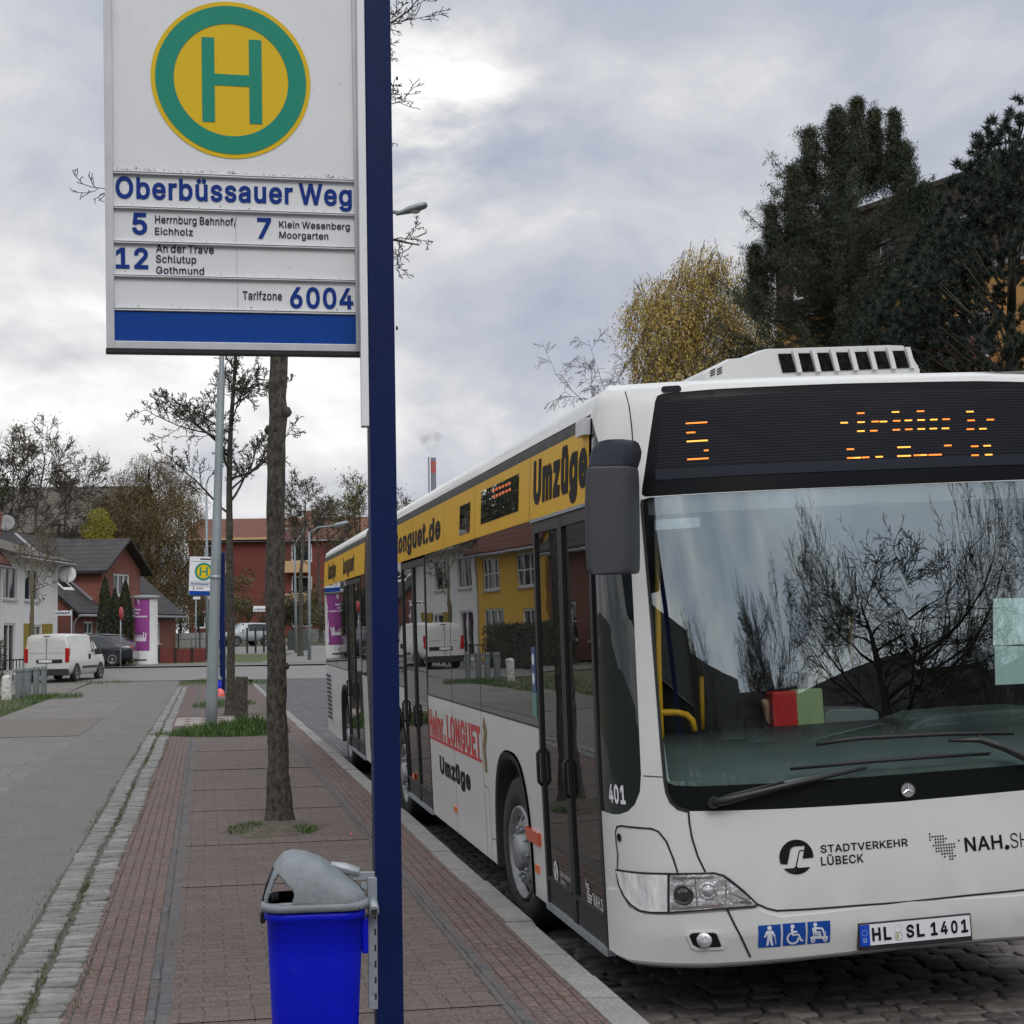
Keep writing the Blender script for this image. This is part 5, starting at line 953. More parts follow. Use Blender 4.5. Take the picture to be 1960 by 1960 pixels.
# under lip
b = MB(); vs = []
for i in range(61):
    w_ = 0.06 + (2 * WC - 0.12) * i / 60; z = float(np.interp(min(w_, 2 * WC - w_), [0.06, 0.3, 0.7, 1.2, WC], [0.325, 0.300, 0.305, 0.325, 0.335]))
    vs += [S(w_, z, 0.0), S(w_, z - 0.018, -0.03), S(w_, z - 0.02, -0.16)]
b.add(vs, [(3 * i + k, 3 * i + k + 1, 3 * i + k + 4, 3 * i + k + 3) for i in range(60) for k in (0, 1)], 0, True)
b.build('bumper_lip', m_bw, fr)
# panel gaps
b = MB()
g1 = [H5(490, 452), H5(493, 500), H5(505, 570), H5(530, 650), H5(562, 716)]
g2 = [H5(655, 872), H5(690, 945), H5(755, 1080)]
g3 = [H5(780, 852), H5(830, 874), H5(870, 883), H5(1000, 877), H5(1200, 862), (WC, H5(1430, 845)[1])]
ht = [H5(184, 702), H5(186, 640), H5(180, 600), H5(176, 545), H5(182, 522), H5(200, 518), H5(330, 530), H5(360, 542), H5(395, 585), H5(425, 660), H5(443, 718)]
g4 = [(0.44, 1.175), (0.55, 1.17)]
for g_ in (g1, g2, g3, ht): 
    for q in (g_, mir(g_)): b = MB(); ribbon(b, q, 0.009, 0.0155 if g_ is g2 else 0.0025); b.build('panel_gap', m_seam, fr)
b = MB()
ribbon(b, g4, 0.004, 0.002)
ribbon(b, [H4(218, 335), H4(235, 400), H4(245, 480), H4(250, 545)], 0.007, 0.002)
b.build('panel_gap', m_seam, fr)
b = MB(); c = H5(193, 568); disc(b, lambda x, z: S(x, z, 0.004), c[0], c[1], 0.017, 0.020); b.build('hatch_lock', m_ltr, fr)
# quarter glass, windscreen, destination box
for f in (lambda p: p, mir):
    b = MB(); patch(b, f(QG), -0.006); b.build('quarter_window', m_qglass, fr)
wsp = part('windscreen', bus)
full = WSL + mir(WSL)[::-1][1:-1]
b = MB(); patch(b, full, -0.004); b.build('windscreen_pane', m_ws, wsp)
b = MB()
fz = lambda w_: 1.135
fb = [(0.540, 1.17), (0.560, 1.145), (0.60, 1.130), (0.70, 1.125), (1.1, 1.125), (WC, 1.125)]
lo_ = [p for p in WSL if p[1] < 1.2][::-1]
pl = fb + lo_[:1] + lo_[1:]
patch(b, [(0.553, 1.17)] + fb[1:] + lo_, -0.0015); patch(b, mir([(0.553, 1.17)] + fb[1:] + lo_), -0.0015)
b.build('black_border', mat('ceramic_border', (0.006, 0.008, 0.008), 0.3, spec=0.22), wsp)
for q in (WSL[3:12], mir(WSL[3:12])): b = MB(); ribbon(b, q, 0.016, 0.0025); b.build('rubber_seal', m_rub, wsp)
b = MB(); patch(b, [(0.58, 2.40), (2 * WC - 0.58, 2.40), (2 * WC - 0.58, 2.48), (0.58, 2.48)], -0.03); b.build('sun_blind', mat('sun_blind_grey', (0.10, 0.10, 0.105), 0.8), wsp)
dp = part('destination_display', bus)
b = MB(); fd = DSL + mir(DSL)[::-1][1:-1]; patch(b, fd, -0.003); b.build('display_glass', mat('display_black', (0.004, 0.005, 0.006), 0.3, spec=0.10), dp)
m_disp = mat('led_matrix', (0.018, 0.020, 0.027), 0.6, spec=0.08); t = m_disp.node_tree; bb = t.nodes['Principled BSDF']
co = t.nodes.new('ShaderNodeTexCoord'); wv_ = t.nodes.new('ShaderNodeTexWave'); wv_.bands_direction = 'Z'; wv_.inputs['Scale'].default_value = 22; t.links.new(co.outputs['Object'], wv_.inputs[0])
rp = t.nodes.new('ShaderNodeValToRGB'); rp.color_ramp.elements[0].color = (0.006, 0.007, 0.009, 1); rp.color_ramp.elements[1].color = (0.022, 0.024, 0.031, 1); t.links.new(wv_.outputs[1], rp.inputs[0]); t.links.new(rp.outputs[0], bb.inputs['Base Color'])
b = MB(); DI = [(0.72, 2.94), (0.735, 2.955), (WC, 2.965), (WC, 2.62), (0.65, 2.62)]; patch(b, DI, 0.0015); patch(b, mir(DI), 0.0015); b.build('led_panel', m_disp, dp)
b = MB(); DI2 = [(0.648, 2.618), (WC, 2.618), (WC, 2.565), (0.66, 2.565), (0.642, 2.575)]; patch(b, DI2, 0.0015); patch(b, mir(DI2), 0.0015); b.build('display_border', mat('display_border', (0.020, 0.022, 0.032), 0.6, spec=0.12), dp)
m_led = mat('led_orange', (0.9, 0.2, 0.02), 0.5, emit=((1.0, 0.22, 0.015), 1.5)); m_led2 = mat('led_amber', (0.9, 0.4, 0.05), 0.5, emit=((1.0, 0.42, 0.05), 1.5))
b = MB(); b2 = MB()
LED = [(195, 305, 243, 0), (198, 244, 291, 0), (200, 308, 336, 1), (288, 312, 382, 0), (202, 312, 428, 0)]
LED += [(a, a + 38, y, k) for a, y, k in ((1073, 191, 0), (1252, 185, 1), (1380, 181, 0), (1634, 183, 1), (1075, 237, 1), (1148, 234, 0), (1190, 234, 1), (1258, 230, 0), (1318, 228, 1), (1383, 226, 1), (1448, 224, 1), (1512, 222, 0), (1738, 224, 0), (1074, 283, 1), (1140, 281, 0), (1256, 276, 0), (1320, 274, 0), (1384, 272, 1), (1446, 270, 1), (1508, 269, 1), (1636, 273, 0), (1700, 271, 1), (988, 240, 1),
        (1020, 376, 0), (1280, 366, 1), (1520, 357, 0), (1658, 361, 0), (1722, 358, 1), (1022, 421, 0), (1056, 420, 1), (1098, 418, 0), (1168, 415, 1), (1280, 411, 1), (1364, 407, 0), (1440, 405, 0), (1660, 407, 0), (1730, 404, 1), (1640, 228, 0), (1312, 410, 1), (1395, 406, 1), (1470, 404, 0), (1310, 365, 1))]
for x0, x1, y, k in LED:
    p = hit(1240 + x0 / 2.683, 720 + y / 2.683, 0.9, 2.8); q = hit(1240 + x1 / 2.683, 720 + (y - (x1 - x0) * 0.02) / 2.683, 0.9, 2.8)
    (b, b2)[k].add([S(p[0], p[1] - 0.0035, 0.003), S(q[0], p[1] - 0.0035, 0.003), S(q[0], p[1] + 0.0035, 0.003), S(p[0], p[1] + 0.0035, 0.003)], [(0, 1, 2, 3)])
o = b.build('led_row', m_led, dp); o = b2.build('led_row', m_led2, dp)
b = MB(); c = H4(415, 325); 
ribbon(b, [(c[0] - 0.035, c[1]), (c[0] + 0.035, c[1])], 0.034, 0.004); disc(b, lambda x, z: S(x, z, 0.004), c[0] - 0.035, c[1], 0.017); disc(b, lambda x, z: S(x, z, 0.004), c[0] + 0.035, c[1], 0.017); b.build('marker_lamp', m_ltr, bus)
# ---- roof
b = MB(); us = [-0.1] + [x for x in (0.5, 1, 2, 4, 6, 8, 10.85)]; vs = []
front = []
for i in range(41):
    w_ = (2 * WC) * i / 40; front.append((S(w_, 3.06), S(w_, 3.06)))
n = 110
rows = []
for j in range(n + 1):                                    # from the front centre back to the first square section
    pl_ = S(WC - (WC + 0.1) * j / n, 3.06); pr = S(WC + (WC + 0.1) * j / n, 3.06); rows.append((pl_, pr))
for uu in (2, 5, 8, 10.88): rows.append((S(0.5 - uu, 3.06), S(2 * WC - 0.5 + uu, 3.06)))
for a, c in rows: 
    for f in (0, 0.1, 0.3, 0.5, 0.7, 0.9, 1): p = a.lerp(c, f); vs.append(p + Vector((0, 0, 0.035 * (1 - (2 * f - 1) ** 2) * min(1, max(0.0, (a.y + c.y) / 2 - 0.42) / 1.2) - 0.007)))
b.add(vs, [(i * 7 + k, i * 7 + k + 1, i * 7 + k + 8, i * 7 + k + 7) for i in range(len(rows) - 1) for k in range(6)], 0, True)
for u0, u1 in ((0.59, 10.9), (11.6, 17.9)):
    patch(b, rect(u0, u1, 2.93, 3.06), 0.0); patch(b, mir(rect(u0, u1, 2.93, 3.06)), 0.0)
vs = []
for uu in (11.6, 17.9):
    for f in (0, 0.5, 1): p = S(0.5 - uu, 3.06).lerp(S(2 * WC - 0.5 + uu, 3.06), f); vs.append(p + Vector((0, 0, 0.03 * (f == 0.5))))
b.add(vs, [(0, 1, 4, 3), (1, 2, 5, 4)])
b.build('roof', m_bw, bus)
b = MB()
for u0, u1 in ((0.5, 10.9), (11.6, 17.9)): patch(b, rect(u0, u1, 2.862, 2.93), -0.004); patch(b, mir(rect(u0, u1, 2.862, 2.93)), -0.004)
b.build('roof_gutter', mat('gutter_black', (0.02, 0.019, 0.018), 0.6, var=(0.05, 0.047, 0.042), vscale=5), bus)
# ---- lower side panels with wheel arches
def arch(uc, r=0.605, top=1.10, z0=0.30):
    return [(uc + r * math.copysign(abs(math.cos(a)) ** 0.7, math.cos(a)), z0 + (top - z0) * math.sin(a) ** 0.72) for a in [PI * k / 24 for k in range(25)]]
WU = (2.79, 8.64, 14.66)
sd = part('side_panels', bus)
def side(u0, u1, arches, mat_, mirror=False, nm='side_panel'):
    pts = [(u0, 0.30)]
    top = [(u0, 1.30), (u1, 1.30), (u1, 0.30)]
    pl_ = [(u0, 1.30), (u0, 0.30)]
    for uc in arches: pl_ += [(p[0], p[1]) for p in arch(uc)[::-1]]
    pl_ += [(u1, 0.30), (u1, 1.30)]
    poly = [(0.5 - u, z) for u, z in pl_]
    if mirror: poly = mir(poly)
    b = MB(); patch(b, poly, 0.0, th=0.05, smooth=False); return b.build(nm, mat_, sd)
side(1.845, 6.44, [WU[0]], m_bw); side(8.09, 10.9, [WU[1]], m_bw); side(11.6, 12.14, [], m_bw); side(14.04, 17.88, [WU[2]], m_bw)
side(0.45, 10.9, WU[:2], m_bw, True); side(11.6, 17.88, WU[2:], m_bw, True)
for uc in WU:
    a_ = arch(uc, 0.595, 1.09); a2 = arch(uc, 0.545, 1.045)
    for f in ((lambda u: 0.5 - u), (lambda u: 2 * WC - 0.5 + u)):
        vs = [S(f(u), z, 0.012) for u, z in a_] + [S(f(u), z, 0.006) for u, z in a2] + [S(f(u), z, -0.30) for u, z in a2]
        b = MB(); n = len(a_); b.add(vs, [(i, i + 1, n + i + 1, n + i) for i in range(n - 1)] + [(n + i, n + i + 1, 2 * n + i + 1, 2 * n + i) for i in range(n - 1)], 0, True); b.build('wheel_arch', m_black, sd)
b = MB()                                                  # panel seams, skirt hatch lines
for uu in (3.80, 5.1): ribbon(b, [(0.5 - uu, 0.30), (0.5 - uu, 1.30)], 0.007, 0.002)
ribbon(b, [(0.5 - 3.62, 0.30), (0.5 - 3.62, 0.78), (0.5 - 3.80, 0.79)], 0.005, 0.002); ribbon(b, [(0.5 - 3.47, 0.46), (0.5 - 3.6, 0.45)], 0.006, 0.002)
for uu in (9.8, 11.9, 16.6): ribbon(b, [(0.5 - uu, 0.30), (0.5 - uu, 1.30)], 0.007, 0.002)
b.build('panel_gap', m_seam, sd)
# rear louvres and end wall
b = MB()
for k in range(11): 
    z = 0.50 + k * 0.062
    b.add([S(0.5 - 16.95, z, 0.012), S(0.5 - 17.75, z, 0.012), S(0.5 - 17.75, z + 0.036, 0.002), S(0.5 - 16.95, z + 0.036, 0.002)], [(0, 1, 2, 3)])
b.build('engine_grille', m_black, sd)
b = MB(); b.add([S(0.5 - 17.89, 0.3), S(2 * WC - 0.5 + 17.89, 0.3), S(2 * WC - 0.5 + 17.89, 3.06), S(0.5 - 17.89, 3.06)], [(3, 2, 1, 0)]); b.build('rear_wall', m_bw, bus)
# ---- dark glazing band, each pane its own
def pane(u0, u1, mirror=False, z0=1.305, z1=2.492, m=m_win, nm='side_window', par=bus, off=-0.002):
    poly = rect(u0 + 0.006, u1 - 0.006, z0, z1); b = MB(); patch(b, mir(poly) if mirror else poly, off); return b.build(nm, m, par)
for u0, u1 in ((1.845, 3.80), (3.80, 5.1), (5.1, 6.44), (8.09, 9.5), (9.5, 10.9), (11.6, 12.14), (14.04, 15.9), (15.9, 17.85)): pane(u0, u1)
for u0, u1 in ((0.45, 2.0), (2.0, 4.0), (4.0, 6.4), (6.4, 8.6), (8.6, 10.9), (11.6, 14.6), (14.6, 17.85)): pane(u0, u1, True)
b = MB()
for uu in (3.80, 5.1, 9.5, 15.9): ribbon(b, [(0.5 - uu, 1.30), (0.5 - uu, 2.49)], 0.012, -0.001)
for u0, u1 in ((1.845, 6.44), (8.09, 10.9), (14.04, 17.88)): ribbon(b, [(0.5 - u1, 1.302), (0.5 - u0, 1.302)], 0.008, 0.002)
b.build('window_seal', m_rub, bus)
# ---- yellow advertising band
yb = part('yellow_band', bus)
b = MB()
for u0, u1 in ((0.47, 10.9), (11.6, 17.88)):
    patch(b, rect(u0, u1, 2.492, 2.862), 0.001); patch(b, mir(rect(u0, u1, 2.492, 2.862)), 0.001)
b.build('yellow_panel', m_byel, yb)
b = MB(); u_, v_ = HS(923, 922), HS(995, 977)
def qpix(pts): return [HS(760 + x / 4.6, 780 + y / 4.6) for x, y in pts]
patch(b, rect(2.27, 3.60, 2.575, 2.80), 0.004); patch(b, rect(4.06, 4.53, 2.55, 2.765), 0.004)
b.build('band_window', m_win, yb)
b = MB()
for x0, x1, y in ((845, 1015, 735), (848, 1018, 790)):
    for k in range(6):
        f = k / 6; xa = x0 + (x1 - x0) * f; xb = x0 + (x1 - x0) * (f + 0.11); ya = y - 75 * f
        p, q = HS(760 + xa / 4.6, 780 + ya / 4.6), HS(760 + xb / 4.6, 780 + (ya - 8) / 4.6)
        ribbon(b, [p, (q[0], p[1])], 0.016, 0.0055)
b.build('led_row', mat('led_dim', (0.5, 0.1, 0.02), 0.5, emit=((1.0, 0.2, 0.02), 0.35)), yb)
b = MB()
for uu in (1.93, 3.86, 5.35, 7.3, 9.4, 13.3, 15.6): ribbon(b, [(0.5 - uu, 2.49), (0.5 - uu, 2.862)], 0.006, 0.003)
b.build('panel_gap', m_seam, yb)
b = MB()
side_fn = lambda o: (lambda x, z, e=0.0: S(x, z, o + e))
zt, zd = 2.846, 2.512
for s, xa, xb, za, zb2, bo in (('Umzüge', 0.5 - 1.82, 0.5 - 0.50, 2.512, 2.835, 0.075), ('www.longuet.de', HS(763, 1030)[0] - 1.75, HS(843, 1030)[0], 2.530, 2.772, 0.062), ('Umzüge', 0.5 - 17.1, 0.5 - 15.7, zd, zt - 0.03, 0.06), ('longuet', 0.5 - 14.5, 0.5 - 12.9, zd, zt - 0.05, 0.06)):
    b = MB(); text_on(b, s, side_fn(0.004), xa, xb, za, zb2, 0, bo); b.build('lettering', m_ltr, yb)
# advertising on the lower panels
ad = part('side_lettering', bus)
b = MB(); x0 = HS(822, 1400)[0]; x1 = HS(921, 1420)[0]; zu = HS(921, 1458)[1]
z_l = (HS(921, 1454)[1] + HS(822, 1411)[1]) / 2; z_t = (HS(917, 1386)[1] + HS(822, 1357)[1]) / 2
text_on(b, 'Heinr. LONGUET', side_fn(0.003), x0, x1 - 0.03, z_l + 0.012, z_t, 0, 0.05); ribbon(b, [(x0, z_l), (x1, z_l)], 0.022, 0.003); b.build('red_name', m_red, ad)
b = MB(); text_on(b, 'Umzüge', side_fn(0.003), HS(843, 1475)[0], HS(901, 1500)[0], HS(895, 1521)[1] + 0.005, HS(845, 1446)[1], 0, 0.075); b.build('black_word', m_ltr, ad)
b = MB(); q = [HS(925, 1381), HS(930, 1400), HS(927, 1430), HS(930, 1460), HS(931, 1478)]
ribbon(b, q, 0.09, 0.003); b.build('rope_picture', mat('rope_tan', (0.20, 0.14, 0.05), 0.7), ad)
b = MB(); text_on(b, '401', side_fn(-0.003), H5(146, 400)[0], H5(217, 410)[0], H5(180, 424)[1], H5(180, 341)[1], 0, 0.05); b.build('fleet_number', m_white, fr)
# ---- doors: two leaves in a black portal
def door(u0, u1, front_=False):
    d = part('door', bus)
    um = (u0 + u1) / 2; b = MB()
    for a, c in ((u0, u0 + 0.05), (u1 - 0.05, u1), (um - 0.045, um - 0.004), (um + 0.004, um + 0.045)): patch(b, rect(a, c, 0.325, 2.47), 0.004, th=0.04, smooth=False)
    for a, c in ((u0 + 0.05, um - 0.045), (um + 0.045, u1 - 0.05)):
        patch(b, rect(a, c, 0.325, 0.455), -0.004, th=0.02, smooth=False); patch(b, rect(a, c, 2.41, 2.47), 0.003, th=0.03, smooth=False); patch(b, rect(a, c, 0.458, 0.475), 0.008, th=0.02, smooth=False)
    b.build('door_frame', m_rub, d)
    for a, c in ((u0 + 0.05, um - 0.045), (um + 0.045, u1 - 0.05)):
        b = MB(); patch(b, rect(a, c, 0.475, 2.41), -0.010); b.build('door_glass', m_dglass, d)
    b = MB(); patch(b, rect(u0, u1, 0.285, 0.322), 0.012, th=0.05, smooth=False); b.build('sill_trim', m_galv, d); b = MB()
    if front_: patch(b, rect(u0 - 0.05, u1 + 0.02, 2.474, 2.492), 0.014, th=0.02, smooth=False)
    if front_: b.build('top_trim', m_galv, d)
    b = MB()
    for uu in (um - 0.02, u1 - 0.03):
        b = MB(); b.tube([S(0.5 - uu, 0.98, 0.004), S(0.5 - uu, 1.0, 0.022), S(0.5 - uu, 1.16, 0.022), S(0.5 - uu, 1.18, 0.004)], 0.011, 8); b.build('finger_guard', m_rub, d)
    return d
d1 = door(0.445, 1.84, True); door(6.445, 8.085); door(12.145, 14.035)
b = MB(); c = HS(1000 + 150 / 2.415, 1050 + 1495 / 2.415); disc(b, side_fn(-0.006), c[0], c[1], 0.055, 0.062, 0.6); ribbon(b, [(c[0] - 0.02, c[1] - 0.03), (c[0] + 0.02, c[1] + 0.03)], 0.03, -0.006)
text_on(b, 'STADTVERKEHR', side_fn(-0.006), c[0] + 0.10, c[0] + 0.36, c[1] - 0.005, c[1] + 0.022); text_on(b, 'LÜBECK', side_fn(-0.006), c[0] + 0.10, c[0] + 0.24, c[1] - 0.05, c[1] - 0.015)
c = HS(1000 + 345 / 2.415, 1050 + 1640 / 2.415); text_on(b, 'NAH.SH', side_fn(-0.006), c[0] - 0.10, c[0] + 0.14, c[1] - 0.03, c[1] + 0.035, 0, 0.02)
NAHD = ['*............', '******.......', '*.*****......', '..****.....*.', '.*********...', '..********...', '..*******....', '....*****....', '.....*.***...', '.......**....']
def nah_dots(mb, fn, x0, z1, dx, dz, r):
    for i, row in enumerate(NAHD):
        for j, ch in enumerate(row):
            if ch == '*': disc(mb, fn, x0 + j * dx, z1 - i * dz, r, r, n=8)
nah_dots(b, side_fn(-0.006), c[0] - 0.25, c[1] + 0.075, 0.0125, 0.0165, 0.007)
b.build('door_sticker', mat('sticker_white', (0.55, 0.55, 0.55), 0.5), d1)
# small fittings on the side
m_or = mat('indicator_orange', (0.62, 0.075, 0.01), 0.2, coat=0.5); m_or2 = mat('reflector_orange', (0.75, 0.14, 0.01), 0.25)
def block(mb, w0, w1, z0, z1, d): patch(mb, [(w0, z0), (w1, z0), (w1, z1), (w0, z1)], d, th=d + 0.002, smooth=False)
b = MB(); p, q = HS(1013, 1605), HS(1034, 1578); block(b, p[0] - 0.01, q[0], p[1], p[1] + 0.075, 0.018); b.build('side_indicator', m_or, bus, 0.004)
b = MB(); p = HS(1027, 1668); block(b, p[0], p[0] + 0.10, p[1], p[1] + 0.045, 0.008); b.build('side_reflector', m_or2, bus)
b = MB(); p = HS(871, 1553); block(b, p[0], p[0] + 0.11, p[1], p[1] + 0.045, 0.008); b.build('side_reflector', m_or2, bus)
b = MB(); p = HS(791, 1490); block(b, p[0], p[0] + 0.1, p[1], p[1] + 0.05, 0.008); b.build('side_reflector', m_or2, bus)
b = MB(); block(b, 0.5 - 1.985, 0.5 - 1.88, 1.50, 1.76, 0.003); b.build('pictogram_strip', mat('sticker_blue', (0.03, 0.075, 0.19), 0.4), bus)
b = MB(); block(b, 0.5 - 1.985, 0.5 - 1.88, 1.36, 1.495, 0.003); b.build('pictogram_strip', mat('sticker_teal', (0.10, 0.24, 0.22), 0.4), bus)
b = MB(); disc(b, side_fn(0.0045), 0.5 - 1.93, 1.69, 0.035, n=16); disc(b, side_fn(0.0045), 0.5 - 1.93, 1.58, 0.035, n=16); b.build('pictogram_white', m_white, bus)
b = MB(); p = HS(1116, 838); block(b, p[0], p[0] + 0.16, p[1], p[1] + 0.085, 0.04); b.build('door_sensor', m_alu, bus, 0.01)
# ---- headlamps
m_chrome = mat('reflector_chrome', (0.92, 0.92, 0.92), 0.18, 0.55, var=(0.50, 0.51, 0.52), vscale=26, bump=1.0, bscale=24)
m_rib = mat('ribbed_lens', (0.72, 0.72, 0.73), 0.25, 0.3, var=(0.98, 0.96, 0.96), vscale=13, bump=1.0, bscale=26, stretch=(1, 1, 0.25))
m_clear = bpy.data.materials.new('clear_cover'); m_clear.use_nodes = True; t = m_clear.node_tree
for n in list(t.nodes): t.nodes.remove(n)
o_ = t.nodes.new('ShaderNodeOutputMaterial'); mx_ = t.nodes.new('ShaderNodeMixShader'); tr = t.nodes.new('ShaderNodeBsdfTransparent'); gl = t.nodes.new('ShaderNodeBsdfGlossy'); lw = t.nodes.new('ShaderNodeFresnel')
gl.inputs['Roughness'].default_value = 0.03; two_sided(t, lw, 1.7); tr.inputs[0].default_value = (0.93, 0.93, 0.93, 1)
t.links.new(lw.outputs[0], mx_.inputs[0]); t.links.new(tr.outputs[0], mx_.inputs[1]); t.links.new(gl.outputs[0], mx_.inputs[2]); t.links.new(mx_.outputs[0], o_.inputs[0])
O1 = [H5(*p) for p in ((190, 710), (300, 724), (404, 727), (404, 885), (330, 884), (290, 876), (255, 852), (225, 815), (205, 770))]
O2 = [H5(*p) for p in ((414, 728), (480, 727), (600, 724), (632, 733), (660, 752), (720, 800), (778, 852), (770, 858), (655, 866), (530, 877), (414, 884))]
for f in (lambda p: p, mir):
    hl = part('headlight', bus)
    b = MB(); oo = [H5(*p) for p in ((184, 703), (300, 717), (404, 720), (600, 717), (640, 727), (672, 748), (730, 796), (792, 856), (772, 866), (655, 874), (530, 884), (410, 893), (325, 892), (280, 882), (245, 857), (215, 818), (195, 770))]
    patch(b, f(oo), 0.0135, th=0.02); b.build('housing', m_rub, hl)
    b = MB(); patch(b, f(O1), 0.017); b.build('indicator_lens', m_rib, hl)
    b = MB(); patch(b, f(O2), 0.0155); b.build('reflector', m_chrome, hl)
    sgn = 1 if f(O1[:1])[0][0] < WC else -1
    for cx_, cy_, r_, nm, mm in ((472, 812, 0.036, 'projector_lens', mat('projector_glass', (0.03, 0.03, 0.032), 0.05, ior=1.8)), (575, 795, 0.030, 'reflector_bowl', m_chrome)):
        c = f([H5(cx_, cy_)])[0]; c0 = S(c[0], c[1], 0.016); nrm = (S(c[0], c[1], 0.05) - S(c[0], c[1], 0.0)).normalized()
        q_ = nrm.to_track_quat('Z', 'Y').to_matrix(); b = MB()
        b.lathe([(r_ * 1.35, 0.0), (r_ * 1.25, 0.008), (r_ * 1.05, 0.010), (r_, 0.004), (r_ * 0.8, 0.010), (r_ * 0.4, 0.015), (0.0, 0.016)], c0, 24, 0, q_); b.build(nm, mm, hl)
    b = MB(); ribbon(b, f([H5(425, 742), H5(600, 738)]), 0.010, 0.0165); ribbon(b, f([H5(650, 750), H5(653, 858)]), 0.008, 0.0165); ribbon(b, f([H5(420, 872), H5(640, 858)]), 0.012, 0.0165)
    ribbon(b, f([H5(662, 838), H5(760, 848)]), 0.012, 0.0165); ribbon(b, f([H5(662, 800), H5(745, 838)]), 0.010, 0.0165); ribbon(b, f([H5(520, 745), H5(530, 860)]), 0.006, 0.0165)
    b.build('chrome_trim', mat('bright_chrome', (0.85, 0.85, 0.85), 0.08, 1.0), hl)
    b = MB(); patch(b, f(O2), 0.036); b.build('cover_glass', m_clear, hl)
    fg = part('fog_lamp', bus)
    b = MB(); rim = [H5(*p) for p in ((484, 985), (495, 972), (515, 968), (605, 967), (622, 976), (648, 1035), (640, 1047), (530, 1052), (505, 1040))]
    patch(b, f(rim), 0.018, th=0.01); b.build('fog_surround', m_bw, fg, 0.004)
    b = MB(); rim2 = [H5(*p) for p in ((497, 988), (505, 978), (520, 975), (600, 974), (612, 980), (632, 1030), (625, 1036), (535, 1038), (512, 1026))]
    patch(b, f(rim2), 0.0195); b.build('fog_recess', m_bblack, fg)
    b = MB(); c = f([H5(560, 1006)])[0]; c0 = S(c[0], c[1], 0.019); nrm = (S(c[0], c[1], 0.05) - S(c[0], c[1])).normalized(); b.lathe([(0.036, 0), (0.034, 0.006), (0.02, 0.012), (0, 0.014)], c0, 20, 0, nrm.to_track_quat('Z', 'Y').to_matrix()); b.build('fog_lens', m_chrome, fg)
# ---- logos, plate, stickers
fnt = lambda o: (lambda x, z, e=0.0: S(x, z, o + e))
lg = part('operator_logo', bus)
def HL(x, y): return hit(1480 + x / 10.733, 1580 + y / 10.733, 0.9, 0.9)
def blackpoly(mb, pts, off=0.003): patch(mb, [HL(*p) for p in pts], off)
b = MB(); cc = (474, 645)
def arc(a0, a1, n=14, r=(350, 358)): return [(cc[0] + r[0] * math.cos(math.radians(a0 + (a1 - a0) * k / n)), cc[1] - r[1] * math.sin(math.radians(a0 + (a1 - a0) * k / n))) for k in range(n + 1)]
blackpoly(b, arc(204, -2, 26) + [(600, 680), (645, 415), (440, 425), (385, 450), (350, 500), (290, 800)])
blackpoly(b, [(205, 885), (400, 875), (440, 855), (468, 815), (490, 850), (530, 868), (755, 848)] + arc(-40, -138, 14))
blackpoly(b, [(455, 840), (520, 540), (545, 505), (640, 495), (640, 515), (560, 522), (540, 548), (482, 840)])
b.build('roundel', m_ltr, lg)
b = MB(); p = H5(1058, 634); q = H5(1433, 606); text_on(b, 'STADTVERKEHR', fnt(0.003), p[0], q[0], (p[1] + q[1]) / 2, (H5(1058, 599)[1] + H5(1433, 573)[1]) / 2, 0, 0.018)
p = H5(1060, 688); q = H5(1243, 676); text_on(b, 'LÜBECK', fnt(0.003), p[0], q[0], (p[1] + q[1]) / 2, H5(1100, 639)[1], 0, 0.018); b.build('operator_name', m_ltr, lg)
def HN(x, y): return hit(1760 + x / 9.66, 1570 + y / 9.66, 1.6, 0.85)
tl = part('transport_logo', bus)
b = MB(); p = HN(183, 252); q = HN(620, 700); pe = HN(575, 716); dx = (HN(620, 440)[0] - HN(237, 467)[0]) / 8; dz = (HN(183, 252)[1] - HN(575, 716)[1]) / 9
nah_dots(b, fnt(0.003), p[0], p[1], dx, dz, dx * 0.36); b.build('dot_map', m_ltr, tl)
b = MB(); p = HN(845, 580); q = HN(1535, 523); e = HN(1640, 520)
text_on(b, 'NAH', fnt(0.003), p[0], q[0], (p[1] + q[1]) / 2, (HN(845, 312)[1] + HN(1535, 262)[1]) / 2, 0, 0.02); disc(b, fnt(0.003), HN(1617, 496)[0], HN(1617, 496)[1], 0.011, n=20); b.build('bold_letters', m_ltr, tl)
b = MB(); p = HN(1690, 516); hgt = HN(1690, 235)[1] - p[1]; text_on(b, 'SH', fnt(0.003), p[0], p[0] + hgt * 1.25, p[1], p[1] + hgt, 0, -0.02); b.build('light_letters', m_ltr, tl)
# licence plate
def HP(x, y): return hit(1620 + x / 7.728, 1730 + y / 7.728, 1.6, 0.42)
pt = part('licence_plate', bus)
A, B_, C_ = HP(140, 270), HP(1805, 140), HP(1800, 520); D2 = HP(155, 660)
x0, x1 = (A[0] + D2[0]) / 2, (B_[0] + C_[0]) / 2; z1 = (A[1] + B_[1]) / 2; z0 = (D2[1] + C_[1]) / 2
def flat(o): 
    a, c = S(x0, 0.4, 0.02), S(x1, 0.4, 0.02); dr = (c - a) / (x1 - x0); nn = Vector((dr.y, -dr.x, 0)).normalized() 
    return lambda x, z: Vector((a.x + dr.x * (x - x0), a.y + dr.y * (x - x0), z)) + nn * o
def fbox(mb, xa, xb, za, zb, o0, o1):
    f0, f1 = flat(o0), flat(o1); mb.prism([(xa, za), (xb, za), (xb, zb), (xa, zb)], f0, f1)
sg = -1.0 if (flat(0.02)(x0, 0.4).y > flat(0.0)(x0, 0.4).y) else 1.0
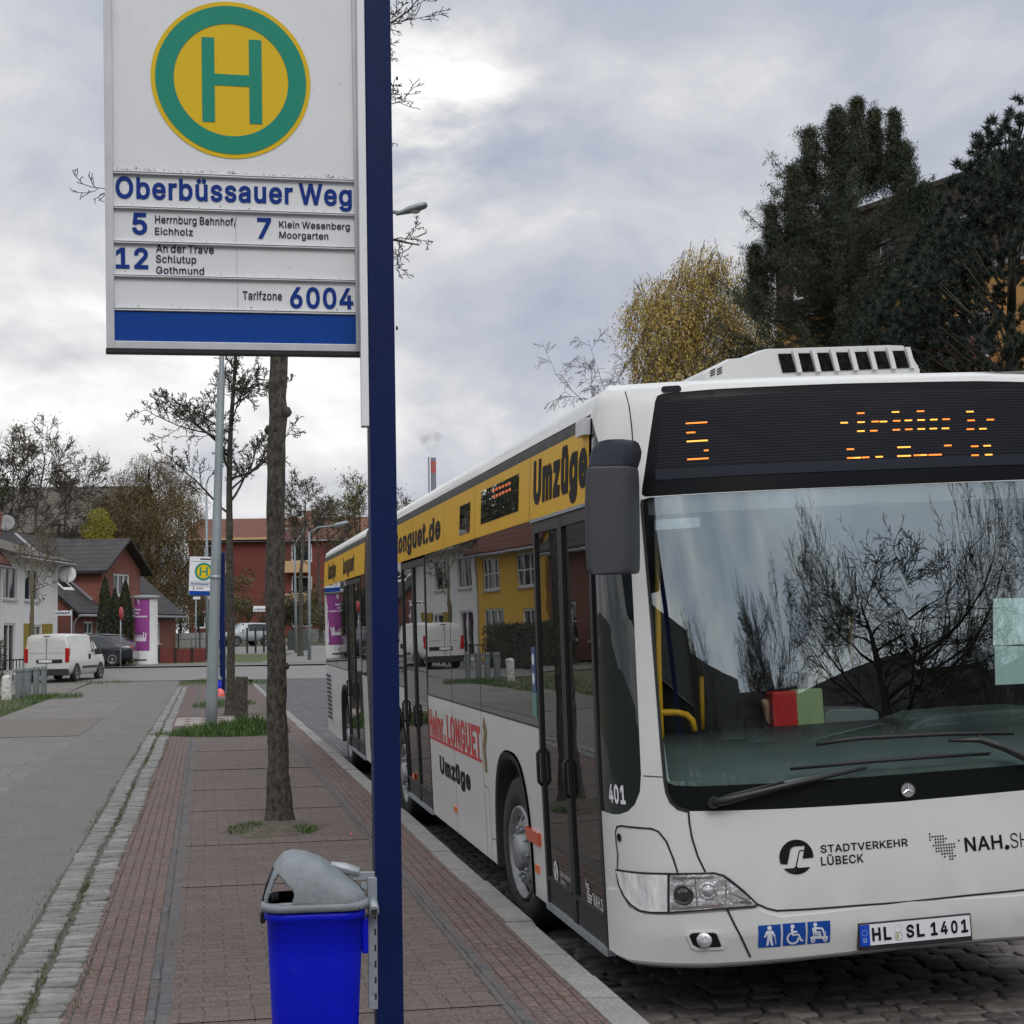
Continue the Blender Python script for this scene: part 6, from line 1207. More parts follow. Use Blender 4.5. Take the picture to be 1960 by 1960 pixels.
b = MB(); fbox(b, x0, x1, z0, z1, -0.02 * sg, 0.014 * sg); b.build('plate_holder', m_rub, pt, 0.003)
b = MB(); fbox(b, x0 + 0.008, x1 - 0.008, z0 + 0.022, z1 - 0.008, 0.0145 * sg, 0.017 * sg); b.build('plate_face', mat('plate_white', (0.70, 0.71, 0.73), 0.3), pt)
X = lambda px: x0 + (x1 - x0) * (px - 148) / (1802 - 148)
zl, zh = z0 + 0.022, z1 - 0.008; fp = lambda x, z: flat(0.0182 * sg)(x, z)
b = MB(); b.add([fp(X(156), zl), fp(X(300), zl), fp(X(300), zh), fp(X(156), zh)], [(0, 1, 2, 3)]); b.build('euro_band', mat('plate_blue', (0.004, 0.06, 0.45), 0.4), pt)
b = MB(); f2 = lambda x, z, e=0.0: flat((0.0192 + e) * sg)(x, z)
text_on(b, 'D', f2, X(203), X(252), zl + 0.016, zl + 0.034); 
for k in range(12): disc(b, f2, X(226) + 0.013 * math.cos(k * PI / 6), zh - 0.035 + 0.013 * math.sin(k * PI / 6), 0.0018, n=6)
b.build('country_code', mat('plate_code', (0.5, 0.55, 0.7), 0.5), pt)
b = MB(); za, zc2 = zl + 0.018, zh - 0.016
for s, xa, xb in (('H', 332, 458), ('L', 500, 612), ('S', 830, 945), ('L', 985, 1098), ('1', 1190, 1290), ('4', 1335, 1440), ('0', 1490, 1588), ('1', 1640, 1740)): text_on(b, s, f2, X(xa), X(xb), za, zc2, 0, 0.045)
b.build('characters', m_ltr, pt)
b = MB(); disc(b, f2, X(717), zl + 0.030, 0.019, r_in=0.85); disc(b, f2, X(717), zh - 0.030, 0.018, r_in=0.93); b.build('seal_ring', mat('seal_grey', (0.3, 0.3, 0.3), 0.5), pt)
b = MB(); b.add([f2(X(690), zl + 0.02), f2(X(715), zl + 0.02), f2(X(715), zl + 0.04), f2(X(690), zl + 0.04)], [(0, 1, 2, 3)]); b.build('seal_crest', mat('seal_gold', (0.45, 0.3, 0.06), 0.5), pt)
# three blue access stickers
def HA(x, y): return hit(1440 + x / 12.075, 1740 + y / 12.075, 1.0, 0.45)
m_ablue = mat('sticker_access_blue', (0.004, 0.060, 0.32), 0.35); m_awh = mat('sticker_figure', (0.66, 0.68, 0.72), 0.4)
def q4(bx, u, v):                                          # unit square of a sticker given its corners TL, TR, BR, BL
    return (bx[0][0] * (1 - u) * (1 - v) + bx[1][0] * u * (1 - v) + bx[2][0] * u * v + bx[3][0] * (1 - u) * v, bx[0][1] * (1 - u) * (1 - v) + bx[1][1] * u * (1 - v) + bx[2][1] * u * v + bx[3][1] * (1 - u) * v)
for bx, kind in ((((125, 370), (640, 335), (640, 850), (125, 880)), 0), (((688, 325), (1210, 290), (1208, 800), (690, 838)), 1), (((1255, 285), (1775, 248), (1770, 752), (1252, 792)), 2)):
    g_ = part('access_sticker', bus); b = MB(); patch(b, [HA(*p) for p in bx], 0.0148); b.build('sticker_field', m_ablue, g_)
    b = MB()
    def U(u, v): return HA(*q4(bx, u, v))
    def dsk(u, v, r, r_in=0.0): c = U(u, v); e = U(u + r, v); disc(b, fnt(0.0162), c[0], c[1], abs(e[0] - c[0]), r_in=r_in, n=20)
    def ln(pts, wd): ribbon(b, [U(*p) for p in pts], wd * (HA(*bx[1])[0] - HA(*bx[0])[0]), 0.0162, 0, 0.01)
    if kind == 0:
        dsk(0.51, 0.14, 0.10); patch(b, [U(*p) for p in ((0.40, 0.26), (0.62, 0.26), (0.63, 0.62), (0.68, 0.93), (0.58, 0.93), (0.51, 0.68), (0.46, 0.93), (0.36, 0.93), (0.41, 0.60))], 0.0162)
        ln([(0.42, 0.27), (0.29, 0.55)], 0.09); ln([(0.61, 0.27), (0.74, 0.53)], 0.09); ln([(0.74, 0.53), (0.80, 0.88)], 0.03)
    if kind == 1:
        dsk(0.43, 0.15, 0.09); ln([(0.40, 0.25), (0.44, 0.52)], 0.11); ln([(0.42, 0.53), (0.70, 0.53), (0.82, 0.82), (0.90, 0.79)], 0.08); ln([(0.45, 0.40), (0.64, 0.40)], 0.07)
        ln([(0.40 + 0.24 * math.cos(math.radians(a)) + 0.05, 0.68 - 0.24 * math.sin(math.radians(a))) for a in range(110, 372, 12)], 0.085)
    if kind == 2:
        dsk(0.34, 0.14, 0.085); ln([(0.23, 0.28), (0.28, 0.60), (0.52, 0.60)], 0.06); ln([(0.33, 0.24), (0.36, 0.50), (0.54, 0.50), (0.55, 0.74)], 0.11); ln([(0.38, 0.30), (0.66, 0.34), (0.78, 0.70)], 0.08); ln([(0.82, 0.50), (0.80, 0.58), (0.74, 0.60)], 0.04)
        ln([(0.14, 0.76), (0.22, 0.72), (0.90, 0.76)], 0.12); dsk(0.25, 0.86, 0.10, 0.4); dsk(0.79, 0.84, 0.10, 0.4)
    b.build('sticker_symbol', m_awh, g_)
# maker's star
em = part('maker_emblem', bus); c = H5(1430, 363); 
b = MB(); disc(b, fnt(0.006), c[0], c[1], 0.036, 0.037); b.build('badge', mat('badge_silver', (0.45, 0.45, 0.46), 0.35, 0.6), em)
b = MB(); disc(b, fnt(0.010), c[0], c[1], 0.038, 0.039, 0.82)
for k in range(3):
    a = PI / 2 + k * 2 * PI / 3; tip = (c[0] + 0.031 * math.cos(a), c[1] + 0.031 * math.sin(a)); e1 = (c[0] + 0.006 * math.cos(a + PI / 3), c[1] + 0.006 * math.sin(a + PI / 3)); e2 = (c[0] + 0.006 * math.cos(a - PI / 3), c[1] + 0.006 * math.sin(a - PI / 3))
    b.add([S(*tip, 0.010), S(*e1, 0.010), S(c[0], c[1], 0.013), S(*e2, 0.010)], [(0, 1, 2, 3)])
b.build('star', mat('bright_chrome', (0.85, 0.85, 0.85), 0.08, 1.0), em)
# ---- wipers
def wl(pts): return [S(*H5(x, y), o) for x, y, o in pts]
for arm_, blade, piv in (([(600, 415, 0.03), (650, 403, 0.05), (690, 392, 0.055), (900, 340, 0.045), (1245, 265, 0.03)], [(925, 270, 0.012), (1250, 241, 0.014), (1500, 222, 0.014), (1780, 205, 0.012)], (600, 415)),
                         ([(2080, 300, 0.045), (1932, 228, 0.045), (1830, 180, 0.04), (1730, 146, 0.03), (1600, 150, 0.02)], [(1035, 166, 0.012), (1215, 141, 0.014), (1600, 122, 0.014), (1885, 118, 0.012)], (2080, 300))):
    wp = part('wiper', bus)
    b = MB(); b.tube(wl(arm_), [0.020, 0.021, 0.018, 0.014, 0.008], 8); p = H5(*piv); c0 = S(p[0], p[1], 0.0); b.tube([c0, S(p[0], p[1], 0.045)], 0.027, 14)
    ar2 = [(x - 10, y - 16, o) for x, y, o in arm_[1:4]]; b.tube(wl(ar2), 0.006, 6); b.build('wiper_arm', mat('wiper_black', (0.018, 0.019, 0.020), 0.45), wp)
    b = MB(); b.tube(wl(blade), [0.006, 0.010, 0.010, 0.005], 6); b.tube(wl([(x, y + 6, 0.006) for x, y, o in blade]), 0.004, 5); b.build('wiper_blade', m_black, wp)
# ---- kerb-side mirror on its arm
mr_ = part('mirror', bus); YM = 7.33
def MP(x, y, dy=0.0): return BMI @ P(1120 + x / 6.44, 820 + y / 6.44, YM + dy)
def mring(y, xl, xr, dd, skew):                            # one level of the housing; xl..xr in the close-up, dd = depth
    a, c = P(1120 + xl / 6.44, 820 + y / 6.44, YM), P(1120 + xr / 6.44, 820 + (y - (xr - xl) * 0.03) / 6.44, YM + 0.02)
    m_ = (a + c) / 2 + Vector((0.012, dd / 2, 0)); ex = (c - a) / 2; ey = Vector((0.035 * skew, dd / 2, 0))
    return [BMI @ (m_ + ex * (x / 1.0) + ey * y_) for x, y_ in rrect(1, 1, 0.38, 6)]
b = MB(); lv = [(1800, 120, 540, 0.08), (1785, 85, 590, 0.14), (1730, 58, 612, 0.19), (1500, 42, 618, 0.21), (1000, 30, 614, 0.21), (640, 38, 606, 0.20), (500, 55, 596, 0.19), (468, 75, 580, 0.18)]
loft(b, [mring(y, l_, r_, d_, 1) for y, l_, r_, d_ in lv]); b.build('mirror_housing', mat('mirror_grey', (0.040, 0.044, 0.050), 0.55, bump=0.12, bscale=300), mr_)
b = MB(); lv = [(470, 68, 588, 0.20), (455, 72, 592, 0.21), (340, 92, 630, 0.22), (250, 120, 640, 0.22), (200, 148, 622, 0.20), (155, 215, 590, 0.15), (135, 320, 530, 0.09)]
loft(b, [mring(y, l_, r_, d_, 1) for y, l_, r_, d_ in lv]); b.build('mirror_cap', mat('mirror_navy', (0.022, 0.026, 0.042), 0.5, bump=0.1, bscale=300), mr_)
b = MB(); b.tube([MP(380, 420, 0.10), MP(380, 480, 0.22), S(*hit(1180, 905, .3, 2.7), 0.04), S(*hit(1180, 900, .3, 2.7), -0.02)], [0.03, 0.03, 0.032, 0.035], 10); b.build('mirror_arm', m_rub, mr_)
# far-side mirror, same build on the other corner
mr2 = part('mirror', bus); b = MB(); loft(b, [[Vector((2.72 + x * 0.12, -0.05 + y * 0.09, z)) for x, y in rrect(q, q, 0.38 * q)] for z, q in ((2.15, 0.6), (2.17, 0.95), (2.3, 1.0), (2.6, 1.0), (2.7, 0.95), (2.73, 0.6))]); b.build('mirror_housing', MATS['mirror_grey'], mr2)
b = MB(); b.tube([(2.72, 0.0, 2.7), (2.6, 0.05, 2.9), (2.35, 0.2, 2.92)], 0.03, 10); b.build('mirror_arm', m_rub, mr2)
# ---- air-conditioning unit on the roof
ac = part('roof_unit', bus)
def rs(px, py, u):                                         # photo pixel to (s, z) in the cross-section u of the bus
    d = fw + cR * ((px - 980) / F) + cU * ((980 - py) / F); o_ = BMI @ EYE; dd = (BMI.to_3x3() @ d); k = (u - o_.y) / dd.y; q = o_ + dd * k; return q.x, q.z
U0 = 0.95
def Zr(x, y): return rs(1050 + x / 2.123, 150 + y / 2.123, U0)
low = [Zr(636, 1225), Zr(640, 1195), Zr(745, 1140), Zr(800, 1135), Zr(870, 1108), Zr(905, 1099), Zr(1380, 1084), Zr(1440, 1086), Zr(1478, 1130), Zr(1508, 1185), Zr(1508, 1235)]
b = MB(); n = len(low)
rings = [[Vector((s, U0, z)) for s, z in low], [Vector((s + 0.02 * (1.4 - s), U0 + 0.10, z + 0.015)) for s, z in low], [Vector((s, U0 + 1.2, z + 0.02)) for s, z in low], [Vector((s, U0 + 1.9, min(z, 3.12))) for s, z in low]]
vs = [p for r in rings for p in r]; b.add(vs, [(i * n + k, i * n + k + 1, (i + 1) * n + k + 1, (i + 1) * n + k) for i in range(3) for k in range(n - 1)], 0, False)
b.add(rings[0], [tuple(range(n))[::-1]]); b.build('unit_cover', m_bw, ac, 0.015)
b = MB(); g_ = MB(); r_ = MB(); g2_ = MB()
for k in range(7):
    xl = 930 + 76.5 * k; yt = 1120 - 2.0 * k; yl = 1197 - 3.0 * k
    q = [Zr(xl, yt), Zr(xl + 54, yt - 1), Zr(xl + 75, yl - 2), Zr(xl + 20, yl)]
    g_.add([Vector((s, U0 - 0.006, z)) for s, z in q], [(0, 1, 2, 3)])
    q = [Zr(xl + 56, yt - 14), Zr(xl + 74, yt - 14), Zr(xl + 96, yl), Zr(xl + 78, yl)]
    r_.prism(q, lambda s, z: Vector((s, U0 - 0.002, z)), lambda s, z: Vector((s, U0 - 0.022, z)))
for k in range(2):
    for j in range(3):
        q = [Zr(655 + 28 * k, 1208 - 10 * j - 6 * k), Zr(676 + 28 * k, 1198 - 10 * j - 6 * k), Zr(676 + 28 * k, 1203 - 10 * j - 6 * k), Zr(655 + 28 * k, 1213 - 10 * j - 6 * k)]
        g2_.add([Vector((s, U0 - 0.006, z)) for s, z in q], [(0, 1, 2, 3)])
m_mesh = mat('grille_mesh', (0.004, 0.004, 0.004), 0.9, spec=0.1, var=(0.012, 0.012, 0.012), vscale=60, detail=0)
g_.build('grille', m_mesh, ac); g2_.build('louvre', m_mesh, ac); r_.build('grille_rib', m_bw, ac)
b = MB(); q = Zr(1512, 1150); b.box(q[0] - 0.05, q[0] + 0.035, U0 + 0.1, U0 + 0.3, q[1] - 0.09, q[1]); b.build('side_box', m_alu, ac, 0.01)
# ---- bellows between the two sections, underfloor, wheels
b = MB()
for k in range(9):
    u0 = 10.9 + 0.7 * k / 9; u1 = u0 + 0.7 / 18; u2 = u0 + 0.7 / 9
    ring = lambda u, o: [S(0.5 - u, z, o) for z in (0.45, 1.3, 2.5, 2.9, 3.0, 3.06)] + [S(2 * WC - 0.5 + u, z, o) for z in (3.06, 3.0, 2.9, 2.5, 1.3, 0.45)]
    for ua, oa, ub, ob in ((u0, -0.05, u1, 0.0), (u1, 0.0, u2, -0.05)):
        ra, rb = ring(ua, oa), ring(ub, ob); b.add(ra + rb, [(i, i + 1, 12 + i + 1, 12 + i) for i in range(11)])
b.build('bellows', mat('bellows_grey', (0.085, 0.075, 0.072), 0.8, var=(0.11, 0.10, 0.095), vscale=4), bus)
b = MB(); b.box(0.32, 2.23, 0.45, 17.7, 0.26, 0.42); b.box(0.04, 2.51, 3.42, 8.0, 0.30, 0.42); b.box(0.04, 2.51, 0.6, 2.15, 0.30, 0.42); b.box(0.04, 2.51, 9.3, 14.0, 0.30, 0.42); b.box(0.04, 2.51, 15.3, 17.8, 0.30, 0.42); b.box(0.34, 2.21, 2.0, 16, 0.42, 1.25)
b.build('underfloor', m_black, bus)
m_tyre = mat('tyre_rubber', (0.016, 0.016, 0.016), 0.85, var=(0.03, 0.029, 0.027), vscale=9); m_rim = mat('wheel_silver', (0.32, 0.33, 0.34), 0.45, 0.5, var=(0.20, 0.20, 0.20), vscale=6)
def bus_wheel(uc, rightside, steer=0.0):
    zc_ = {WU[0]: 0.465, WU[1]: 0.435, WU[2]: 0.40}[uc]
    wh = part('wheel', bus); wh.location = (0.175 if not rightside else 2.375, uc, zc_); sgn = -1 if not rightside else 1
    wh.rotation_euler = (0, 0, steer); R_ = Matrix.Rotation(sgn * PI / 2, 3, 'Y'); RR = 0.475
    b = MB(); b.lathe([(0.285, 0.10), (0.31, 0.135), (0.36, 0.145), (0.43, 0.142), (0.462, 0.125), (RR, 0.09), (RR, -0.12), (0.44, -0.14), (0.3, -0.13)], (0, 0, 0), 48, 0, R_); b.build('tyre', m_tyre, wh)
    b = MB(); b.lathe([(0.295, 0.115), (0.285, 0.142), (0.272, 0.140), (0.262, 0.11), (0.235, 0.095), (0.20, 0.118), (0.17, 0.128), (0.15, 0.125), (0.135, 0.10), (0.115, 0.10), (0.11, 0.155), (0.09, 0.17), (0, 0.172)], (0, 0, 0), 48, 0, R_)
    b.build('rim', m_rim, wh)
    b = MB()
    for k in range(10):
        a = 2 * PI * k / 10; 
        vs = []
        for j in range(10):
            t_ = 2 * PI * j / 10; rr_ = 0.222 + 0.030 * math.cos(t_); aa = a + 0.085 * math.sin(t_); h_ = float(np.interp(rr_, [0.17, 0.20, 0.235, 0.262], [0.128, 0.118, 0.095, 0.11])) + 0.004; vs.append(R_ @ Vector((rr_ * math.cos(aa), rr_ * math.sin(aa), h_)))
        b.add(vs, [tuple(range(10))])
    b.build('hand_hole', m_black, wh)
    b = MB()
    for k in range(10):
        a = 2 * PI * (k + 0.5) / 10; c0 = R_ @ Vector((0.152 * math.cos(a), 0.152 * math.sin(a), 0.12)); c1 = R_ @ Vector((0.152 * math.cos(a), 0.152 * math.sin(a), 0.15)); b.tube([c0, c1], 0.013, 6)
    b.build('wheel_nut', m_galv, wh)
for uc in WU:
    for rs_ in (False, True): bus_wheel(uc, rs_, 0.06 if uc == WU[0] else 0)
# ---- cab interior
cab = part('cab_interior', bus)
m_int = mat('cab_dark', (0.014, 0.014, 0.015), 0.9)
b = MB()
for a in ((0.10, 0.13, 0.8, 4.2, 0.4, 2.5), (2.42, 2.45, 0.6, 4.2, 0.4, 2.5), (0.10, 2.45, 4.2, 4.25, 0.4, 2.5), (0.10, 2.45, 0.35, 4.2, 2.48, 2.52), (0.10, 2.45, 0.3, 4.2, 0.42, 0.44)): b.box(*a)
b.build('saloon_lining', m_int, cab)
b = MB(); vs = []
for i in range(21):
    w_ = 0.30 + (2 * WC - 0.60) * i / 20; a = S(w_, 1.14, -0.03); c = Vector((a.x * 0.9 + 0.1275, 0.66, 1.315)); vs += [a - Vector((0, 0, 0.14)), a, a.lerp(c, 0.5) + Vector((0, 0, 0.01)), c, c - Vector((0, 0, 0.5))]
b.add(vs, [(5 * i + k, 5 * i + k + 1, 5 * i + k + 6, 5 * i + k + 5) for i in range(20) for k in range(4)], 0, True); b.build('dashboard', mat('dash_teal_grey', (0.105, 0.14, 0.14), 0.7, var=(0.085, 0.115, 0.115), vscale=4), cab)
ip = lambda x, y, u: rs(1100 + x / 2.2465, 600 + y / 2.2465, u)
a, c = ip(1395, 1720, 0.55), ip(1990, 1800, 0.55)
b = MB(); b.prism([ip(1380, 1810, 0.5), ip(1990, 1810, 0.5), ip(1990, 1690, 0.5), ip(1700, 1705, 0.5), ip(1520, 1722, 0.5), ip(1440, 1750, 0.5)], lambda s, z: Vector((s, 0.85, z)), lambda s, z: Vector((s, 0.42, z))); b.build('instrument_binnacle', MATS['dash_teal_grey'], cab, 0.02)
b = MB(); b.prism([ip(1075, 1800, 0.7), ip(1310, 1800, 0.7), ip(1310, 1715, 0.7), ip(1280, 1700, 0.7), ip(1100, 1700, 0.7), ip(1075, 1720, 0.7)], lambda s, z: Vector((s, 1.0, z)), lambda s, z: Vector((s, 0.7, z))); b.build('ticket_printer', mat('printer_grey', (0.17, 0.20, 0.205), 0.6), cab, 0.01)
m_ry = mat('grab_rail_yellow', (0.88, 0.46, 0.01), 0.45)
gv = lambda x, y, u=0.62: Vector((rs(1100 + x / 2.2465, 600 + y / 2.2465, u)[0], u, rs(1100 + x / 2.2465, 600 + y / 2.2465, u)[1]))
b = MB(); b.tube([gv(352, 800), gv(360, 1480), gv(364, 1600), gv(368, 1720), gv(376, 1890)], 0.0155, 10); b.tube([gv(250, 1750), gv(300, 1725), gv(370, 1716), gv(440, 1716), gv(480, 1726), gv(505, 1750), gv(516, 1795)], 0.0175, 10)
b.tube([gv(545, 1560, 1.1), gv(550, 1790, 1.1)], 0.014, 8); b.tube([gv(1187, 1300, 1.6), gv(1190, 1520, 1.6)], 0.014, 8); b.build('grab_rail', m_ry, cab)
m_paper = mat('paper_notice', (0.42, 0.55, 0.54), 0.8)
for q in (((1808, 1225), (1990, 1222), (1990, 1420), (1808, 1428)), ((1815, 1430), (1990, 1430), (1990, 1590), (1818, 1598))):
    b = MB(); patch(b, [H4(*p) for p in q], -0.02); b.build('paper_notice', m_paper, wsp)
b = MB(); patch(b, [H4(*p) for p in ((1248, 812), (1356, 806), (1356, 822), (1250, 828))], -0.015); b.build('toll_tag', m_rub, wsp)
b = MB(); patch(b, [H4(*p) for p in ((340, 888), (537, 875), (540, 918), (340, 932))], -0.015); b.build('vignette', m_ws, wsp)
# things lying on the dashboard
def dash_thing(name, label, cat, x0, x1, y0, y1, m, u=0.66):
    a, c = rs(1100 + x0 / 2.2465, 600 + y1 / 2.2465, u), rs(1100 + x1 / 2.2465, 600 + y0 / 2.2465, u)
    b = MB(); b.box(a[0], c[0], u, u + 0.10, a[1], c[1]); M_ = BMX; b.v = [tuple(M_ @ Vector(v)) for v in b.v]
    o = b.build(name, m, None, 0.008); 
    return tag(o, label, cat)
dash_thing('money_box', 'bright red upright box on the bus dashboard behind the windscreen', 'box', 862, 958, 1622, 1850, mat('box_red', (0.62, 0.012, 0.012), 0.5))
dash_thing('ticket_box', 'pale green upright box beside the red one on the dashboard', 'box', 962, 1066, 1612, 1856, mat('box_green', (0.34, 0.44, 0.22), 0.6))
# ------------------------------------------------------------------ houses
def leaf_mat(name, c, v, isl=0.4): return mat(name, c, 0.75, var=v, vscale=0.7, island=isl, detail=3)
m_shr_d = leaf_mat('evergreen_dark', (0.026, 0.034, 0.014), (0.048, 0.05, 0.022), 0.45)
m_pane = mat('house_pane', (0.015, 0.017, 0.020), 0.05, ior=1.6)
m_frame = mat('window_frame_white', (0.62, 0.62, 0.60), 0.5)
m_stucco = mat('white_stucco', (0.66, 0.65, 0.61), 0.9, var=(0.72, 0.71, 0.68), vscale=0.9, bump=0.3, bscale=25, dirt=((0.52, 0.51, 0.46), 0.8, 0.58, 0.5))
m_ystucco = mat('yellow_stucco', (0.62, 0.36, 0.045), 0.9, var=(0.66, 0.40, 0.06), vscale=0.8, bump=0.3, bscale=25)
m_brick = brick_mat('red_brick_wall', (0.20, 0.058, 0.040), (0.26, 0.085, 0.058), (0.15, 0.10, 0.085), 0.24, 0.08, 0.012, face='YZ', bump=0.3, wear=((0.16, 0.05, 0.038), 0.8, 0.5))
def tile_mat(name, c1, c2, row=0.34):                      # roof tiles in courses along the slope
    m = mat(name, c1, 0.75, var=c2, vscale=1.3); t = m.node_tree; b = t.nodes['Principled BSDF']
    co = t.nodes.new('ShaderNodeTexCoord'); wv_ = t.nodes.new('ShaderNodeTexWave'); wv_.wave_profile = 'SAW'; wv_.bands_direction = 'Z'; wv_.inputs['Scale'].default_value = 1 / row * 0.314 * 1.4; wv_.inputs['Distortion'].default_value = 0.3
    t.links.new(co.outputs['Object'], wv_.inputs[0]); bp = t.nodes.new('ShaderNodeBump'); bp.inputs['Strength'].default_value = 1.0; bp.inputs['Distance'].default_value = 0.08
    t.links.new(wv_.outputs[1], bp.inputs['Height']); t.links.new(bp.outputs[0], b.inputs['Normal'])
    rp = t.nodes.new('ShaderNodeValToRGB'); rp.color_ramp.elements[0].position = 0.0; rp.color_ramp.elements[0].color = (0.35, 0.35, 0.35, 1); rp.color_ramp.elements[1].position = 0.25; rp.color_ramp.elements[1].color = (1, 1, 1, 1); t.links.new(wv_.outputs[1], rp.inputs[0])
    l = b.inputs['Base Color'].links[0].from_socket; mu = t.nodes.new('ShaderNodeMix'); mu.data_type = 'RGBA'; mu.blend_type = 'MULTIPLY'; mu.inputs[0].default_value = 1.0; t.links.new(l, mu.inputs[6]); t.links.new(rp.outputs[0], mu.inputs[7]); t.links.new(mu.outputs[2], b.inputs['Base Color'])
    return m
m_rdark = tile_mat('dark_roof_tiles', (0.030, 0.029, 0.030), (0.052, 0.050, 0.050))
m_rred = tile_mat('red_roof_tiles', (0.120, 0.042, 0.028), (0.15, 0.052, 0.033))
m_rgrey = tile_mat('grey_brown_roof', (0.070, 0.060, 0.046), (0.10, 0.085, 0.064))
m_eave = mat('eave_board', (0.42, 0.41, 0.39), 0.7)
m_zinc = mat('zinc_gutter', (0.25, 0.26, 0.27), 0.5, 0.4)
def window(parent, fn, x0, x1, z0, z1, depth=0.12, bars=(1, 0), pane_m=None, frame_m=None, sill=True, fw_=0.09):
    b = MB(); b.add([fn(x0, z0, depth - 0.02), fn(x1, z0, depth - 0.02), fn(x1, z1, depth - 0.02), fn(x0, z1, depth - 0.02)], [(0, 1, 2, 3)]); wn = b.build('window', pane_m or m_pane, parent)
    b = MB()
    def bar(a, c, d, e): b.prism([(a, d), (c, d), (c, e), (a, e)], lambda x, z: fn(x, z, depth - 0.001), lambda x, z: fn(x, z, depth - 0.075))
    bar(x0, x0 + fw_, z0, z1); bar(x1 - fw_, x1, z0, z1); bar(x0 + fw_, x1 - fw_, z0, z0 + fw_); bar(x0 + fw_, x1 - fw_, z1 - fw_, z1)
    for k in range(bars[0]): xm = x0 + (x1 - x0) * (k + 1) / (bars[0] + 1); bar(xm - fw_ * 0.45, xm + fw_ * 0.45, z0 + fw_, z1 - fw_)
    for k in range(bars[1]):
        zm = z0 + (z1 - z0) * (k + 1) / (bars[1] + 1)
        for j in range(bars[0] + 1): xa = x0 + (x1 - x0) * j / (bars[0] + 1) + fw_ * 0.5; xb = x0 + (x1 - x0) * (j + 1) / (bars[0] + 1) - fw_ * 0.5; bar(xa, xb, zm - 0.03, zm + 0.03)
    b.build('window_frame', frame_m or m_frame, wn)
    if sill:
        b = MB(); b.prism([(x0 - 0.06, z0 - 0.07), (x1 + 0.06, z0 - 0.07), (x1 + 0.06, z0 - 0.002), (x0 - 0.06, z0 - 0.002)], lambda x, z: fn(x, z, depth - 0.05), lambda x, z: fn(x, z, -0.08)); b.build('window_sill', m_eave, wn)
    return wn
def house(name, label, loc, rz, Lh, D_, He, Hr, walls_m, roof_m, wins, group=None, over=0.35, cat='house', ends=True, gable=True, depth=0.12):
    """local x = out of the street front, y = along it (0..Lh), body behind at x 0..-D_; wins on the street front (y0,y1,z0,z1,bars)"""
    h = thing(name, label, cat, loc, rz, group)
    b = MB(); f = lambda y, z, d: Vector((-d, y, z))
    wall_holes(b, Lh, He, [w_[:4] for w_ in wins], depth, f)
    for y in (0, Lh):
        if gable: b.add([(0, y, 0), (-D_, y, 0), (-D_, y, He), (-D_ / 2, y, Hr), (0, y, He)], [(0, 1, 2, 3, 4)])
        else: b.add([(0, y, 0), (-D_, y, 0), (-D_, y, He), (0, y, He)], [(0, 1, 2, 3)])
    b.add([(-D_, 0, 0), (-D_, Lh, 0), (-D_, Lh, He), (-D_, 0, He)], [(0, 1, 2, 3)])
    b.build('wall', walls_m, h)
    sl_ = (Hr - He) / (D_ / 2); b = MB()
    for sgn in (1, -1):
        xe = over if sgn > 0 else -D_ - over; ze = He - over * sl_
        q = [Vector((xe, -0.25, ze)), Vector((xe, Lh + 0.25, ze)), Vector((-D_ / 2, Lh + 0.25, Hr)), Vector((-D_ / 2, -0.25, Hr))]
        up_ = Vector((0, 0, 0.16)); b.add([p + Vector((0, 0, 0.02)) for p in q] + [p + up_ for p in q], [(0, 1, 2, 3), (7, 6, 5, 4), (0, 4, 5, 1), (1, 5, 6, 2), (3, 7, 4, 0)])
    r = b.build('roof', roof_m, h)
    b = MB(); b.tube([(over + 0.05, -0.25, He - over * sl_), (over + 0.05, Lh + 0.25, He - over * sl_)], 0.07, 8); b.build('gutter', m_zinc, r)
    for y0, y1, z0, z1, bars in wins: window(h, f, y0, y1, z0, z1, depth, bars)
    return h
HX = -21.5
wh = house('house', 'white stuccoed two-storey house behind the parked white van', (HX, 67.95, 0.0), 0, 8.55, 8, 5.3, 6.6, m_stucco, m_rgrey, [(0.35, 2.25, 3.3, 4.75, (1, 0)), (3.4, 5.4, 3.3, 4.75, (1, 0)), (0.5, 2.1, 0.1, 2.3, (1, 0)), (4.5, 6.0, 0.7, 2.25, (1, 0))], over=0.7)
m_shut = mat('mustard_shutter', (0.26, 0.19, 0.02), 0.7)
b = MB(); b.box(0.0, 0.05, 3.25, 4.45, 0.7, 2.3); b.box(0.0, 0.05, 6.05, 7.6, 0.7, 2.3); b.build('shutter', m_shut, wh, 0.01)
def dish(parent, loc, r, aim, m):
    d = part('satellite_dish', parent); q = Vector(aim).to_track_quat('Z', 'Y').to_matrix(); b = MB()
    b.lathe([(0, 0), (r * 0.5, r * 0.06), (r, r * 0.22), (r * 0.98, r * 0.25), (r * 0.5, r * 0.10), (0, r * 0.05)], loc, 24, 0, q); b.build('dish_bowl', m, d)
    b = MB(); L_ = Vector(loc); b.tube([L_ + q @ Vector((0, -r * 0.9, r * 0.2)), L_ + q @ Vector((0, -r * 0.2, r * 0.9))], 0.02, 6); b.tube([L_, L_ - Vector(aim).normalized() * 0.3 - Vector((0, 0, 0.35))], 0.03, 6); b.build('dish_arm', m_zinc, d)
dish(wh, (0.55, 8.1, 4.6), 0.42, (0.35, -0.9, 0.25), mat('dish_white', (0.55, 0.55, 0.53), 0.5))
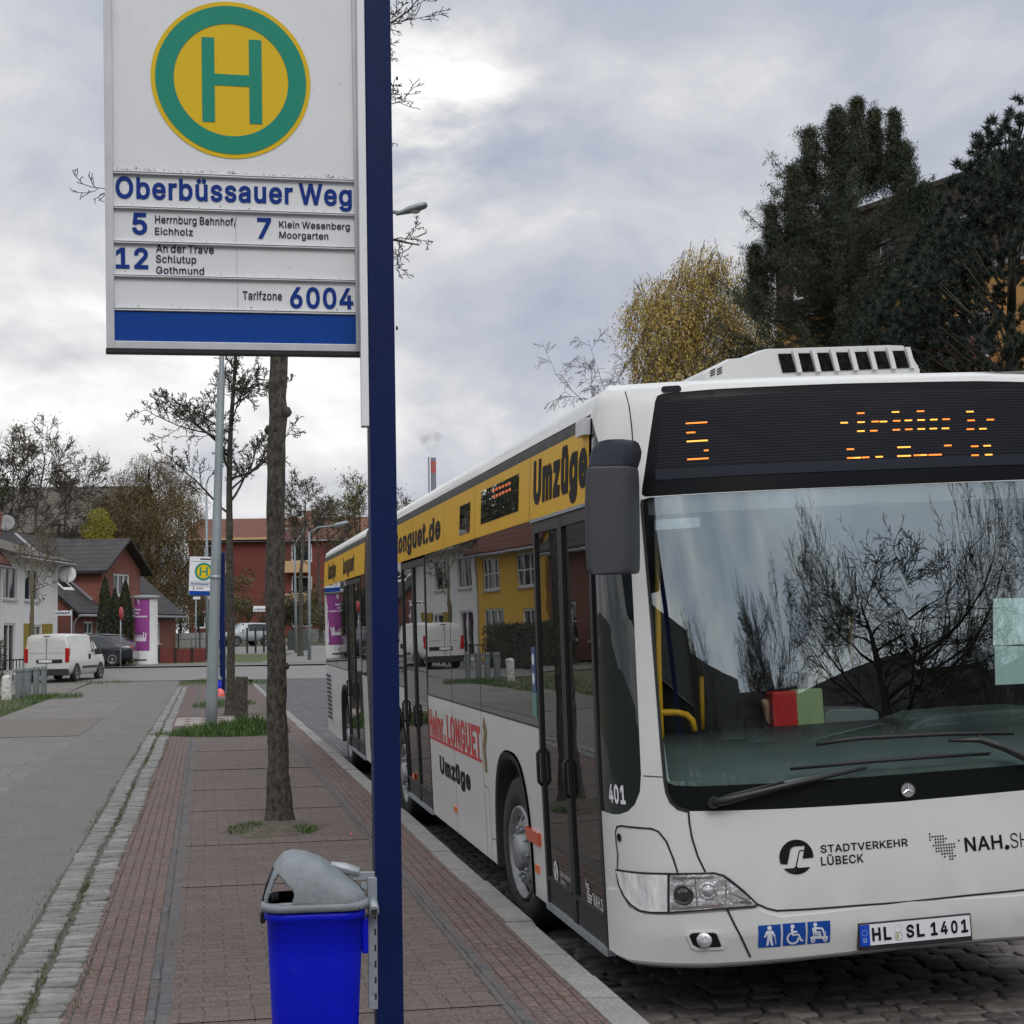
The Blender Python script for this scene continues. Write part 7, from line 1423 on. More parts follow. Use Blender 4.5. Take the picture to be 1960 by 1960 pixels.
# yellow house next door, mostly seen mirrored in the bus
yh = house('house', 'ochre yellow house with red tiled roof mirrored in the bus windows', (HX, 60.0, 0.0), 0, 7.75, 8, 5.1, 9.6, m_ystucco, m_rred, [(1.0, 2.9, 3.1, 4.5, (2, 1)), (5.0, 7.0, 3.1, 4.5, (2, 1)), (0.8, 2.6, 0.5, 2.2, (1, 0)), (4.6, 7.0, 0.6, 2.3, (2, 1))], over=0.45)
br_ = house('house', 'brown brick house beside the ochre house mirrored in the bus door', (HX + 0.3, 49.5, 0.0), 0, 9.5, 8, 4.6, 8.4, m_brick, m_rdark, [(1.2, 2.8, 0.8, 2.3, (1, 1)), (4.2, 5.8, 0.8, 2.3, (1, 1)), (7.0, 8.4, 0.8, 2.3, (1, 1))], over=0.4)
# brick house with a cross gable at the corner
v_ = Vector((2.6, 12.0)); ry_ = math.atan2(-v_.x, v_.y)
bk = house('house', 'red brick house with dark tiled roof and cross gable at the corner', (-21.75, 80.0, 0.35), ry_, 12.3, 9.0, 2.75, 6.55, m_brick, m_rdark, [(1.2, 2.2, 0.9, 2.1, (1, 1)), (8.6, 10.2, 0.9, 2.1, (1, 0))], over=0.45)
b = MB(); y0, y1 = 2.9, 7.4; ym = (y0 + y1) / 2; za, zr_ = 4.85, 6.3; ff = lambda y, z, d: Vector((0.12 - d, y0 + y, z))
wall_holes(b, y1 - y0, za, [(1.3, 3.2, 3.45, 4.6)], 0.12, ff)
b.add([(0.12, y0, za), (0.12, y1, za), (0.12, ym, zr_)], [(0, 1, 2)])
for y in (y0, y1): b.add([(0.12, y, 0), (-4.5, y, 0), (-4.5, y, za), (0.12, y, za)], [(0, 1, 2, 3)])
b.build('gable_wall', m_brick, bk)
b = MB()
for s in (-1, 1):
    ye = ym + s * (y1 - y0 + 1.0) / 2; ze = za - 0.5 * (zr_ - za) / ((y1 - y0) / 2)
    q = [Vector((0.65, ye, ze)), Vector((0.65, ym, zr_)), Vector((-4.6, ym, zr_)), Vector((-4.6, ye, ze))]; b.add([p + Vector((0, 0, 0.03)) for p in q] + [p + Vector((0, 0, 0.17)) for p in q], [(0, 1, 2, 3), (4, 5, 6, 7), (0, 1, 5, 4), (0, 4, 7, 3), (2, 3, 7, 6)])
b.build('gable_roof', m_rdark, bk)
window(bk, ff, 1.3, 3.2, 3.45, 4.6, 0.12, (2, 0))
b = MB(); sl_ = (6.55 - 2.75) / 4.5
def on_roof(x, y, h_): return Vector((x, y, 2.75 - x * sl_ + 0.17 + h_))
for o0, o1, mm, nm in ((0.0, 0.05, m_frame, 'skylight_frame'), (0.052, 0.054, m_pane, 'skylight_pane')):
    b = MB(); k = 0.0 if nm == 'skylight_frame' else 0.12
    q = [(-0.9 - k, 0.85 + k), (-0.9 - k, 1.95 - k), (-2.1 + k, 1.95 - k), (-2.1 + k, 0.85 + k)]; b.prism(q, lambda x, y: on_roof(x, y, o0), lambda x, y: on_roof(x, y, o1)); b.build(nm, mm, bk)
b = MB(); b.prism([(-2.7, 2.15), (-2.7, 2.45), (-4.4, 2.45), (-4.4, 2.15)], lambda x, y: on_roof(x, y, 0.0), lambda x, y: on_roof(x, y, 0.08)); b.prism([(-0.3, 2.55), (-0.3, 2.85), (-2.3, 2.85), (-2.3, 2.55)], lambda x, y: on_roof(x, y, 0.0), lambda x, y: on_roof(x, y, 0.06)); b.build('valley_flashing', mat('flashing', (0.35, 0.36, 0.38), 0.4, 0.4), bk)
b = MB(); b.box(-4.9, -4.2, -0.0, 0.6, 6.3, 7.7); b.build('chimney', m_brick, bk)
dish(bk, (-4.0, 0.7, 7.1), 0.42, (0.35, -0.9, 0.25), mat('dish_grey', (0.22, 0.22, 0.22), 0.6))
b = MB(); b.box(0.02, 0.10, 2.45, 3.0, 0.1, 2.1); b.build('door', m_frame, bk)
b = MB(); b.tube([(0.45, 0.1, 2.4), (0.2, 0.05, 2.2), (0.08, 0.0, 1.9), (0.08, 0.0, 0)], 0.05, 8); b.build('downpipe', m_zinc, bk)
# long grey roof and flats beyond
lr = house('apartment_block', 'long low block with grey-brown roof behind the bare trees', (-28.5, 131, 1.2), math.radians(92), 40, 11, 8.3, 12.0, mat('block_render', (0.24, 0.20, 0.16), 0.9, var=(0.28, 0.24, 0.2), vscale=0.4), m_rgrey, [(x, x + 1.4, z, z + 1.5, (1, 0)) for x in (3, 7, 11, 15) for z in (1.2, 4.4)], cat='apartment block')
b = MB()
for k in range(4): b.box(1.9, 2.4, 3 + 3.0 * k, 3.9 + 3.0 * k, 9.75, 9.95, M=None)
m_redr = mat('red_render', (0.135, 0.032, 0.025), 0.9, var=(0.15, 0.038, 0.03), vscale=0.3)
rb_w = [(y, y + 1.9, z, z + 1.6, (1, 0)) for y in (0.5, 9.5) for z in (0.9, 3.9, 6.9)] + [(27.5, 29.2, z, z + 1.6, (1, 0)) for z in (0.9, 3.9, 6.9)]
rb = house('apartment_block', 'red rendered apartment block with red tiled roof beyond the crossing', (-30.0, 150, 1.5), -PI / 2, 18.2, 11, 9.0, 11.2, m_redr, m_rred, [w_ for w_ in rb_w if w_[1] < 18], cat='apartment block', over=0.5)
b = MB(); b.box(0.0, 0.9, -0.0, 8.2, 8.95, 9.15); 
for z in (3.0, 6.0): b.box(0.0, 1.2, 2.9, 4.1, z - 0.15, z + 0.9); b.box(0.0, 1.2, 9.0, 11.2, z - 0.15, z + 0.9)
b.build('balcony', mat('balcony_front', (0.45, 0.30, 0.16), 0.8), rb)
b = MB(); b.box(-5.9, -5.2, 10.0, 11.4, 11.0, 12.0); b.build('chimney', m_brick, rb)
b = MB()
for y in (8.2, 14.0):
    x = -2.2; z = 9.0 + 2.2 * 2.2 / 5.5; b.box(x - 0.4, x + 0.4, y, y + 0.9, z + 0.05, z + 0.3)
b.build('roof_light', m_zinc, rb)
rb2 = house('apartment_block', 'orange-roofed wing right of the red apartment block', (-12.6, 157, 1.5), -PI / 2, 16, 11, 7.2, 9.8, mat('brown_render', (0.25, 0.09, 0.05), 0.9, var=(0.29, 0.11, 0.06), vscale=0.4), tile_mat('orange_roof_tiles', (0.27, 0.10, 0.045), (0.32, 0.12, 0.055)), [(y, y + 1.5, z, z + 1.6, (1, 0)) for y in (2, 6, 10) for z in (1, 4)], cat='apartment block', over=0.5)
# ochre flats behind the conifers, dark clad top storey
A_, B2 = Vector((12.9, 44.6, 0)), Vector((7.75, 53.5, 0)); dA = (B2 - A_); A_ -= dA * 1.2; dA = dA * 2.02
of = thing('apartment_block', 'ochre apartment block with dark clad top storey behind the conifers', 'apartment block', (A_.x, A_.y, 0)); of.rotation_euler = (0, 0, math.atan2(dA.y, dA.x)); LF = dA.length; of.scale = (1, 1, 0.925)
m_och = mat('ochre_render', (0.38, 0.20, 0.055), 0.9, var=(0.42, 0.23, 0.07), vscale=0.5); m_clad = brick_mat('dark_cladding', (0.060, 0.040, 0.036), (0.075, 0.05, 0.045), (0.03, 0.02, 0.02), 2.0, 0.25, 0.02, face='XZ')
sg_ = 1.0
def fo(x, z, d): return Vector((x, -d * sg_, z))
# the front faces the road, i.e. to the left of the direction A->B
fo = lambda x, z, d: Vector((x, d * -1.0, z)) if True else None
wz = [(x, x + 1.7, z, z + 1.4, (1, 0)) for x in [1.5 + 3.4 * k for k in range(int(LF / 3.4))] for z in (1.3, 4.1, 6.9, 9.7)]
b = MB(); wall_holes(b, LF, 12.3, [w_[:4] for w_ in wz], 0.15, fo); b.build('wall', m_och, of)
wz2 = [(x, x + 1.3, 13.0, 14.2, (1, 0)) for x in [1.7 + 3.4 * k for k in range(int(LF / 3.4))]]
b = MB(); f3 = lambda x, z, d: fo(x, z + 12.5, d + 0.0); wall_holes(b, LF, 2.75, [(w_[0], w_[1], w_[2] - 12.5, w_[3] - 12.5) for w_ in wz2], 0.15, f3); b.build('top_storey', m_clad, of)
b = MB(); b.box(-0.05, LF + 0.05, -0.10, 0.12, 12.3, 12.5); b.build('cornice', m_zinc, of)
b = MB(); b.box(0, LF, -11, -0.152, 0, 12.3); b.box(0, LF, -11, -0.152, 12.5, 15.2); b.box(-0.2, LF + 0.2, -11.2, 0.2, 15.25, 15.42); b.box(LF * 0.35, LF * 0.35 + 0.5, -1.0, -0.5, 15.42, 15.9); b.build('roof', m_rgrey, of)
for w_ in wz + wz2: window(of, fo, *w_[:4], 0.15, w_[4], sill=False)
m_rail = mat('balcony_red', (0.33, 0.07, 0.04), 0.8)
for z in (4.1, 6.9, 9.7):
    for k in (1, 3, 5): 
        x = 1.0 + 3.4 * k; b = MB(); b.box(x, x + 2.6, 0.0, 1.2, z - 0.75, z - 0.6); b.box(x, x + 2.6, 1.12, 1.2, z - 0.6, z + 0.35); b.build('balcony', m_rail, of)
# ------------------------------------------------------------------ power-station chimney and its plume
st_ = P(833, 1200, 900); ch_ = thing('smokestack', 'tall grey smokestack with red bands smoking far behind the bus', 'smokestack', (st_.x, 900, 0))
zt_ = P(833, 876, 900).z; b = MB(); b.lathe([(1.9, 0), (1.55, zt_ * 0.6), (1.42, zt_)], (0, 0, 0), 20); b.build('shaft', mat('stack_grey', (0.17, 0.185, 0.21), 0.8), ch_)
b = MB()
for ya, yb in ((884, 890), (892, 897), (899, 905)):
    za, zb_ = P(833, yb, 900).z, P(833, ya, 900).z; b.lathe([(1.52, za), (1.52, zb_)], (0, 0, 0), 20)
b.build('red_band', mat('stack_red', (0.42, 0.07, 0.045), 0.8), ch_)
b = MB(); b.tube([(-2.6, 0, 0), (-2.6, 0, zt_ + 0.5)], 0.45, 8); b.build('flue', mat('stack_grey', (0.17, 0.185, 0.21), 0.8), ch_)
m_sm = bpy.data.materials.new('steam'); m_sm.use_nodes = True; t = m_sm.node_tree
for n in list(t.nodes): t.nodes.remove(n)
o_ = t.nodes.new('ShaderNodeOutputMaterial'); vo = t.nodes.new('ShaderNodeVolumePrincipled'); vo.inputs['Color'].default_value = (0.9, 0.9, 0.9, 1)
co = t.nodes.new('ShaderNodeTexCoord'); n_ = t.nodes.new('ShaderNodeTexNoise'); n_.inputs['Scale'].default_value = 0.18; n_.inputs['Detail'].default_value = 3; t.links.new(co.outputs['Object'], n_.inputs['Vector'])
mr_n = t.nodes.new('ShaderNodeMapRange'); mr_n.inputs[1].default_value = 0.40; mr_n.inputs[2].default_value = 0.70; mr_n.inputs[4].default_value = 0.16; t.links.new(n_.outputs[0], mr_n.inputs[0]); t.links.new(mr_n.outputs[0], vo.inputs['Density']); t.links.new(vo.outputs[0], o_.inputs['Volume'])
b = MB(); b.lathe([(0, -1.5), (1.4, 0), (2.4, 3), (4.0, 6), (6.5, 9), (7.5, 12), (5.0, 15), (0, 17)], (0, 0, 0), 20); sm_o = b.build('smoke', m_sm); sm_o.location = (st_.x - 1.2, 900, zt_ + 0.8); sm_o.scale = (1.0, 0.8, 0.9)
tag(sm_o, kind='stuff')
# ------------------------------------------------------------------ trees with foliage
def blob_points(rng, n, blobs):                            # points near the surfaces of overlapping lumps
    w_ = np.array([b_[3] ** 2 for b_ in blobs], float); w_ /= w_.sum(); idx = rng.choice(len(blobs), n, p=w_); bb = np.array(blobs)[idx]
    d = rng.normal(size=(n, 3)); d /= np.linalg.norm(d, axis=1)[:, None]; r = bb[:, 3:4] * rng.uniform(0.25, 1.0, (n, 1)) ** 0.5
    return bb[:, :3] + d * r * np.array([1, 1, bb.shape[1] > 4 and 1.0 or 0.9])
def limbs(rng, mb, h, r, k=9, spread=2.2, z0=0.3):
    rr = random.Random(int(rng.integers(1e6)))
    mb.tube([(0, 0, -0.2), (0.03, 0, h * 0.3), (-0.04, 0.03, h * 0.65), (0.02, 0, h * 0.93)], [r * 1.2, r, r * 0.6, r * 0.15], 10)
    for i in range(k):
        z = h * (z0 + (0.88 - z0) * i / k); a = i * 2.4 + rr.random(); l = spread * (1.1 - 0.7 * i / k) * rr.uniform(0.8, 1.2); d = Vector((math.cos(a), math.sin(a), 0.9))
        mb.tube([(0, 0, z), Vector((0, 0, z)) + d * l * 0.5, Vector((0, 0, z)) + Vector((d.x * l, d.y * l, l * 0.7))], [r * 0.4, r * 0.25, r * 0.06], 6)
def leaf_mat(name, c, v, isl=0.4): return mat(name, c, 0.75, var=v, vscale=0.7, island=isl, detail=3)
# weeping birch just breaking leaf
m_birchleaf = leaf_mat('birch_catkins', (0.36, 0.255, 0.050), (0.46, 0.34, 0.085), 0.35)
m_birchbark = mat('birch_bark', (0.20, 0.19, 0.17), 0.9, var=(0.06, 0.055, 0.05), vscale=4)
def strands(rng, n, blobs, lmin, lmax, per):               # hanging twig tips: starts on the lumps, leaves down each strand
    p0 = blob_points(rng, n, blobs); l = rng.uniform(lmin, lmax, n); sway = rng.normal(0, 0.22, (n, 2)) * l[:, None] ** 0.5; out = []
    for k in range(per):
        f = (k + rng.uniform(0, 1, n)) / per; out.append(np.stack([p0[:, 0] + sway[:, 0] * f * 2, p0[:, 1] + sway[:, 1] * f * 2, p0[:, 2] - l * f], 1))
    return np.concatenate(out), p0, l, sway
def twig_lines(mb, p0, l, sway, r, step=1):
    for i in range(0, len(p0), step):
        a = Vector(p0[i]); mb.tube([a + Vector((0, 0, 0.15)), a + Vector((sway[i, 0], sway[i, 1], -l[i] / 2)), a + Vector((2 * sway[i, 0], 2 * sway[i, 1], -l[i]))], r, 3, 0, False)
def birch(name, loc, h, blobs, nstr, label, lm, bm_, seed, size=0.055, group=None, per=9, lr_=(0.7, 2.4)):
    rng = np.random.default_rng(seed); t = thing(name, label, 'tree', loc, 0, group); b = MB(); limbs(rng, b, h, 0.16, 16, 2.8, 0.25); b.build('trunk', bm_, t)
    pts, p0, l, sw = strands(rng, nstr, blobs, lr_[0], lr_[1], per); leaf_cloud('crown', pts + rng.normal(0, 0.05, pts.shape), size, lm, t, seed, 0.6, 0.35)
    b = MB(); twig_lines(b, p0, l, sw, 0.009, 6); b.build('twigs', m_bark3, t); return t
def B3(px, py, Y, r, dy=0.0, base=None): p = P(px, py, Y); return (p.x - base[0], p.y + dy - base[1], p.z - base[2], r)
YB = 44.0; bx0 = P(1345, 1200, YB); base = (bx0.x, YB, 0)
bl_ = [B3(*q, base=base) for q in ((1345, 505, YB, 0.7), (1310, 560, YB, 0.9, 0.5), (1385, 545, YB, 0.9, -0.3), (1290, 620, YB, 1.0), (1240, 560, YB, 0.6), (1225, 610, YB, 0.6, -0.5), (1260, 670, YB, 0.8), (1370, 640, YB, 1.2, 0.5), (1430, 620, YB, 1.0), (1310, 720, YB, 1.2), (1400, 740, YB, 1.2), (1235, 690, YB, 0.5), (1450, 700, YB, 1.0, 0.8))]
birch('birch_tree', base, 11.2, bl_, 5600, 'golden weeping birch in first leaf left of the spruce', m_birchleaf, m_birchbark, 5, 0.042, per=11, lr_=(0.25, 1.15))
# brownish willow left of the lamp post
YW = 106.0; bx0 = P(285, 1200, YW); base = (bx0.x, YW, zg(YW))
m_wil = leaf_mat('willow_shoots', (0.098, 0.066, 0.020), (0.150, 0.105, 0.034), 0.45)
bl_ = [B3(*q, base=base) for q in ((275, 885, YW, 0.9), (320, 890, YW, 0.9), (250, 925, YW, 1.4), (300, 935, YW, 1.8, 1), (345, 935, YW, 1.4), (225, 965, YW, 1.2), (270, 985, YW, 2.0), (330, 990, YW, 2.0, -1), (360, 985, YW, 1.2), (230, 1020, YW, 1.6), (290, 1040, YW, 2.2), (350, 1050, YW, 1.8), (310, 1100, YW, 2.2), (350, 1120, YW, 1.8), (195, 960, YW, 0.7), (270, 1110, YW, 2.0))]
birch('willow_tree', base, 13.2, bl_, 8000, 'dense brownish willow behind the brick house', m_wil, m_bark, 9, 0.068, per=10, lr_=(0.3, 1.4))
# leafy shrub-like trees
def bushy(name, loc, blobs, n, size, label, lm, seed, cat='tree', group=None, trunk=True, h=None):
    rng = np.random.default_rng(seed); t = thing(name, label, cat, loc, 0, group)
    pts = blob_points(rng, n, blobs); leaf_cloud('crown' if cat == 'tree' else 'foliage', pts, size, lm, t, seed)
    if trunk: b = MB(); limbs(rng, b, h or max(q[2] for q in blobs), 0.10, 7, 1.0, 0.2); b.build('trunk', m_bark, t)
    return t
YF = 100.0; bx0 = P(190, 1200, YF); base = (bx0.x, YF, zg(YF))
bushy('forsythia_tree', base, [B3(*q, base=base) for q in ((188, 990, YF, 0.7), (175, 1015, YF, 0.7), (200, 1010, YF, 0.75), (185, 1035, YF, 0.8), (205, 1035, YF, 0.5))], 5200, 0.065, 'bright yellow-green leafing tree above the dark tiled roof', leaf_mat('yellow_green_leaf', (0.20, 0.19, 0.012), (0.27, 0.24, 0.02), 0.35), 31)
# clipped columnar conifers
m_thuja = leaf_mat('thuja_green', (0.020, 0.030, 0.012), (0.038, 0.046, 0.018), 0.45)
for i, (px, py, w_) in enumerate(((201, 1105, 0.38), (220, 1128, 0.30), (240, 1113, 0.40))):
    YT = 78.3 + 0.3 * i; p = P(px, py, YT); gz_ = zg(YT); hT = p.z - gz_; rng = np.random.default_rng(60 + i); n = 6500
    zz_ = rng.uniform(0, 1, n) ** 0.85; rad = w_ * np.interp(zz_, [0, 0.1, 0.5, 0.8, 0.95, 1], [0.85, 1.0, 0.95, 0.65, 0.28, 0.03]) * rng.uniform(0.6, 1.06, n); a = rng.uniform(0, 2 * PI, n)
    t = thing('conifer', ('left', 'low middle', 'right')[i] + ' column of three dark clipped conifers beside the advertising pillar', 'tree', (p.x, YT, gz_), 0, 'clipped conifers by the brick house')
    leaf_cloud('crown', np.stack([rad * np.cos(a), rad * np.sin(a), 0.1 + zz_ * (hT - 0.1)], 1), 0.07, m_thuja, t, 60 + i, 0.5, -0.6)
    b = MB(); b.tube([(0, 0, -0.1), (0, 0, hT * 0.9)], [0.08, 0.01], 6); b.build('trunk', m_bark, t)
# spruce: tiers of drooping boughs with hanging side twigs
m_spruce = leaf_mat('spruce_needles', (0.014, 0.026, 0.012), (0.040, 0.045, 0.018), 0.55)
def spruce(name, loc, h, rfun, seed, label, leaders, nb=42, z0=0.14, tip=0.040):
    rng = np.random.default_rng(seed); t = thing(name, label, 'tree', loc); b = MB(); b.tube([(0, 0, -0.2), (0, 0, h * 0.5), (0, 0, h * 0.97)], [0.22, 0.13, 0.015], 10); b.build('trunk', m_bark, t)
    C = []; bw = MB()
    def axis(ox, oy, za, zb_, rf, tiers, kk):
        for tier in range(tiers):
            f = (tier + 0.5) / tiers; z = za + (zb_ - za) * f; R_ = rf(f)
            for j in range(kk + int(3 * (1 - f))):
                a = rng.uniform(0, 2 * PI); l = R_ * rng.choice([0.6, 0.85, 1.0, 1.22]) * rng.uniform(0.9, 1.1); zq = z + rng.normal(0, 0.06); m_ = max(3, int(l / 0.15)); pp = []
                for i in range(m_ + 1):
                    s = i / m_; q = np.array([ox + math.cos(a) * l * s, oy + math.sin(a) * l * s, zq - l * 0.42 * math.sin(s * 2.0) * (1 - f) * 0.9 + l * (0.25 + 0.35 * f) * s * s]); pp.append(tuple(q))
                    ntw = 12
                    side = rng.normal(0, 0.06 + 0.12 * (1 - s) * min(1, l / 2), (ntw, 1)) * np.array([[-math.sin(a), math.cos(a), 0]]); along = rng.normal(0, 0.06, (ntw, 1)) * np.array([[math.cos(a), math.sin(a), 0]])
                    drop = -np.abs(rng.normal(0, 0.24 * (1 - 0.6 * f), (ntw, 1))) * np.array([[0, 0, 1.0]]); C.append(q + side + along + drop + np.array([[0, 0, 0.04]]))
                if l > 0.5: bw.tube(pp, [0.03 * (1 - i / len(pp)) + 0.005 for i in range(len(pp))], 3, 0, False)
        C.append(np.stack([np.full(26, ox), np.full(26, oy), np.linspace(zb_ - 0.5, zb_ + 0.12, 26)], 1) + rng.normal(0, 0.025, (26, 3)))
    axis(0, 0, h * z0, h, rfun, nb, 6); axis(0, 0, h * 0.36, h * 0.80, lambda f: 2.3 - 0.75 * f, 22, 5)
    for dx, dy, zt2_, ln_, rr2 in leaders: axis(dx, dy, zt2_ - ln_, zt2_, lambda f: rr2 * (1 - f) ** 0.8 + 0.05, int(ln_ / 0.17), 4)
    C = np.concatenate(C); bw.build('boughs', m_bark, t); n = len(C); rep = 9
    D_ = np.repeat(C, rep, 0) + rng.normal(0, 0.042, (n * rep, 3)) * np.array([1, 1, 0.9]); leaf_cloud('crown', D_, tip, m_spruce, t, seed, 0.30, 0.30); return t
YS = 34.0; p = P(1628, 1200, YS); hS = P(1640, 212, YS).z; x_s = p.x
lead = [(P(px, py, YS).x - x_s, dy, P(px, py, YS).z, ln_, r_) for px, py, dy, ln_, r_ in ((1552, 243, 0.2, 1.3, 0.27), (1596, 220, -0.3, 1.3, 0.27), (1676, 200, 0.2, 1.5, 0.27), (1706, 226, -0.2, 1.4, 0.27), (1740, 272, 0.3, 1.3, 0.27), (1515, 330, -0.2, 1.2, 0.27), (1482, 398, 0.2, 1.2, 0.27), (1448, 468, 0.0, 1.2, 0.27), (1768, 352, 0.0, 1.3, 0.27), (1640, 192, 0.1, 1.6, 0.30))]
spruce('spruce_tree', (x_s, YS, 0), hS, lambda f: float(np.interp(f, [0, 0.50, 0.58, 0.66, 0.74, 0.83, 0.90, 0.96, 1.0], [2.6, 2.4, 2.35, 2.15, 1.80, 1.25, 0.72, 0.34, 0.04])), 31, 'broad dark spruce with several tips rising behind the bus roof', lead)
# pine: rounded bluish tufts on spreading limbs
m_pine = leaf_mat('pine_needles', (0.010, 0.021, 0.013), (0.024, 0.038, 0.023), 0.5)
YP = 29.0; p = P(1960, 1200, YP); base = (p.x, YP, 0); rng = np.random.default_rng(8); t = thing('pine_tree', 'broad dark green pine at the right edge above the bus', 'tree', base); b = MB(); limbs(rng, b, 9.3, 0.2, 14, 2.4, 0.2); b.build('trunk', m_bark, t)
out_ = [(1935, 265), (1905, 290), (1960, 255), (1880, 330), (1870, 370), (1900, 380), (1850, 410), (1830, 450), (1810, 490), (1795, 530), (1830, 520), (1870, 470), (1740, 570), (1720, 590), (1770, 580), (1700, 640), (1740, 650), (1790, 640), (1850, 590), (1900, 540), (1940, 470), (1945, 380), (1990, 300), (2030, 350), (2000, 420), (2060, 480), (1720, 690), (1780, 700), (1850, 680), (1920, 640), (1990, 560), (2080, 600), (1680, 680), (1960, 700), (2040, 690)]
tuf = []
for px, py in out_:
    q = P(px, py, YP); 
    for _ in range(42):
        a = rng.normal(size=3); a /= np.linalg.norm(a); tuf.append((q.x - base[0] + a[0] * 0.50, q.y - base[1] + a[1] * 0.9 + rng.uniform(-1.2, 1.2), q.z + a[2] * 0.42))
tuf = np.array(tuf); nT = len(tuf); kT = 72; dirs = rng.normal(size=(nT * kT, 3)); dirs /= np.linalg.norm(dirs, axis=1)[:, None]; dirs[:, 2] += 0.35
CT = np.repeat(tuf, kT, 0); ln_ = rng.uniform(0.07, 0.17, (nT * kT, 1)); sd_ = np.cross(dirs, rng.normal(size=dirs.shape)); sd_ /= np.linalg.norm(sd_, axis=1)[:, None]; sd_ *= 0.011
V = np.stack([CT + dirs * 0.02 - sd_, CT + dirs * 0.02 + sd_, CT + dirs * ln_], 1).reshape(-1, 3); mesh_np('crown', V, np.arange(len(V)).reshape(-1, 3), m_pine, t)
b = MB()
for q in tuf[::4]: b.tube([Vector(q), Vector(q * np.array([0.55, 0.55, 0.97])) - Vector((0, 0, 0.25))], [0.01, 0.025], 3, 0, False)
b.build('boughs', m_bark, t)
# ------------------------------------------------------------------ bare trees at distance
BT = dict(over=0.78, max=4, k=[6, 5, 4, 3, 3], trop=[0.06, 0.07, 0.06, 0.03, 0.0], n=[10, 7, 6, 5, 0], ang=[0.8, 0.75, 0.7, 0.7, 0.6], len=[0.6, 0.52, 0.5, 0.5, 0.5], rmin=0.012)
GB = 'bare trees beyond the houses'
def bt(px, py, Y, r, seed, label, opt=None, top=0.25, mats=None, buds=None, group=GB, zoff=0.0, name='bare_tree'):
    p = P(px, py, Y); return bare_tree(name, (p.x, Y, zg(Y) + zoff), p.z - zg(Y), r, seed, label, group, dict(BT, **(opt or {})), mats or m_bark3, top, buds=buds)
m_bud = leaf_mat('bud_brown', (0.11, 0.075, 0.04), (0.15, 0.11, 0.06), 0.4); m_bud2 = leaf_mat('bud_yellow_green', (0.16, 0.14, 0.03), (0.20, 0.18, 0.05), 0.4)
bt(70, 808, 98, 0.22, 2, 'wide bare tree above the white house roof', dict(rmin=0.016), 0.2, m_bark, (m_bud, 1, 0.2, 0.07))
bt(10, 850, 101, 0.2, 6, 'bare tree cut by the left edge of the photo above the roofs', dict(rmin=0.016), 0.2, m_bark)
bt(118, 880, 104, 0.15, 8, 'smaller bare tree right of the wide one over the dark roof', dict(rmin=0.016), 0.25, m_bark, (m_bud, 1, 0.2, 0.06))
bt(62, 1000, 66.5, 0.10, 15, 'small bare street tree in front of the white house', dict(ang=[1.1, 0.9, 0.8, 0.7, 0.6], n=[9, 6, 4, 3, 0], rmin=0.011), 0.42, mat('greenish_bark', (0.10, 0.085, 0.05), 0.9, var=(0.14, 0.12, 0.07), vscale=6), None, 'bare street trees by the crossing')
bt(574, 915, 88, 0.13, 17, 'bare tree standing on the lawn left of the red gable', dict(rmin=0.013), 0.42, m_bark, (m_bud, 1, 0.15, 0.05), 'bare street trees by the crossing')
bt(612, 955, 120, 0.14, 19, 'slender bare tree over the orange roof', dict(rmin=0.016), 0.3, m_bark3)
bt(690, 930, 92, 0.14, 23, 'budding yellow-green tree beside the far end of the bus', dict(rmin=0.014), 0.25, m_bark, (m_bud2, 2, 0.25, 0.07))
bt(782, 945, 100, 0.14, 25, 'budding tree top showing just over the bus roof', dict(rmin=0.014), 0.3, m_bark, (m_bud2, 1, 0.25, 0.06))
bt(1165, 650, 56, 0.11, 27, 'thin bare birch behind the front of the bus', dict(trop=[0.04, -0.02, -0.10, -0.16, -0.2], n=[12, 7, 5, 4, 0], rmin=0.008, ang=[0.75, 0.8, 0.7, 0.6, 0.5]), 0.3, mat('birch_twigs', (0.13, 0.12, 0.125), 0.9))
# tall bare trees of the avenue behind the camera, mirrored in the windscreen
OB = dict(max=4, k=[8, 7, 6, 5, 4], trop=[0.05, 0.012, 0.02, 0.03, 0.03], wob=[0.04, 0.08, 0.10, 0.14, 0.16], n=[20, 11, 9, 6, 0], over=0.8, f0=[0.0, 0.12, 0.12, 0.1, 0], ang=[1.3, 0.7, 0.65, 0.6, 0.6], len=[1.45, 0.5, 0.45, 0.42, 0.4], rr=[0.45, 0.5, 0.55, 0.6, 0.6], rmin=0.009)
for i, (x, y, h, r, sd2, lb_) in enumerate(((18.6, -17.2, 11.8, 0.24, 51, 'tall bare lime mirrored in the middle of the windscreen'), (8.4, -21.5, 8.9, 0.18, 52, 'bare tree mirrored behind the red box in the windscreen'), (-7.0, -30, 8.6, 0.12, 53, 'small bare tree mirrored at the windscreen\'s left edge'),
                                      (31.5, -4.5, 13.0, 0.26, 54, 'big bare tree mirrored at the right of the windscreen'), (30.0, -22.0, 10.5, 0.2, 55, 'bare tree mirrored right of the middle lime'), (30.0, 4.0, 14.0, 0.24, 56, 'bare tree across the road mirrored near the paper notices'))):
    bare_tree('bare_tree', (x, y, 0), h, r, sd2, lb_, 'bare trees mirrored in the windscreen', OB, m_bark, 0.42)
m_dbrick = brick_mat('reflection_dark_brick', (0.022, 0.017, 0.015), (0.032, 0.024, 0.02), (0.02, 0.018, 0.016), 0.24, 0.08, 0.012, face='YZ', bump=0.3)  # row added behind the camera, near-black and tall, to darken the windscreen's reflection
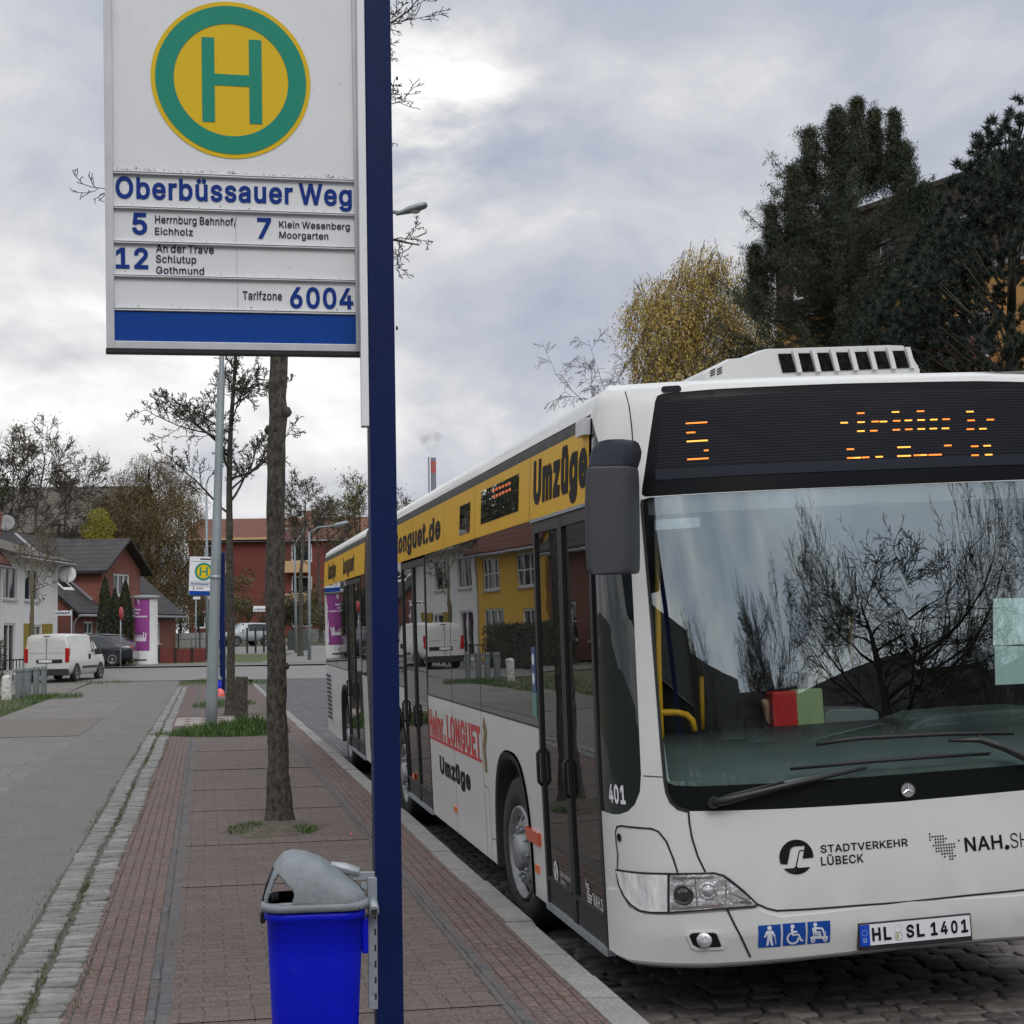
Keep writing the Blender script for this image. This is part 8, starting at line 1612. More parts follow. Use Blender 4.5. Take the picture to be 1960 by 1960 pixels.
for i, (x, y, a, Lh, lb_) in enumerate(((-40, -40, -0.5, 16, 'dark brick row house mirrored left of the yellow rail'), (-16, -46, 0.0, 16, 'dark brick row house mirrored behind the yellow rail'), (4, -52, 0.0, 15, 'dark brick row house mirrored behind the red box'), (22, -50, 0.35, 16, 'dark brick row house mirrored left of the middle lime'), (40, -38, 0.75, 17, 'dark brick row house mirrored right of the middle lime'), (52, -20, 1.15, 18, 'dark brick row house mirrored at the right of the windscreen'), (58, 2, 1.5, 18, 'dark brick row house across the road mirrored at the far right'))):
    house('house', lb_, (x, y, 0), PI / 2 + a - PI / 2 + PI / 2, Lh + 9, 10, 9.8, 14.6, m_dbrick, m_rdark, [(2 + 4 * k, 3.6 + 4 * k, z, z + 1.5, (1, 0)) for k in range(3) for z in (1, 3.6)], 'houses added to darken the windscreen reflection')
for i, (x, y, h) in enumerate(((-33, 96, 14.5), (-38, 103, 16), (-31.5, 88.5, 13))):
    rng = np.random.default_rng(70 + i); bl2 = [(rng.uniform(-2.6, 2.6), rng.uniform(-2.6, 2.6), h * rng.uniform(0.25, 0.85), rng.uniform(1.0, 1.9)) for _ in range(16)] + [(0, 0, h - 1.2, 1.3)]
    bushy('evergreen_tree', (x, y, zg(y)), bl2, 9000, 0.16, ('dense evergreen behind the ochre house mirrored in the yellow band', 'tallest evergreen mirrored in the yellow band above the red roof', 'lower evergreen mirrored in the yellow band beside the red roof')[i], m_shr_d, 70 + i, 'tree', 'evergreens behind the row of houses')
# ------------------------------------------------------------------ shrubs, hedges, fences and walls
m_shr = leaf_mat('shrub_olive', (0.062, 0.056, 0.020), (0.10, 0.085, 0.030), 0.45); m_shr2 = leaf_mat('shrub_dark', (0.030, 0.036, 0.016), (0.05, 0.055, 0.024), 0.45)
GS = 'shrubs beyond the crossing'
for i, (px, py, Y, rw, mm, lb_) in enumerate(((425, 1120, 124, 2.2, m_shr, 'olive shrub left of the parked silver car'), (475, 1085, 128, 2.4, m_shr, 'tall olive shrub behind the silver car'), (520, 1120, 130, 2.2, m_shr2, 'dark shrub below the red gable wall'), (565, 1128, 128, 2.2, m_shr2, 'dark shrub behind the bare tree on the lawn'), (615, 1108, 126, 2.2, m_shr, 'tall olive shrub below the orange-roofed wing'),
                                          (640, 1118, 120, 1.8, m_shr, 'olive shrub at the far end of the bus'), (380, 1125, 122, 2.4, m_shr2, 'dark shrub behind the far bus stop sign'), (345, 1100, 118, 2.2, m_shr, 'olive shrub behind the end of the dark roof'))):
    p = P(px, py, Y); z0 = zg(Y); h = p.z - z0; rng = np.random.default_rng(80 + i)
    bl2 = [(rng.uniform(-rw, rw), rng.uniform(-0.8, 0.8), h * rng.uniform(0.25, 0.8), rng.uniform(0.5, 1.0)) for _ in range(12)] + [(0, 0, h - 0.7, 0.8)]
    bushy('shrub', (p.x, Y, z0), bl2, 3600, 0.10, lb_, mm, 80 + i, 'shrub', GS, True, h * 0.6)
def hedge(name, label, loc, lx, ly, h, n, mm, seed, rz=0.0):
    rng = np.random.default_rng(seed); t = thing(name, label, 'hedge', loc, rz); C = rng.uniform(-0.5, 0.5, (n, 3)) * np.array([lx, ly, h]) + np.array([0, 0, h / 2])
    k = rng.integers(0, 5, n); s = np.sign(C[:, 0]); C[k < 2, 0] = (s * lx / 2)[k < 2]; s = np.sign(C[:, 1]); C[(k == 2), 1] = (s * ly / 2)[k == 2]; C[k > 2, 2] = h
    C += rng.normal(0, 0.06, C.shape); leaf_cloud('foliage', C, 0.06, mm, t, seed); b = MB(); b.box(-lx / 2 + 0.1, lx / 2 - 0.1, -ly / 2 + 0.1, ly / 2 - 0.1, 0.0, h - 0.12); b.build('branches', m_bark, t); return t
hedge('hedge', 'dark clipped hedge cut by the left edge behind the white post', (-19.6, 57.6, -0.1), 1.0, 6.6, 1.6, 9000, m_shr2, 3)
hf = thing('garden_fence', 'low dark railing with white rails in front of the white house', 'fence', (-19.2, 60.6, -0.1)); b = MB()
for k in range(16): b.box(-0.015, 0.015, k * 0.42, k * 0.42 + 0.03, 0, 0.95)
b.box(-0.02, 0.02, 0, 6.5, 0.90, 0.95); b.build('railing', m_black, hf)
b = MB(); b.box(-0.05, 0.05, 0, 6.5, 0.0, 0.12); b.box(0.02, 0.06, 0, 6.5, 0.45, 0.55); b.build('white_rail', m_frame, hf)
# bollards and the white post by the footway
m_boll = mat('bollard_grey', (0.13, 0.15, 0.155), 0.6, 0.2, var=(0.19, 0.21, 0.21), vscale=8, dirt=((0.06, 0.065, 0.06), 6, 0.56, 0.6))
for i, (px, yb_, yt, wpx, lb_) in enumerate(((37.5, 1336, 1279, 15, 'grey steel bollard next to the white post, first of four'), (53, 1332, 1278, 14, 'grey steel bollard second from the white post'), (69.5, 1328, 1276, 12, 'grey steel bollard third from the white post'), (84, 1326, 1275, 11, 'last grey steel bollard of four, nearest the white van'))):
    Y = 47.5 + 1.1 * i; p = P(px, yt, Y); g = thing('bollard', lb_, 'bollard', (p.x, Y, zg(Y) - 0.03), 0, 'grey steel bollards by the footway'); h = p.z - zg(Y) + 0.03; r = wpx / 2 * Y / 3100
    b = MB(); b.lathe([(r, -0.1), (r, h - 0.14)], (0, 0, 0), 16); b.build('post', m_boll, g); b = MB(); b.lathe([(r, h - 0.14), (r * 1.06, h - 0.13), (r * 1.06, h - 0.02), (r * 0.9, h), (0, h)], (0, 0, 0), 16); b.build('cap', m_boll, g)
p = P(13, 1289, 46.8); g = thing('marker_post', 'weathered white painted stone post at the left edge', 'post', (p.x, 46.8, zg(46.8) - 0.05)); h = p.z - zg(46.8); b = MB(); b.lathe([(0.14, 0), (0.14, h - 0.1), (0.12, h - 0.03), (0.07, h), (0, h + 0.01)], (0, 0, 0), 14); b.build('stone', mat('flaking_white_paint', (0.55, 0.54, 0.50), 0.8, dirt=((0.10, 0.10, 0.08), 9, 0.50, 0.9)), g)
# red board fence, mesh fence posts, pale walls
rf = thing('board_fence', 'low red board fence right of the advertising pillar', 'fence', (0, 0, 0)); a_, c_ = P(303, 1270, 80.0), P(398, 1270, 82.0); rf.location = (a_.x, a_.y, zg(80)); b = MB(); dx_ = Vector((c_.x - a_.x, c_.y - a_.y, 0)); Lf = dx_.length; rf.rotation_euler = (0, 0, math.atan2(dx_.y, dx_.x))
for k in range(int(Lf / 0.12)): b.box(k * 0.12, k * 0.12 + 0.112, -0.012, 0.012, 0.06, 0.74 + 0.02 * math.sin(k * 1.7))
b.build('boards', mat('red_fence_paint', (0.125, 0.022, 0.018), 0.7, var=(0.15, 0.03, 0.022), vscale=2), rf)
b = MB()
for k in range(4): b.box(k * Lf / 3 - 0.05, k * Lf / 3 + 0.05, -0.06, -0.013, 0, 0.8)
b.build('fence_post', m_black, rf)
def wall_thing(name, label, a, c, z0, z1, th, m, cat):
    t = thing(name, label, cat, (a[0], a[1], z0)); d = Vector((c[0] - a[0], c[1] - a[1], 0)); t.rotation_euler = (0, 0, math.atan2(d.y, d.x)); b = MB(); b.box(0, d.length, -th / 2, th / 2, 0, z1 - z0); b.build('panel', m, t); return t, d.length
m_pw = brick_mat('pale_screen_wall', (0.24, 0.24, 0.23), (0.28, 0.28, 0.27), (0.14, 0.14, 0.13), 1.2, 0.5, 0.03, face='XZ', bump=0.4)
a_, c_ = P(328, 1245, 92), P(415, 1245, 92); t_, L_ = wall_thing('screen_wall', 'pale grey slab wall behind the red board fence', (a_.x, 92), (c_.x, 92), zg(92), P(330, 1212, 92).z, 0.12, m_pw, 'wall')
b = MB()
for k in range(3): b.box(0.4 + k * 1.2, 0.46 + k * 1.2, -0.10, -0.062, 0, P(330, 1205, 92).z - zg(92)); 
b.build('wall_post', m_black, t_)
a_, c_ = P(556, 1245, 100), P(580, 1250, 97); wall_thing('utility_cabinet', 'grey-green utility cabinet behind the bare tree on the lawn', (a_.x, 100), (c_.x, 98), zg(99), P(560, 1206, 100).z, 0.4, mat('cabinet_green', (0.07, 0.08, 0.07), 0.7), 'utility cabinet')
a_, c_ = P(580, 1205, 132), P(660, 1205, 132); wall_thing('parapet_wall', 'pale parapet wall beyond the parking lane behind the bus', (a_.x, 132), (c_.x + 6, 132), zg(132) - 0.2, P(600, 1204, 132).z, 0.3, m_pw, 'wall')
for i, (px, Y) in enumerate(((473, 94), (489, 94.4), (505, 95))):
    p = P(px, 1203, Y); g = thing('fence_post', ('thin black post left of the silver car door', 'thin black post in front of the silver car rear', 'thin black post right of the silver car')[i], 'post', (p.x, Y, zg(Y)), 0, 'black posts on the lawn'); b = MB(); b.box(-0.05, 0.05, -0.05, 0.05, 0, p.z - zg(Y)); b.build('shaft', m_black, g); b = MB(); b.box(-0.06, 0.06, -0.06, 0.06, p.z - zg(Y), p.z - zg(Y) + 0.04); b.build('cap', m_black, g)
# ------------------------------------------------------------------ advertising pillar
p = P(280, 1140, 79.0); zb_ = zg(79.0) + 0.03; pil = thing('advertising_pillar', 'round advertising pillar with purple poster beside the conifers', 'advertising pillar', (p.x, 79.0, zb_)); hP = p.z - zb_; R_P = 0.55
b = MB(); b.lathe([(R_P + 0.03, 0), (R_P + 0.03, 0.12), (R_P, 0.14), (R_P, hP - 0.15)], (0, 0, 0), 40); b.build('drum', mat('poster_paper', (0.55, 0.55, 0.53), 0.8, var=(0.48, 0.48, 0.47), vscale=3), pil)
b = MB(); b.lathe([(R_P, hP - 0.15), (R_P + 0.10, hP - 0.14), (R_P + 0.10, hP - 0.02), (R_P, hP), (0, hP + 0.03)], (0, 0, 0), 40); b.build('cap', mat('pillar_cap', (0.28, 0.28, 0.27), 0.8), pil)
def PC(a, z, e=0.0): an = math.radians(-90 + a) + math.atan2(-p.x, 79.0) * -1.0; return Vector(((R_P + 0.006 + e) * math.cos(an), (R_P + 0.006 + e) * math.sin(an), z))
m_purp = mat('poster_purple', (0.235, 0.032, 0.20), 0.7, var=(0.26, 0.045, 0.22), vscale=2)
zpa, zpb = 0.68, hP - 0.18
def cyl(mb, a0, a1, z0, z1, e, k=14): vs = [PC(a0 + (a1 - a0) * i / k, z, e) for i in range(k + 1) for z in (z0, z1)]; mb.add(vs, [(2 * i, 2 * i + 2, 2 * i + 3, 2 * i + 1) for i in range(k)], 0, True)
b = MB(); cyl(b, -78, 42, zpa, zpb, 0.0); pos = b.build('poster', m_purp, pil)
b = MB(); b.add([PC(-76 + 8 * k, zpb + 0.002, 0.004) for k in range(9)] + [PC(-76 + 8 * k, zpb - 0.06 - 0.42 * math.sin(PI * (k + 0.6) / 10.5), 0.004) for k in range(8, -1, -1)], [tuple(range(18))])
rq = random.Random(4)
for k in range(9): cyl(b, -72 + 11.5 * k, -66 + 11.5 * k, 1.18 + 0.1 * rq.random(), 1.42 + 0.15 * rq.random(), 0.004, 2)
cyl(b, -60, 25, 1.14, 1.30, 0.005, 8); 
for z, a0, a1 in ((zpb - 0.55, -60, -5), (zpb - 0.72, -60, -10), (zpb - 0.88, -70, 30)):
    k = a0
    while k < a1: wq = rq.uniform(4, 8); cyl(b, k, min(k + wq, a1), z, z + 0.075, 0.004, 2); k += wq + 1.5
b.build('poster_print', mat('poster_white', (0.60, 0.57, 0.60), 0.8), pos)
b = MB()
for k in range(6): cyl(b, -66 + 14 * k, -61 + 14 * k, 1.42, 1.62, 0.005, 2)
for z, a0, a1 in ((0.42, -50, -10), (0.20, -58, 28), (0.47, -62, -54)): cyl(b, a0, a1, z, z + 0.07, 0.004, 6)
b.build('poster_dark_print', mat('poster_ink', (0.06, 0.03, 0.09), 0.8), pos)
# ------------------------------------------------------------------ signs and lamps at the crossing
p = P(231, 1162, 75.0); ns = thing('no_stopping_sign', 'red round road sign seen edge-on left of the advertising pillar', 'road sign', (p.x, 75.0, zg(75))); hN = p.z - zg(75); b = MB(); b.tube([(0, 0, 0), (0, 0, hN)], 0.035, 8); b.build('post', m_galv, ns)
b = MB(); b.lathe([(0.30, -0.015), (0.30, 0.015), (0, 0.016)], (0.04, -0.02, hN - 0.3), 24, 0, Matrix.Rotation(math.radians(86), 3, 'Z') @ Matrix.Rotation(PI / 2, 3, 'X')); b.lathe([(0, -0.016), (0.30, -0.015)], (0.04, -0.02, hN - 0.3), 24, 0, Matrix.Rotation(math.radians(86), 3, 'Z') @ Matrix.Rotation(PI / 2, 3, 'X')); b.build('disc', mat('sign_red', (0.36, 0.03, 0.035), 0.4), ns)
def street_sign(label, xa, xb, ya, yb_, xp, Y, ybase):
    a, c = P(xa, ya, Y), P(xb, yb_, Y); pp = P(xp, ya, Y); t = thing('street_name_sign', label, 'street sign', (pp.x, Y, zg(Y)), 0, 'white street name signs'); b = MB(); b.tube([(0, 0, 0), (0, 0, a.z - zg(Y) + 0.05)], 0.03, 8); b.build('post', m_galv, t)
    b = MB(); b.box(a.x - pp.x, c.x - pp.x, -0.05, -0.032, c.z - zg(Y), a.z - zg(Y)); pl_ = b.build('plate', m_white, t)
    b = MB(); n = 9; w_ = c.x - a.x; rq = random.Random(3); x = a.x - pp.x + 0.06
    while x < c.x - pp.x - 0.1: ww = rq.uniform(0.03, 0.06); b.box(x, x + ww, -0.0525, -0.0515, c.z - zg(Y) + 0.06, c.z - zg(Y) + (0.14 if rq.random() < 0.7 else 0.18)); x += ww + 0.025
    b.build('faint_lettering', m_sdark, pl_)
street_sign('white street name plate in front of the brick gable end', 104, 137, 1169, 1178, 137, 70.0, 1230); street_sign('white street name plate right of the silver car', 485, 517, 1160, 1170, 515, 86.0, 1240)
def far_lamp(label, xb, xt, yt, xh, yh_, Y):
    pb, pt_, ph_ = P(xb, 1230, Y), P(xt, yt, Y), P(xh, yh_, Y); t = thing('street_lamp', label, 'street lamp', (pb.x, Y, zg(Y)), 0, 'street lamps at the crossing'); o3 = Vector((pb.x, Y, zg(Y))); b = MB(); T_ = pt_ - o3; b.tube([(0, 0, 0), T_ * 0.5, T_], [0.09, 0.075, 0.05], 10); b.build('post', m_lamp, t)
    H_ = ph_ - o3; b = MB(); b.tube([T_ - Vector((0, 0, 0.05)), T_.lerp(H_, 0.35) + Vector((0, 0, 0.12)), H_], 0.04, 8); b.build('arm', m_lamp, t); b = MB(); dd = (H_ - T_).normalized(); b.tube([H_ - dd * 0.1, H_ + dd * 0.15, H_ + dd * 0.6, H_ + dd * 0.75], [0.06, 0.11, 0.11, 0.04], 8); b.build('lamp_head', m_lamp, t)
far_lamp('far grey lamp post left of the silver lamp post', 397, 395, 925, 409, 905, 84.0); far_lamp('far curved lamp post in front of the red building', 567, 564, 1045, 578, 1022, 93.0); far_lamp('far lamp with its head over the end of the bus', 592, 592, 1018, 640, 1006, 82.0)
p = P(375, 1142, 90); rs_ = thing('road_sign', 'small white road signs on a grey post below the far stop sign', 'road sign', (p.x, 90, zg(90))); b = MB(); b.tube([(0, 0, 0), (0, 0, p.z - zg(90))], 0.035, 8); b.build('post', m_galv, rs_); b = MB(); b.box(-0.15, 0.25, -0.05, -0.037, p.z - zg(90) - 0.15, p.z - zg(90)); b.box(0.55, 0.9, -0.05, -0.037, p.z - zg(90) - 0.15, p.z - zg(90)); b.build('plate', m_white, rs_)
# ------------------------------------------------------------------ second bus stop sign, its bin and the pink bag
YS2 = 47.0; q0, q1, q2_ = P(361, 1139, YS2), P(415, 1140, YS2), P(360, 1065, YS2); pb = P(426, 1345, YS2); s2 = thing('bus_stop_sign', 'farther bus stop sign with green H disc behind the silver lamp post', 'bus stop sign', (pb.x, YS2, zg(YS2)))
S2 = Plane(q0, q1 - q0, q2_ - q0); W2 = (q1 - q0).length; H2 = (q2_ - q0).dot(S2.Z)
b = MB(); slab(b, S2, 0, W2, 0, H2, -0.05, 0); wpart(b, 'panel_box', m_white, s2)
b = MB(); slab(b, S2, 0.01, W2 - 0.01, 0.0, 0.125, 0.0, 0.004); wpart(b, 'blue_band', m_sblue, s2)
c2 = S2.uv(390, 1094); b = MB(); disc(b, lambda x, z: S2.pt(x, z, 0.003), c2[0], c2[1], 0.262); wpart(b, 'yellow_disc', m_yel, s2)
b = MB(); disc(b, lambda x, z: S2.pt(x, z, 0.006), c2[0], c2[1], 0.26, r_in=0.76)
for q in ((-0.12, -0.07, -0.13, 0.13), (0.07, 0.12, -0.13, 0.13), (-0.07, 0.07, -0.022, 0.022)): b.add([S2.pt(c2[0] + x, c2[1] + z, 0.006) for x, z in ((q[0], q[2]), (q[1], q[2]), (q[1], q[3]), (q[0], q[3]))], [(0, 1, 2, 3)])
wpart(b, 'green_ring', m_green, s2)
b = MB(); text_on(b, 'Oberbüssauer Weg', lambda x, z, e=0.0: S2.pt(x, z, 0.004 + e), 0.04, W2 - 0.05, 0.285, 0.37, 0, 0.03); text_on(b, '5', lambda x, z, e=0.0: S2.pt(x, z, 0.004 + e), 0.12, 0.16, 0.165, 0.245, 0, 0.03); wpart(b, 'stop_name', m_stext, s2)
b = MB(); slab(b, S2, 0.02, W2 - 0.02, 0.265, 0.275, 0, 0.004); slab(b, S2, 0.02, W2 - 0.02, 0.385, 0.392, 0, 0.004); slab(b, S2, 0.02, W2 - 0.02, H2 - 0.14, H2 - 0.132, 0, 0.004); slab(b, S2, 0.22, 0.42, 0.195, 0.215, 0, 0.004); slab(b, S2, 0.3, W2 - 0.1, H2 - 0.09, H2 - 0.05, 0, 0.004); wpart(b, 'print_lines', m_sdark, s2)
tpz = P(424, 1058, YS2).z; b = MB(); b.box(-0.075, 0.075, -0.05, 0.1, -0.05, tpz - zg(YS2)); b.build('pole', m_pole, s2, 0.01)
b = MB()
for x, y in ((-0.055, 1), ): pass
b.box(-0.11, -0.08, -0.04, 0.05, 1.6, tpz - zg(YS2)); b.build('guide_rail', m_white, s2)
YB2 = 46.6; pbn = P(415, 1330, YB2); bn = thing('litter_bin', 'far blue litter bin on the second bus stop pole', 'litter bin', (pbn.x, YB2, zg(YB2))); zt2 = P(415, 1293, YB2).z - zg(YB2)
b = MB(); loft(b, [[(x, y, z) for x, y in rrect(a, c_, 0.05)] for a, c_, z in ((0.10, 0.09, zt2 - 0.62), (0.135, 0.12, zt2 - 0.13))]); b.build('bin_body', m_bblue, bn); b = MB(); loft(b, [[(x, y, z) for x, y in rrect(a, c_, a * 0.4)] for a, c_, z in ((0.145, 0.13, zt2 - 0.13), (0.14, 0.125, zt2 - 0.08), (0.08, 0.08, zt2), (0.03, 0.04, zt2 + 0.02))]); b.build('bin_lid', m_lid, bn)
pg_ = P(421, 1328, 46.2); b = MB(); rq = random.Random(9); rings = []
for z, a in ((-0.17, 0.10), (-0.16, 0.15), (-0.05, 0.14), (0.06, 0.13), (0.11, 0.09), (0.15, 0.02)): rings.append([(a * math.cos(2 * PI * k / 14) * rq.uniform(0.85, 1.1), a * 0.6 * math.sin(2 * PI * k / 14) * rq.uniform(0.85, 1.1), z) for k in range(14)])
loft(b, rings); bg_ = b.build('plastic_bag', mat('bag_pink', (0.72, 0.10, 0.09), 0.4, var=(0.80, 0.22, 0.20), vscale=14, bump=0.6, bscale=18)); bg_.location = pg_; tag(bg_, 'pink plastic bag hanging below the far blue bin', 'bag')
# a scrap of red litter
p = G(668, 1600); b = MB(); b.add([(0, 0, 0.004), (0.03, 0.004, 0.012), (0.034, 0.02, 0.006), (0.006, 0.022, 0.014), (0.017, 0.01, 0.02)], [(0, 1, 4), (1, 2, 4), (2, 3, 4), (3, 0, 4)]); o = b.build('litter', mat('litter_red', (0.6, 0.05, 0.04), 0.6)); o.location = (p.x, p.y, 0.006); tag(o, 'small scrap of red litter on the brown paving', 'litter')
# ------------------------------------------------------------------ vehicles
m_vwhite = mat('van_white', (0.60, 0.60, 0.575), 0.35, var=(0.55, 0.55, 0.52), vscale=1.5, coat=0.3); m_cdark = mat('car_dark_blue', (0.010, 0.012, 0.020), 0.25, coat=0.6); m_csilver = mat('car_silver', (0.36, 0.39, 0.40), 0.3, 0.4, coat=0.4)
m_cglass = mat('car_glass', (0.012, 0.014, 0.016), 0.03, ior=1.6); m_tail = mat('tail_lamp_red', (0.40, 0.015, 0.015), 0.2, coat=0.5)
def vehicle(name, label, loc, rz, st, paint, wheels, R_, cat, panes, mid_extra=None):
    """st: stations (x, bottom, shoulder, roof, half width, half roof width), nose at +x; panes: ('side', i0, i1) or ('end', i)"""
    v = thing(name, label, cat, loc, rz); b = MB(); rings = []
    for x, zb_, zs_, zr_, hw, hr in st:
        half = [(0, zb_), (hw * 0.86, zb_), (hw * 0.97, zb_ + 0.10), (hw, zb_ + 0.3), (hw, zs_ - 0.12), (hw * 0.965, zs_), (hr, zr_ - 0.07), (hr * 0.86, zr_ - 0.01), (0, zr_ + 0.02)]
        rings.append([(x, y, z) for y, z in half] + [(x, -y, z) for y, z in half[-2:0:-1]])
    loft(b, rings); bd = b.build('body', paint, v)
    e = bd.modifiers.new('edge', 'EDGE_SPLIT'); e.split_angle = 0.7
    for k, pn in enumerate(panes):
        b = MB()
        def pt_(i, f, g, s): a = Vector(rings[i][5]); c = Vector(rings[i][6]); q = a.lerp(c, f); return Vector((q.x, (q.y + 0.012) * s, q.z))
        if pn[0] == 'side':
            for s in (1, -1):
                i0, i1 = pn[1], pn[2]; c0 = [pt_(i, 0.08, 0, s) for i in range(i0, i1 + 1)]; c1 = [pt_(i, 0.97, 0, s) for i in range(i0, i1 + 1)]
                k0 = (c0[-1] - c0[0]) * 0.06; c0[0] = c0[0] + k0; c0[-1] = c0[-1] - k0; c1[0] = c1[0] + k0; c1[-1] = c1[-1] - k0
                n = len(c0); b.add(c0 + c1, [(i, i + 1, n + i + 1, n + i) for i in range(n - 1)])
        else:
            i0, i1 = pn[1], pn[2]; lift = Vector(pn[3]); A0, A1 = Vector(rings[i0][5]), Vector(rings[i0][-5]); C0, C1 = Vector(rings[i1][7]), Vector(rings[i1][-7])
            q = [A0, A1, C1, C0]; m_ = sum(q, Vector()) / 4; b.add([m_ + (w2 - m_) * 0.88 + lift for w2 in q], [(0, 1, 2, 3)])
        b.build('window', m_cglass, v)
    hw = max(s[4] for s in st)
    for x in wheels:
        for s in (1, -1):
            w2 = part('wheel', v); w2.location = (x, s * (hw - 0.10), R_); Rm = Matrix.Rotation(s * PI / 2, 3, 'Y') @ Matrix.Identity(3); Rm = Matrix.Rotation(-s * PI / 2, 3, 'X')
            b = MB(); b.lathe([(R_ * 0.62, 0.09), (R_ * 0.75, 0.11), (R_ * 0.94, 0.10), (R_, 0.06), (R_, -0.1), (0, -0.1)], (0, 0, 0), 28, 0, Rm); b.build('tyre', m_tyre, w2)
            b = MB(); b.lathe([(R_ * 0.63, 0.092), (R_ * 0.58, 0.105), (R_ * 0.5, 0.075), (R_ * 0.2, 0.085), (R_ * 0.12, 0.10), (0, 0.10)], (0, 0, 0), 20, 0, Rm); b.build('rim', m_rim, w2)
            b = MB(); n = 16; vs = [(x + (R_ + 0.075) * math.cos(PI * k / n), s * (hw + 0.006), R_ + (R_ + 0.075) * math.sin(PI * k / n)) for k in range(n + 1)] + [(x - R_ - 0.075, s * (hw + 0.006), 0.22), (x + R_ + 0.075, s * (hw + 0.006), 0.22)]; b.add(vs, [tuple(range(n + 3))]); b.build('wheel_arch', m_black, v)
            w2.location.y = s * (hw - 0.08)
    return v, hw
# small white panel van, tail to the camera
vs_ = [(-2.17, 0.42, 1.05, 1.66, 0.86, 0.70), (-2.12, 0.34, 1.08, 1.80, 0.90, 0.76), (-1.8, 0.28, 1.10, 1.84, 0.915, 0.79), (-0.6, 0.26, 1.10, 1.85, 0.915, 0.79), (0.35, 0.26, 1.10, 1.84, 0.915, 0.78), (0.75, 0.26, 1.08, 1.76, 0.915, 0.74), (1.35, 0.26, 1.05, 1.28, 0.91, 0.78), (1.75, 0.26, 1.0, 1.14, 0.90, 0.74), (2.08, 0.28, 0.86, 0.96, 0.84, 0.66), (2.2, 0.32, 0.62, 0.7, 0.74, 0.55)]
a_ = P(88, 1300, 62.0); van, hw = vehicle('delivery_van', 'small white delivery van parked with its tail towards the camera', (a_.x + 0.17, 64.2, zg(64.2)), PI / 2 - 0.075, vs_, m_vwhite, (1.38, -1.38), 0.325, 'van', [('side', 4, 6), ('end', 6, 5, (0.01, 0, 0.01))])
b = MB(); b.box(-2.22, -2.06, -0.86, 0.86, 0.26, 0.52); b.build('bumper', mat('bumper_grey', (0.025, 0.026, 0.027), 0.7), van, 0.03)
for s in (1, -1):
    b = MB(); b.box(-2.19, -2.02, s * 0.80 - 0.085, s * 0.80 + 0.085, 0.74, 1.32); b.build('tail_light', m_tail, van, 0.04)
    b = MB(); b.box(0.62, 0.85, s * 0.93 - 0.02, s * 0.93 + 0.2 * s + 0.0 if s > 0 else s * 0.93 + 0.02, 1.02, 1.26) if s > 0 else b.box(0.62, 0.85, -1.13, -0.93, 1.02, 1.26); b.build('wing_mirror', m_black, van, 0.03)
    b = MB(); b.box(-0.75, 0.95, s * 0.925 - 0.012, s * 0.925 + 0.012, 0.52, 0.60); b.box(0.12, 0.30, s * 0.93 - 0.015, s * 0.93 + 0.015, 0.84, 1.0) if False else None; b.build('rub_strip', m_black, van)
    b = MB(); b.box(-0.05, 0.03, s * 0.925 - 0.02, s * 0.925 + 0.02, 0.86, 1.05); b.box(0.06, 0.14, s * 0.925 - 0.02, s * 0.925 + 0.02, 0.86, 1.05); b.build('door_handle', m_black, van)
b = MB(); b.box(-2.20, -2.15, -0.62, 0.40, 0.74, 0.88); b.build('plate_recess', m_black, van, 0.02)
b = MB(); b.box(-2.206, -2.2015, -0.22, 0.30, 0.765, 0.860); b.build('number_plate', m_white, van)
b = MB(); b.box(-2.195, -2.155, -0.006, 0.006, 0.55, 1.72); b.box(-2.15, -2.10, -0.12, 0.12, 1.74, 1.78); b.build('door_gap', m_black, van)
for s in (1, -1):
    b = MB(); b.box(-2.186, -2.166, s * 0.38 - 0.30, s * 0.38 + 0.30, 1.12, 1.62); b.build('rear_door', m_vwhite, van, 0.02)
# dark estate car side-on
es = [(-2.35, 0.35, 0.86, 0.95, 0.80, 0.62), (-2.28, 0.30, 0.92, 1.08, 0.86, 0.64), (-1.75, 0.27, 0.96, 1.42, 0.90, 0.62), (-0.9, 0.25, 0.95, 1.47, 0.91, 0.66), (0.1, 0.25, 0.94, 1.48, 0.91, 0.66), (0.45, 0.25, 0.93, 1.42, 0.91, 0.65), (1.25, 0.25, 0.92, 0.98, 0.90, 0.74), (2.0, 0.27, 0.82, 0.88, 0.86, 0.66), (2.35, 0.32, 0.6, 0.66, 0.72, 0.55)]
a_ = P(259, 1260, 77.0); est, hw = vehicle('estate_car', 'dark blue estate car parked beyond the white van', (a_.x - 2.35, 77.0, zg(77.0) + 0.06), PI + 0.05, es, m_cdark, (1.42, -1.42), 0.33, 'car', [('side', 2, 6), ('end', 0, 2, (-0.01, 0, 0.01))])
for s in (1, -1):
    b = MB(); b.box(-2.34, -2.15, s * 0.72 - 0.12, s * 0.72 + 0.12, 0.80, 0.94); b.build('tail_light', m_tail, est, 0.03)
    b = MB(); b.tube([(-1.7, s * 0.60, 1.46), (-0.8, s * 0.62, 1.52), (0.1, s * 0.62, 1.52)], 0.018, 6); b.build('roof_rail', m_zinc, est)
    b = MB(); b.box(-2.0, 0.9, s * 0.905 - 0.006, s * 0.905 + 0.008, 0.955, 0.975); b.build('chrome_line', m_zinc, est)
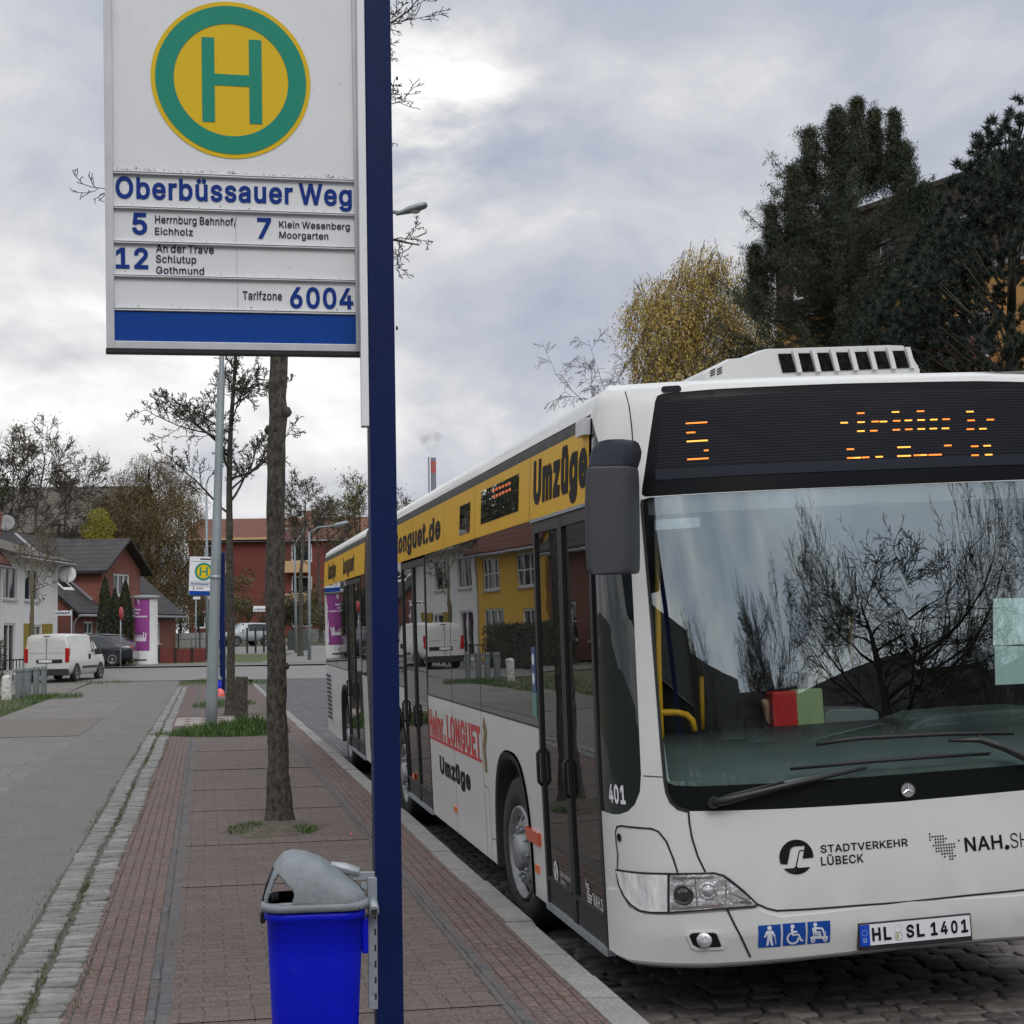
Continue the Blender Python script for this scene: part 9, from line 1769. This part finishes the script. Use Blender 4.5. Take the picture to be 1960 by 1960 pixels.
# silver off-roader three-quarter on
ss = [(-2.0, 0.45, 1.0, 1.15, 0.78, 0.62), (-1.95, 0.40, 1.05, 1.55, 0.86, 0.64), (-1.6, 0.38, 1.06, 1.66, 0.88, 0.68), (-0.5, 0.36, 1.05, 1.69, 0.89, 0.70), (0.3, 0.36, 1.04, 1.66, 0.89, 0.69), (1.0, 0.36, 1.02, 1.10, 0.88, 0.74), (1.7, 0.38, 0.94, 1.0, 0.86, 0.68), (2.0, 0.42, 0.72, 0.8, 0.78, 0.6)]
a_ = P(468, 1238, 118); suv, hw = vehicle('off_road_car', 'silver off-road car parked beyond the lawn', (a_.x, 118, zg(118) - 0.22), PI + 0.75, ss, m_csilver, (1.25, -1.25), 0.35, 'car', [('side', 2, 4), ('end', 5, 4, (0.012, 0, 0.012))])
for s in (1, -1):
    b = MB(); b.box(1.85, 1.99, s * 0.62 - 0.14, s * 0.62 + 0.14, 0.74, 0.92); b.build('headlight', m_clear, suv, 0.03); b = MB(); b.box(0.62, 0.8, s * 0.98 - 0.1, s * 0.98 + 0.1, 1.06, 1.22); b.build('wing_mirror', m_csilver, suv, 0.03)
b = MB(); b.box(1.86, 2.03, -0.75, 0.75, 0.40, 0.60); b.build('bumper', mat('bumper_grey', (0.025, 0.026, 0.027), 0.7), suv, 0.04)
# ------------------------------------------------------------------ a passenger in dark clothes at the driver's counter, hand on the ledge
def skinned(name, verts, edges, radii, m, parent, sub=2):
    me = bpy.data.meshes.new(name); me.from_pydata([tuple(v) for v in verts], edges, []); o = bpy.data.objects.new(name, me); COL.objects.link(o); o.parent = parent
    s = o.modifiers.new('skin', 'SKIN'); s.use_smooth_shade = True
    if not me.skin_vertices: 
        bm = bmesh.new(); bm.from_mesh(me); bm.verts.layers.skin.verify(); bm.to_mesh(me); bm.free()
    for i, r in enumerate(radii): me.skin_vertices[0].data[i].radius = (r, r) if not hasattr(r, '__len__') else r
    me.skin_vertices[0].data[0].use_root = True
    q = o.modifiers.new('sub', 'SUBSURF'); q.levels = sub; q.render_levels = sub; me.materials.append(m); return o
hs_, hz_ = ip(815, 1672, 0.74)                             # wrist end of the hand
pr = thing('person', 'passenger in dark clothes behind the windscreen, one hand on the counter', 'person', BMX @ Vector((hs_ - 0.22, 1.35, 0.44))); pr.rotation_euler = bus.rotation_euler
PMI = (Matrix.LocRotScale(pr.location, pr.rotation_euler, None)).inverted() @ BMX
def pv(x, u, z): return PMI @ Vector((x, u, z))
cx0 = hs_ - 0.22; Wp = pv(hs_, 0.74, hz_); m_skin = mat('skin', (0.52, 0.30, 0.215), 0.5, var=(0.60, 0.36, 0.27), vscale=20); m_coat = mat('dark_coat', (0.010, 0.010, 0.012), 0.9); m_hair = mat('dark_hair', (0.012, 0.009, 0.007), 0.7)
vv = [pv(cx0, 1.35, 1.36), pv(cx0, 1.34, 1.55), pv(cx0, 1.33, 1.76), pv(cx0, 1.32, 1.86), pv(cx0, 1.30, 1.94), pv(cx0, 1.29, 2.04), pv(cx0, 1.29, 2.10),
      pv(cx0 + 0.16, 1.25, 1.74), pv(cx0 + 0.16, 1.05, 1.50), Wp - (Wp - pv(cx0 + 0.16, 1.05, 1.50)) * 0.12, pv(cx0 - 0.16, 1.33, 1.78), pv(cx0 - 0.22, 1.38, 1.5), pv(cx0 - 0.2, 1.3, 1.26),
      pv(cx0 + 0.09, 1.35, 1.30), pv(cx0 + 0.10, 1.34, 0.90), pv(cx0 + 0.10, 1.37, 0.50), pv(cx0 + 0.10, 1.27, 0.46), pv(cx0 - 0.09, 1.35, 1.30), pv(cx0 - 0.10, 1.34, 0.90), pv(cx0 - 0.10, 1.37, 0.50), pv(cx0 - 0.10, 1.27, 0.46)]
ee = [(0, 1), (1, 2), (2, 3), (3, 4), (4, 5), (5, 6), (2, 7), (7, 8), (8, 9), (2, 10), (10, 11), (11, 12), (0, 13), (13, 14), (14, 15), (15, 16), (0, 17), (17, 18), (18, 19), (19, 20)]
rd = [(0.16, 0.11), (0.15, 0.11), (0.17, 0.11), 0.06, 0.085, 0.10, 0.07, 0.08, 0.055, 0.038, 0.08, 0.055, 0.035, 0.09, 0.065, 0.05, 0.045, 0.09, 0.065, 0.05, 0.045]
skinned('body', vv, ee, rd, m_coat, pr)
b = MB(); hc = pv(cx0, 1.285, 2.03)
b.lathe([(0, -0.13), (0.05, -0.115), (0.072, -0.06), (0.082, 0.0), (0.08, 0.06), (0.05, 0.11), (0, 0.125)], hc, 18); fc = b.build('face', m_skin, pr)
b = MB(); b.lathe([(0.02, -0.02), (0.0, 0.02)], hc + Vector((0, -0.088, -0.015)), 8); b.build('nose', m_skin, fc)
b = MB(); b.lathe([(0.086, 0.0), (0.092, 0.05), (0.062, 0.118), (0, 0.137)], hc + Vector((0, 0.012, 0.0)), 18); b.build('hair', m_hair, pr)
# hand: palm and five separate fingers drooping over the counter edge
W2_ = Wp; fd = (pv(*[ip(858, 1752, 0.74)[0], 0.74, ip(858, 1752, 0.74)[1]]) - W2_); fx = fd.normalized(); up2 = Vector((0, -1, 0)); sd2 = fx.cross(up2).normalized()
hv = [W2_ - fx * 0.02, W2_ + fx * 0.04]; he_ = [(0, 1)]; hr_ = [(0.027, 0.020), (0.041, 0.018)]
for k, (o2, l) in enumerate(((-0.030, 0.062), (-0.010, 0.075), (0.010, 0.080), (0.030, 0.070))):
    a = len(hv); kn = W2_ + fx * 0.078 + sd2 * o2 + up2 * 0.004; hv += [kn, kn + fx * l * 0.45 + up2 * 0.006, kn + fx * l * 0.8 - up2 * 0.008, kn + fx * l - up2 * 0.022]; he_ += [(1, a), (a, a + 1), (a + 1, a + 2), (a + 2, a + 3)]; hr_ += [0.011, 0.0098, 0.009, 0.007]
a = len(hv); tb = W2_ + fx * 0.02 - sd2 * 0.035; hv += [tb, tb + fx * 0.035 - sd2 * 0.02, tb + fx * 0.06 - sd2 * 0.024]; he_ += [(1, a), (a, a + 1), (a + 1, a + 2)]; hr_ += [0.013, 0.011, 0.009]
skinned('hand', hv, he_, hr_, m_skin, pr, 2)
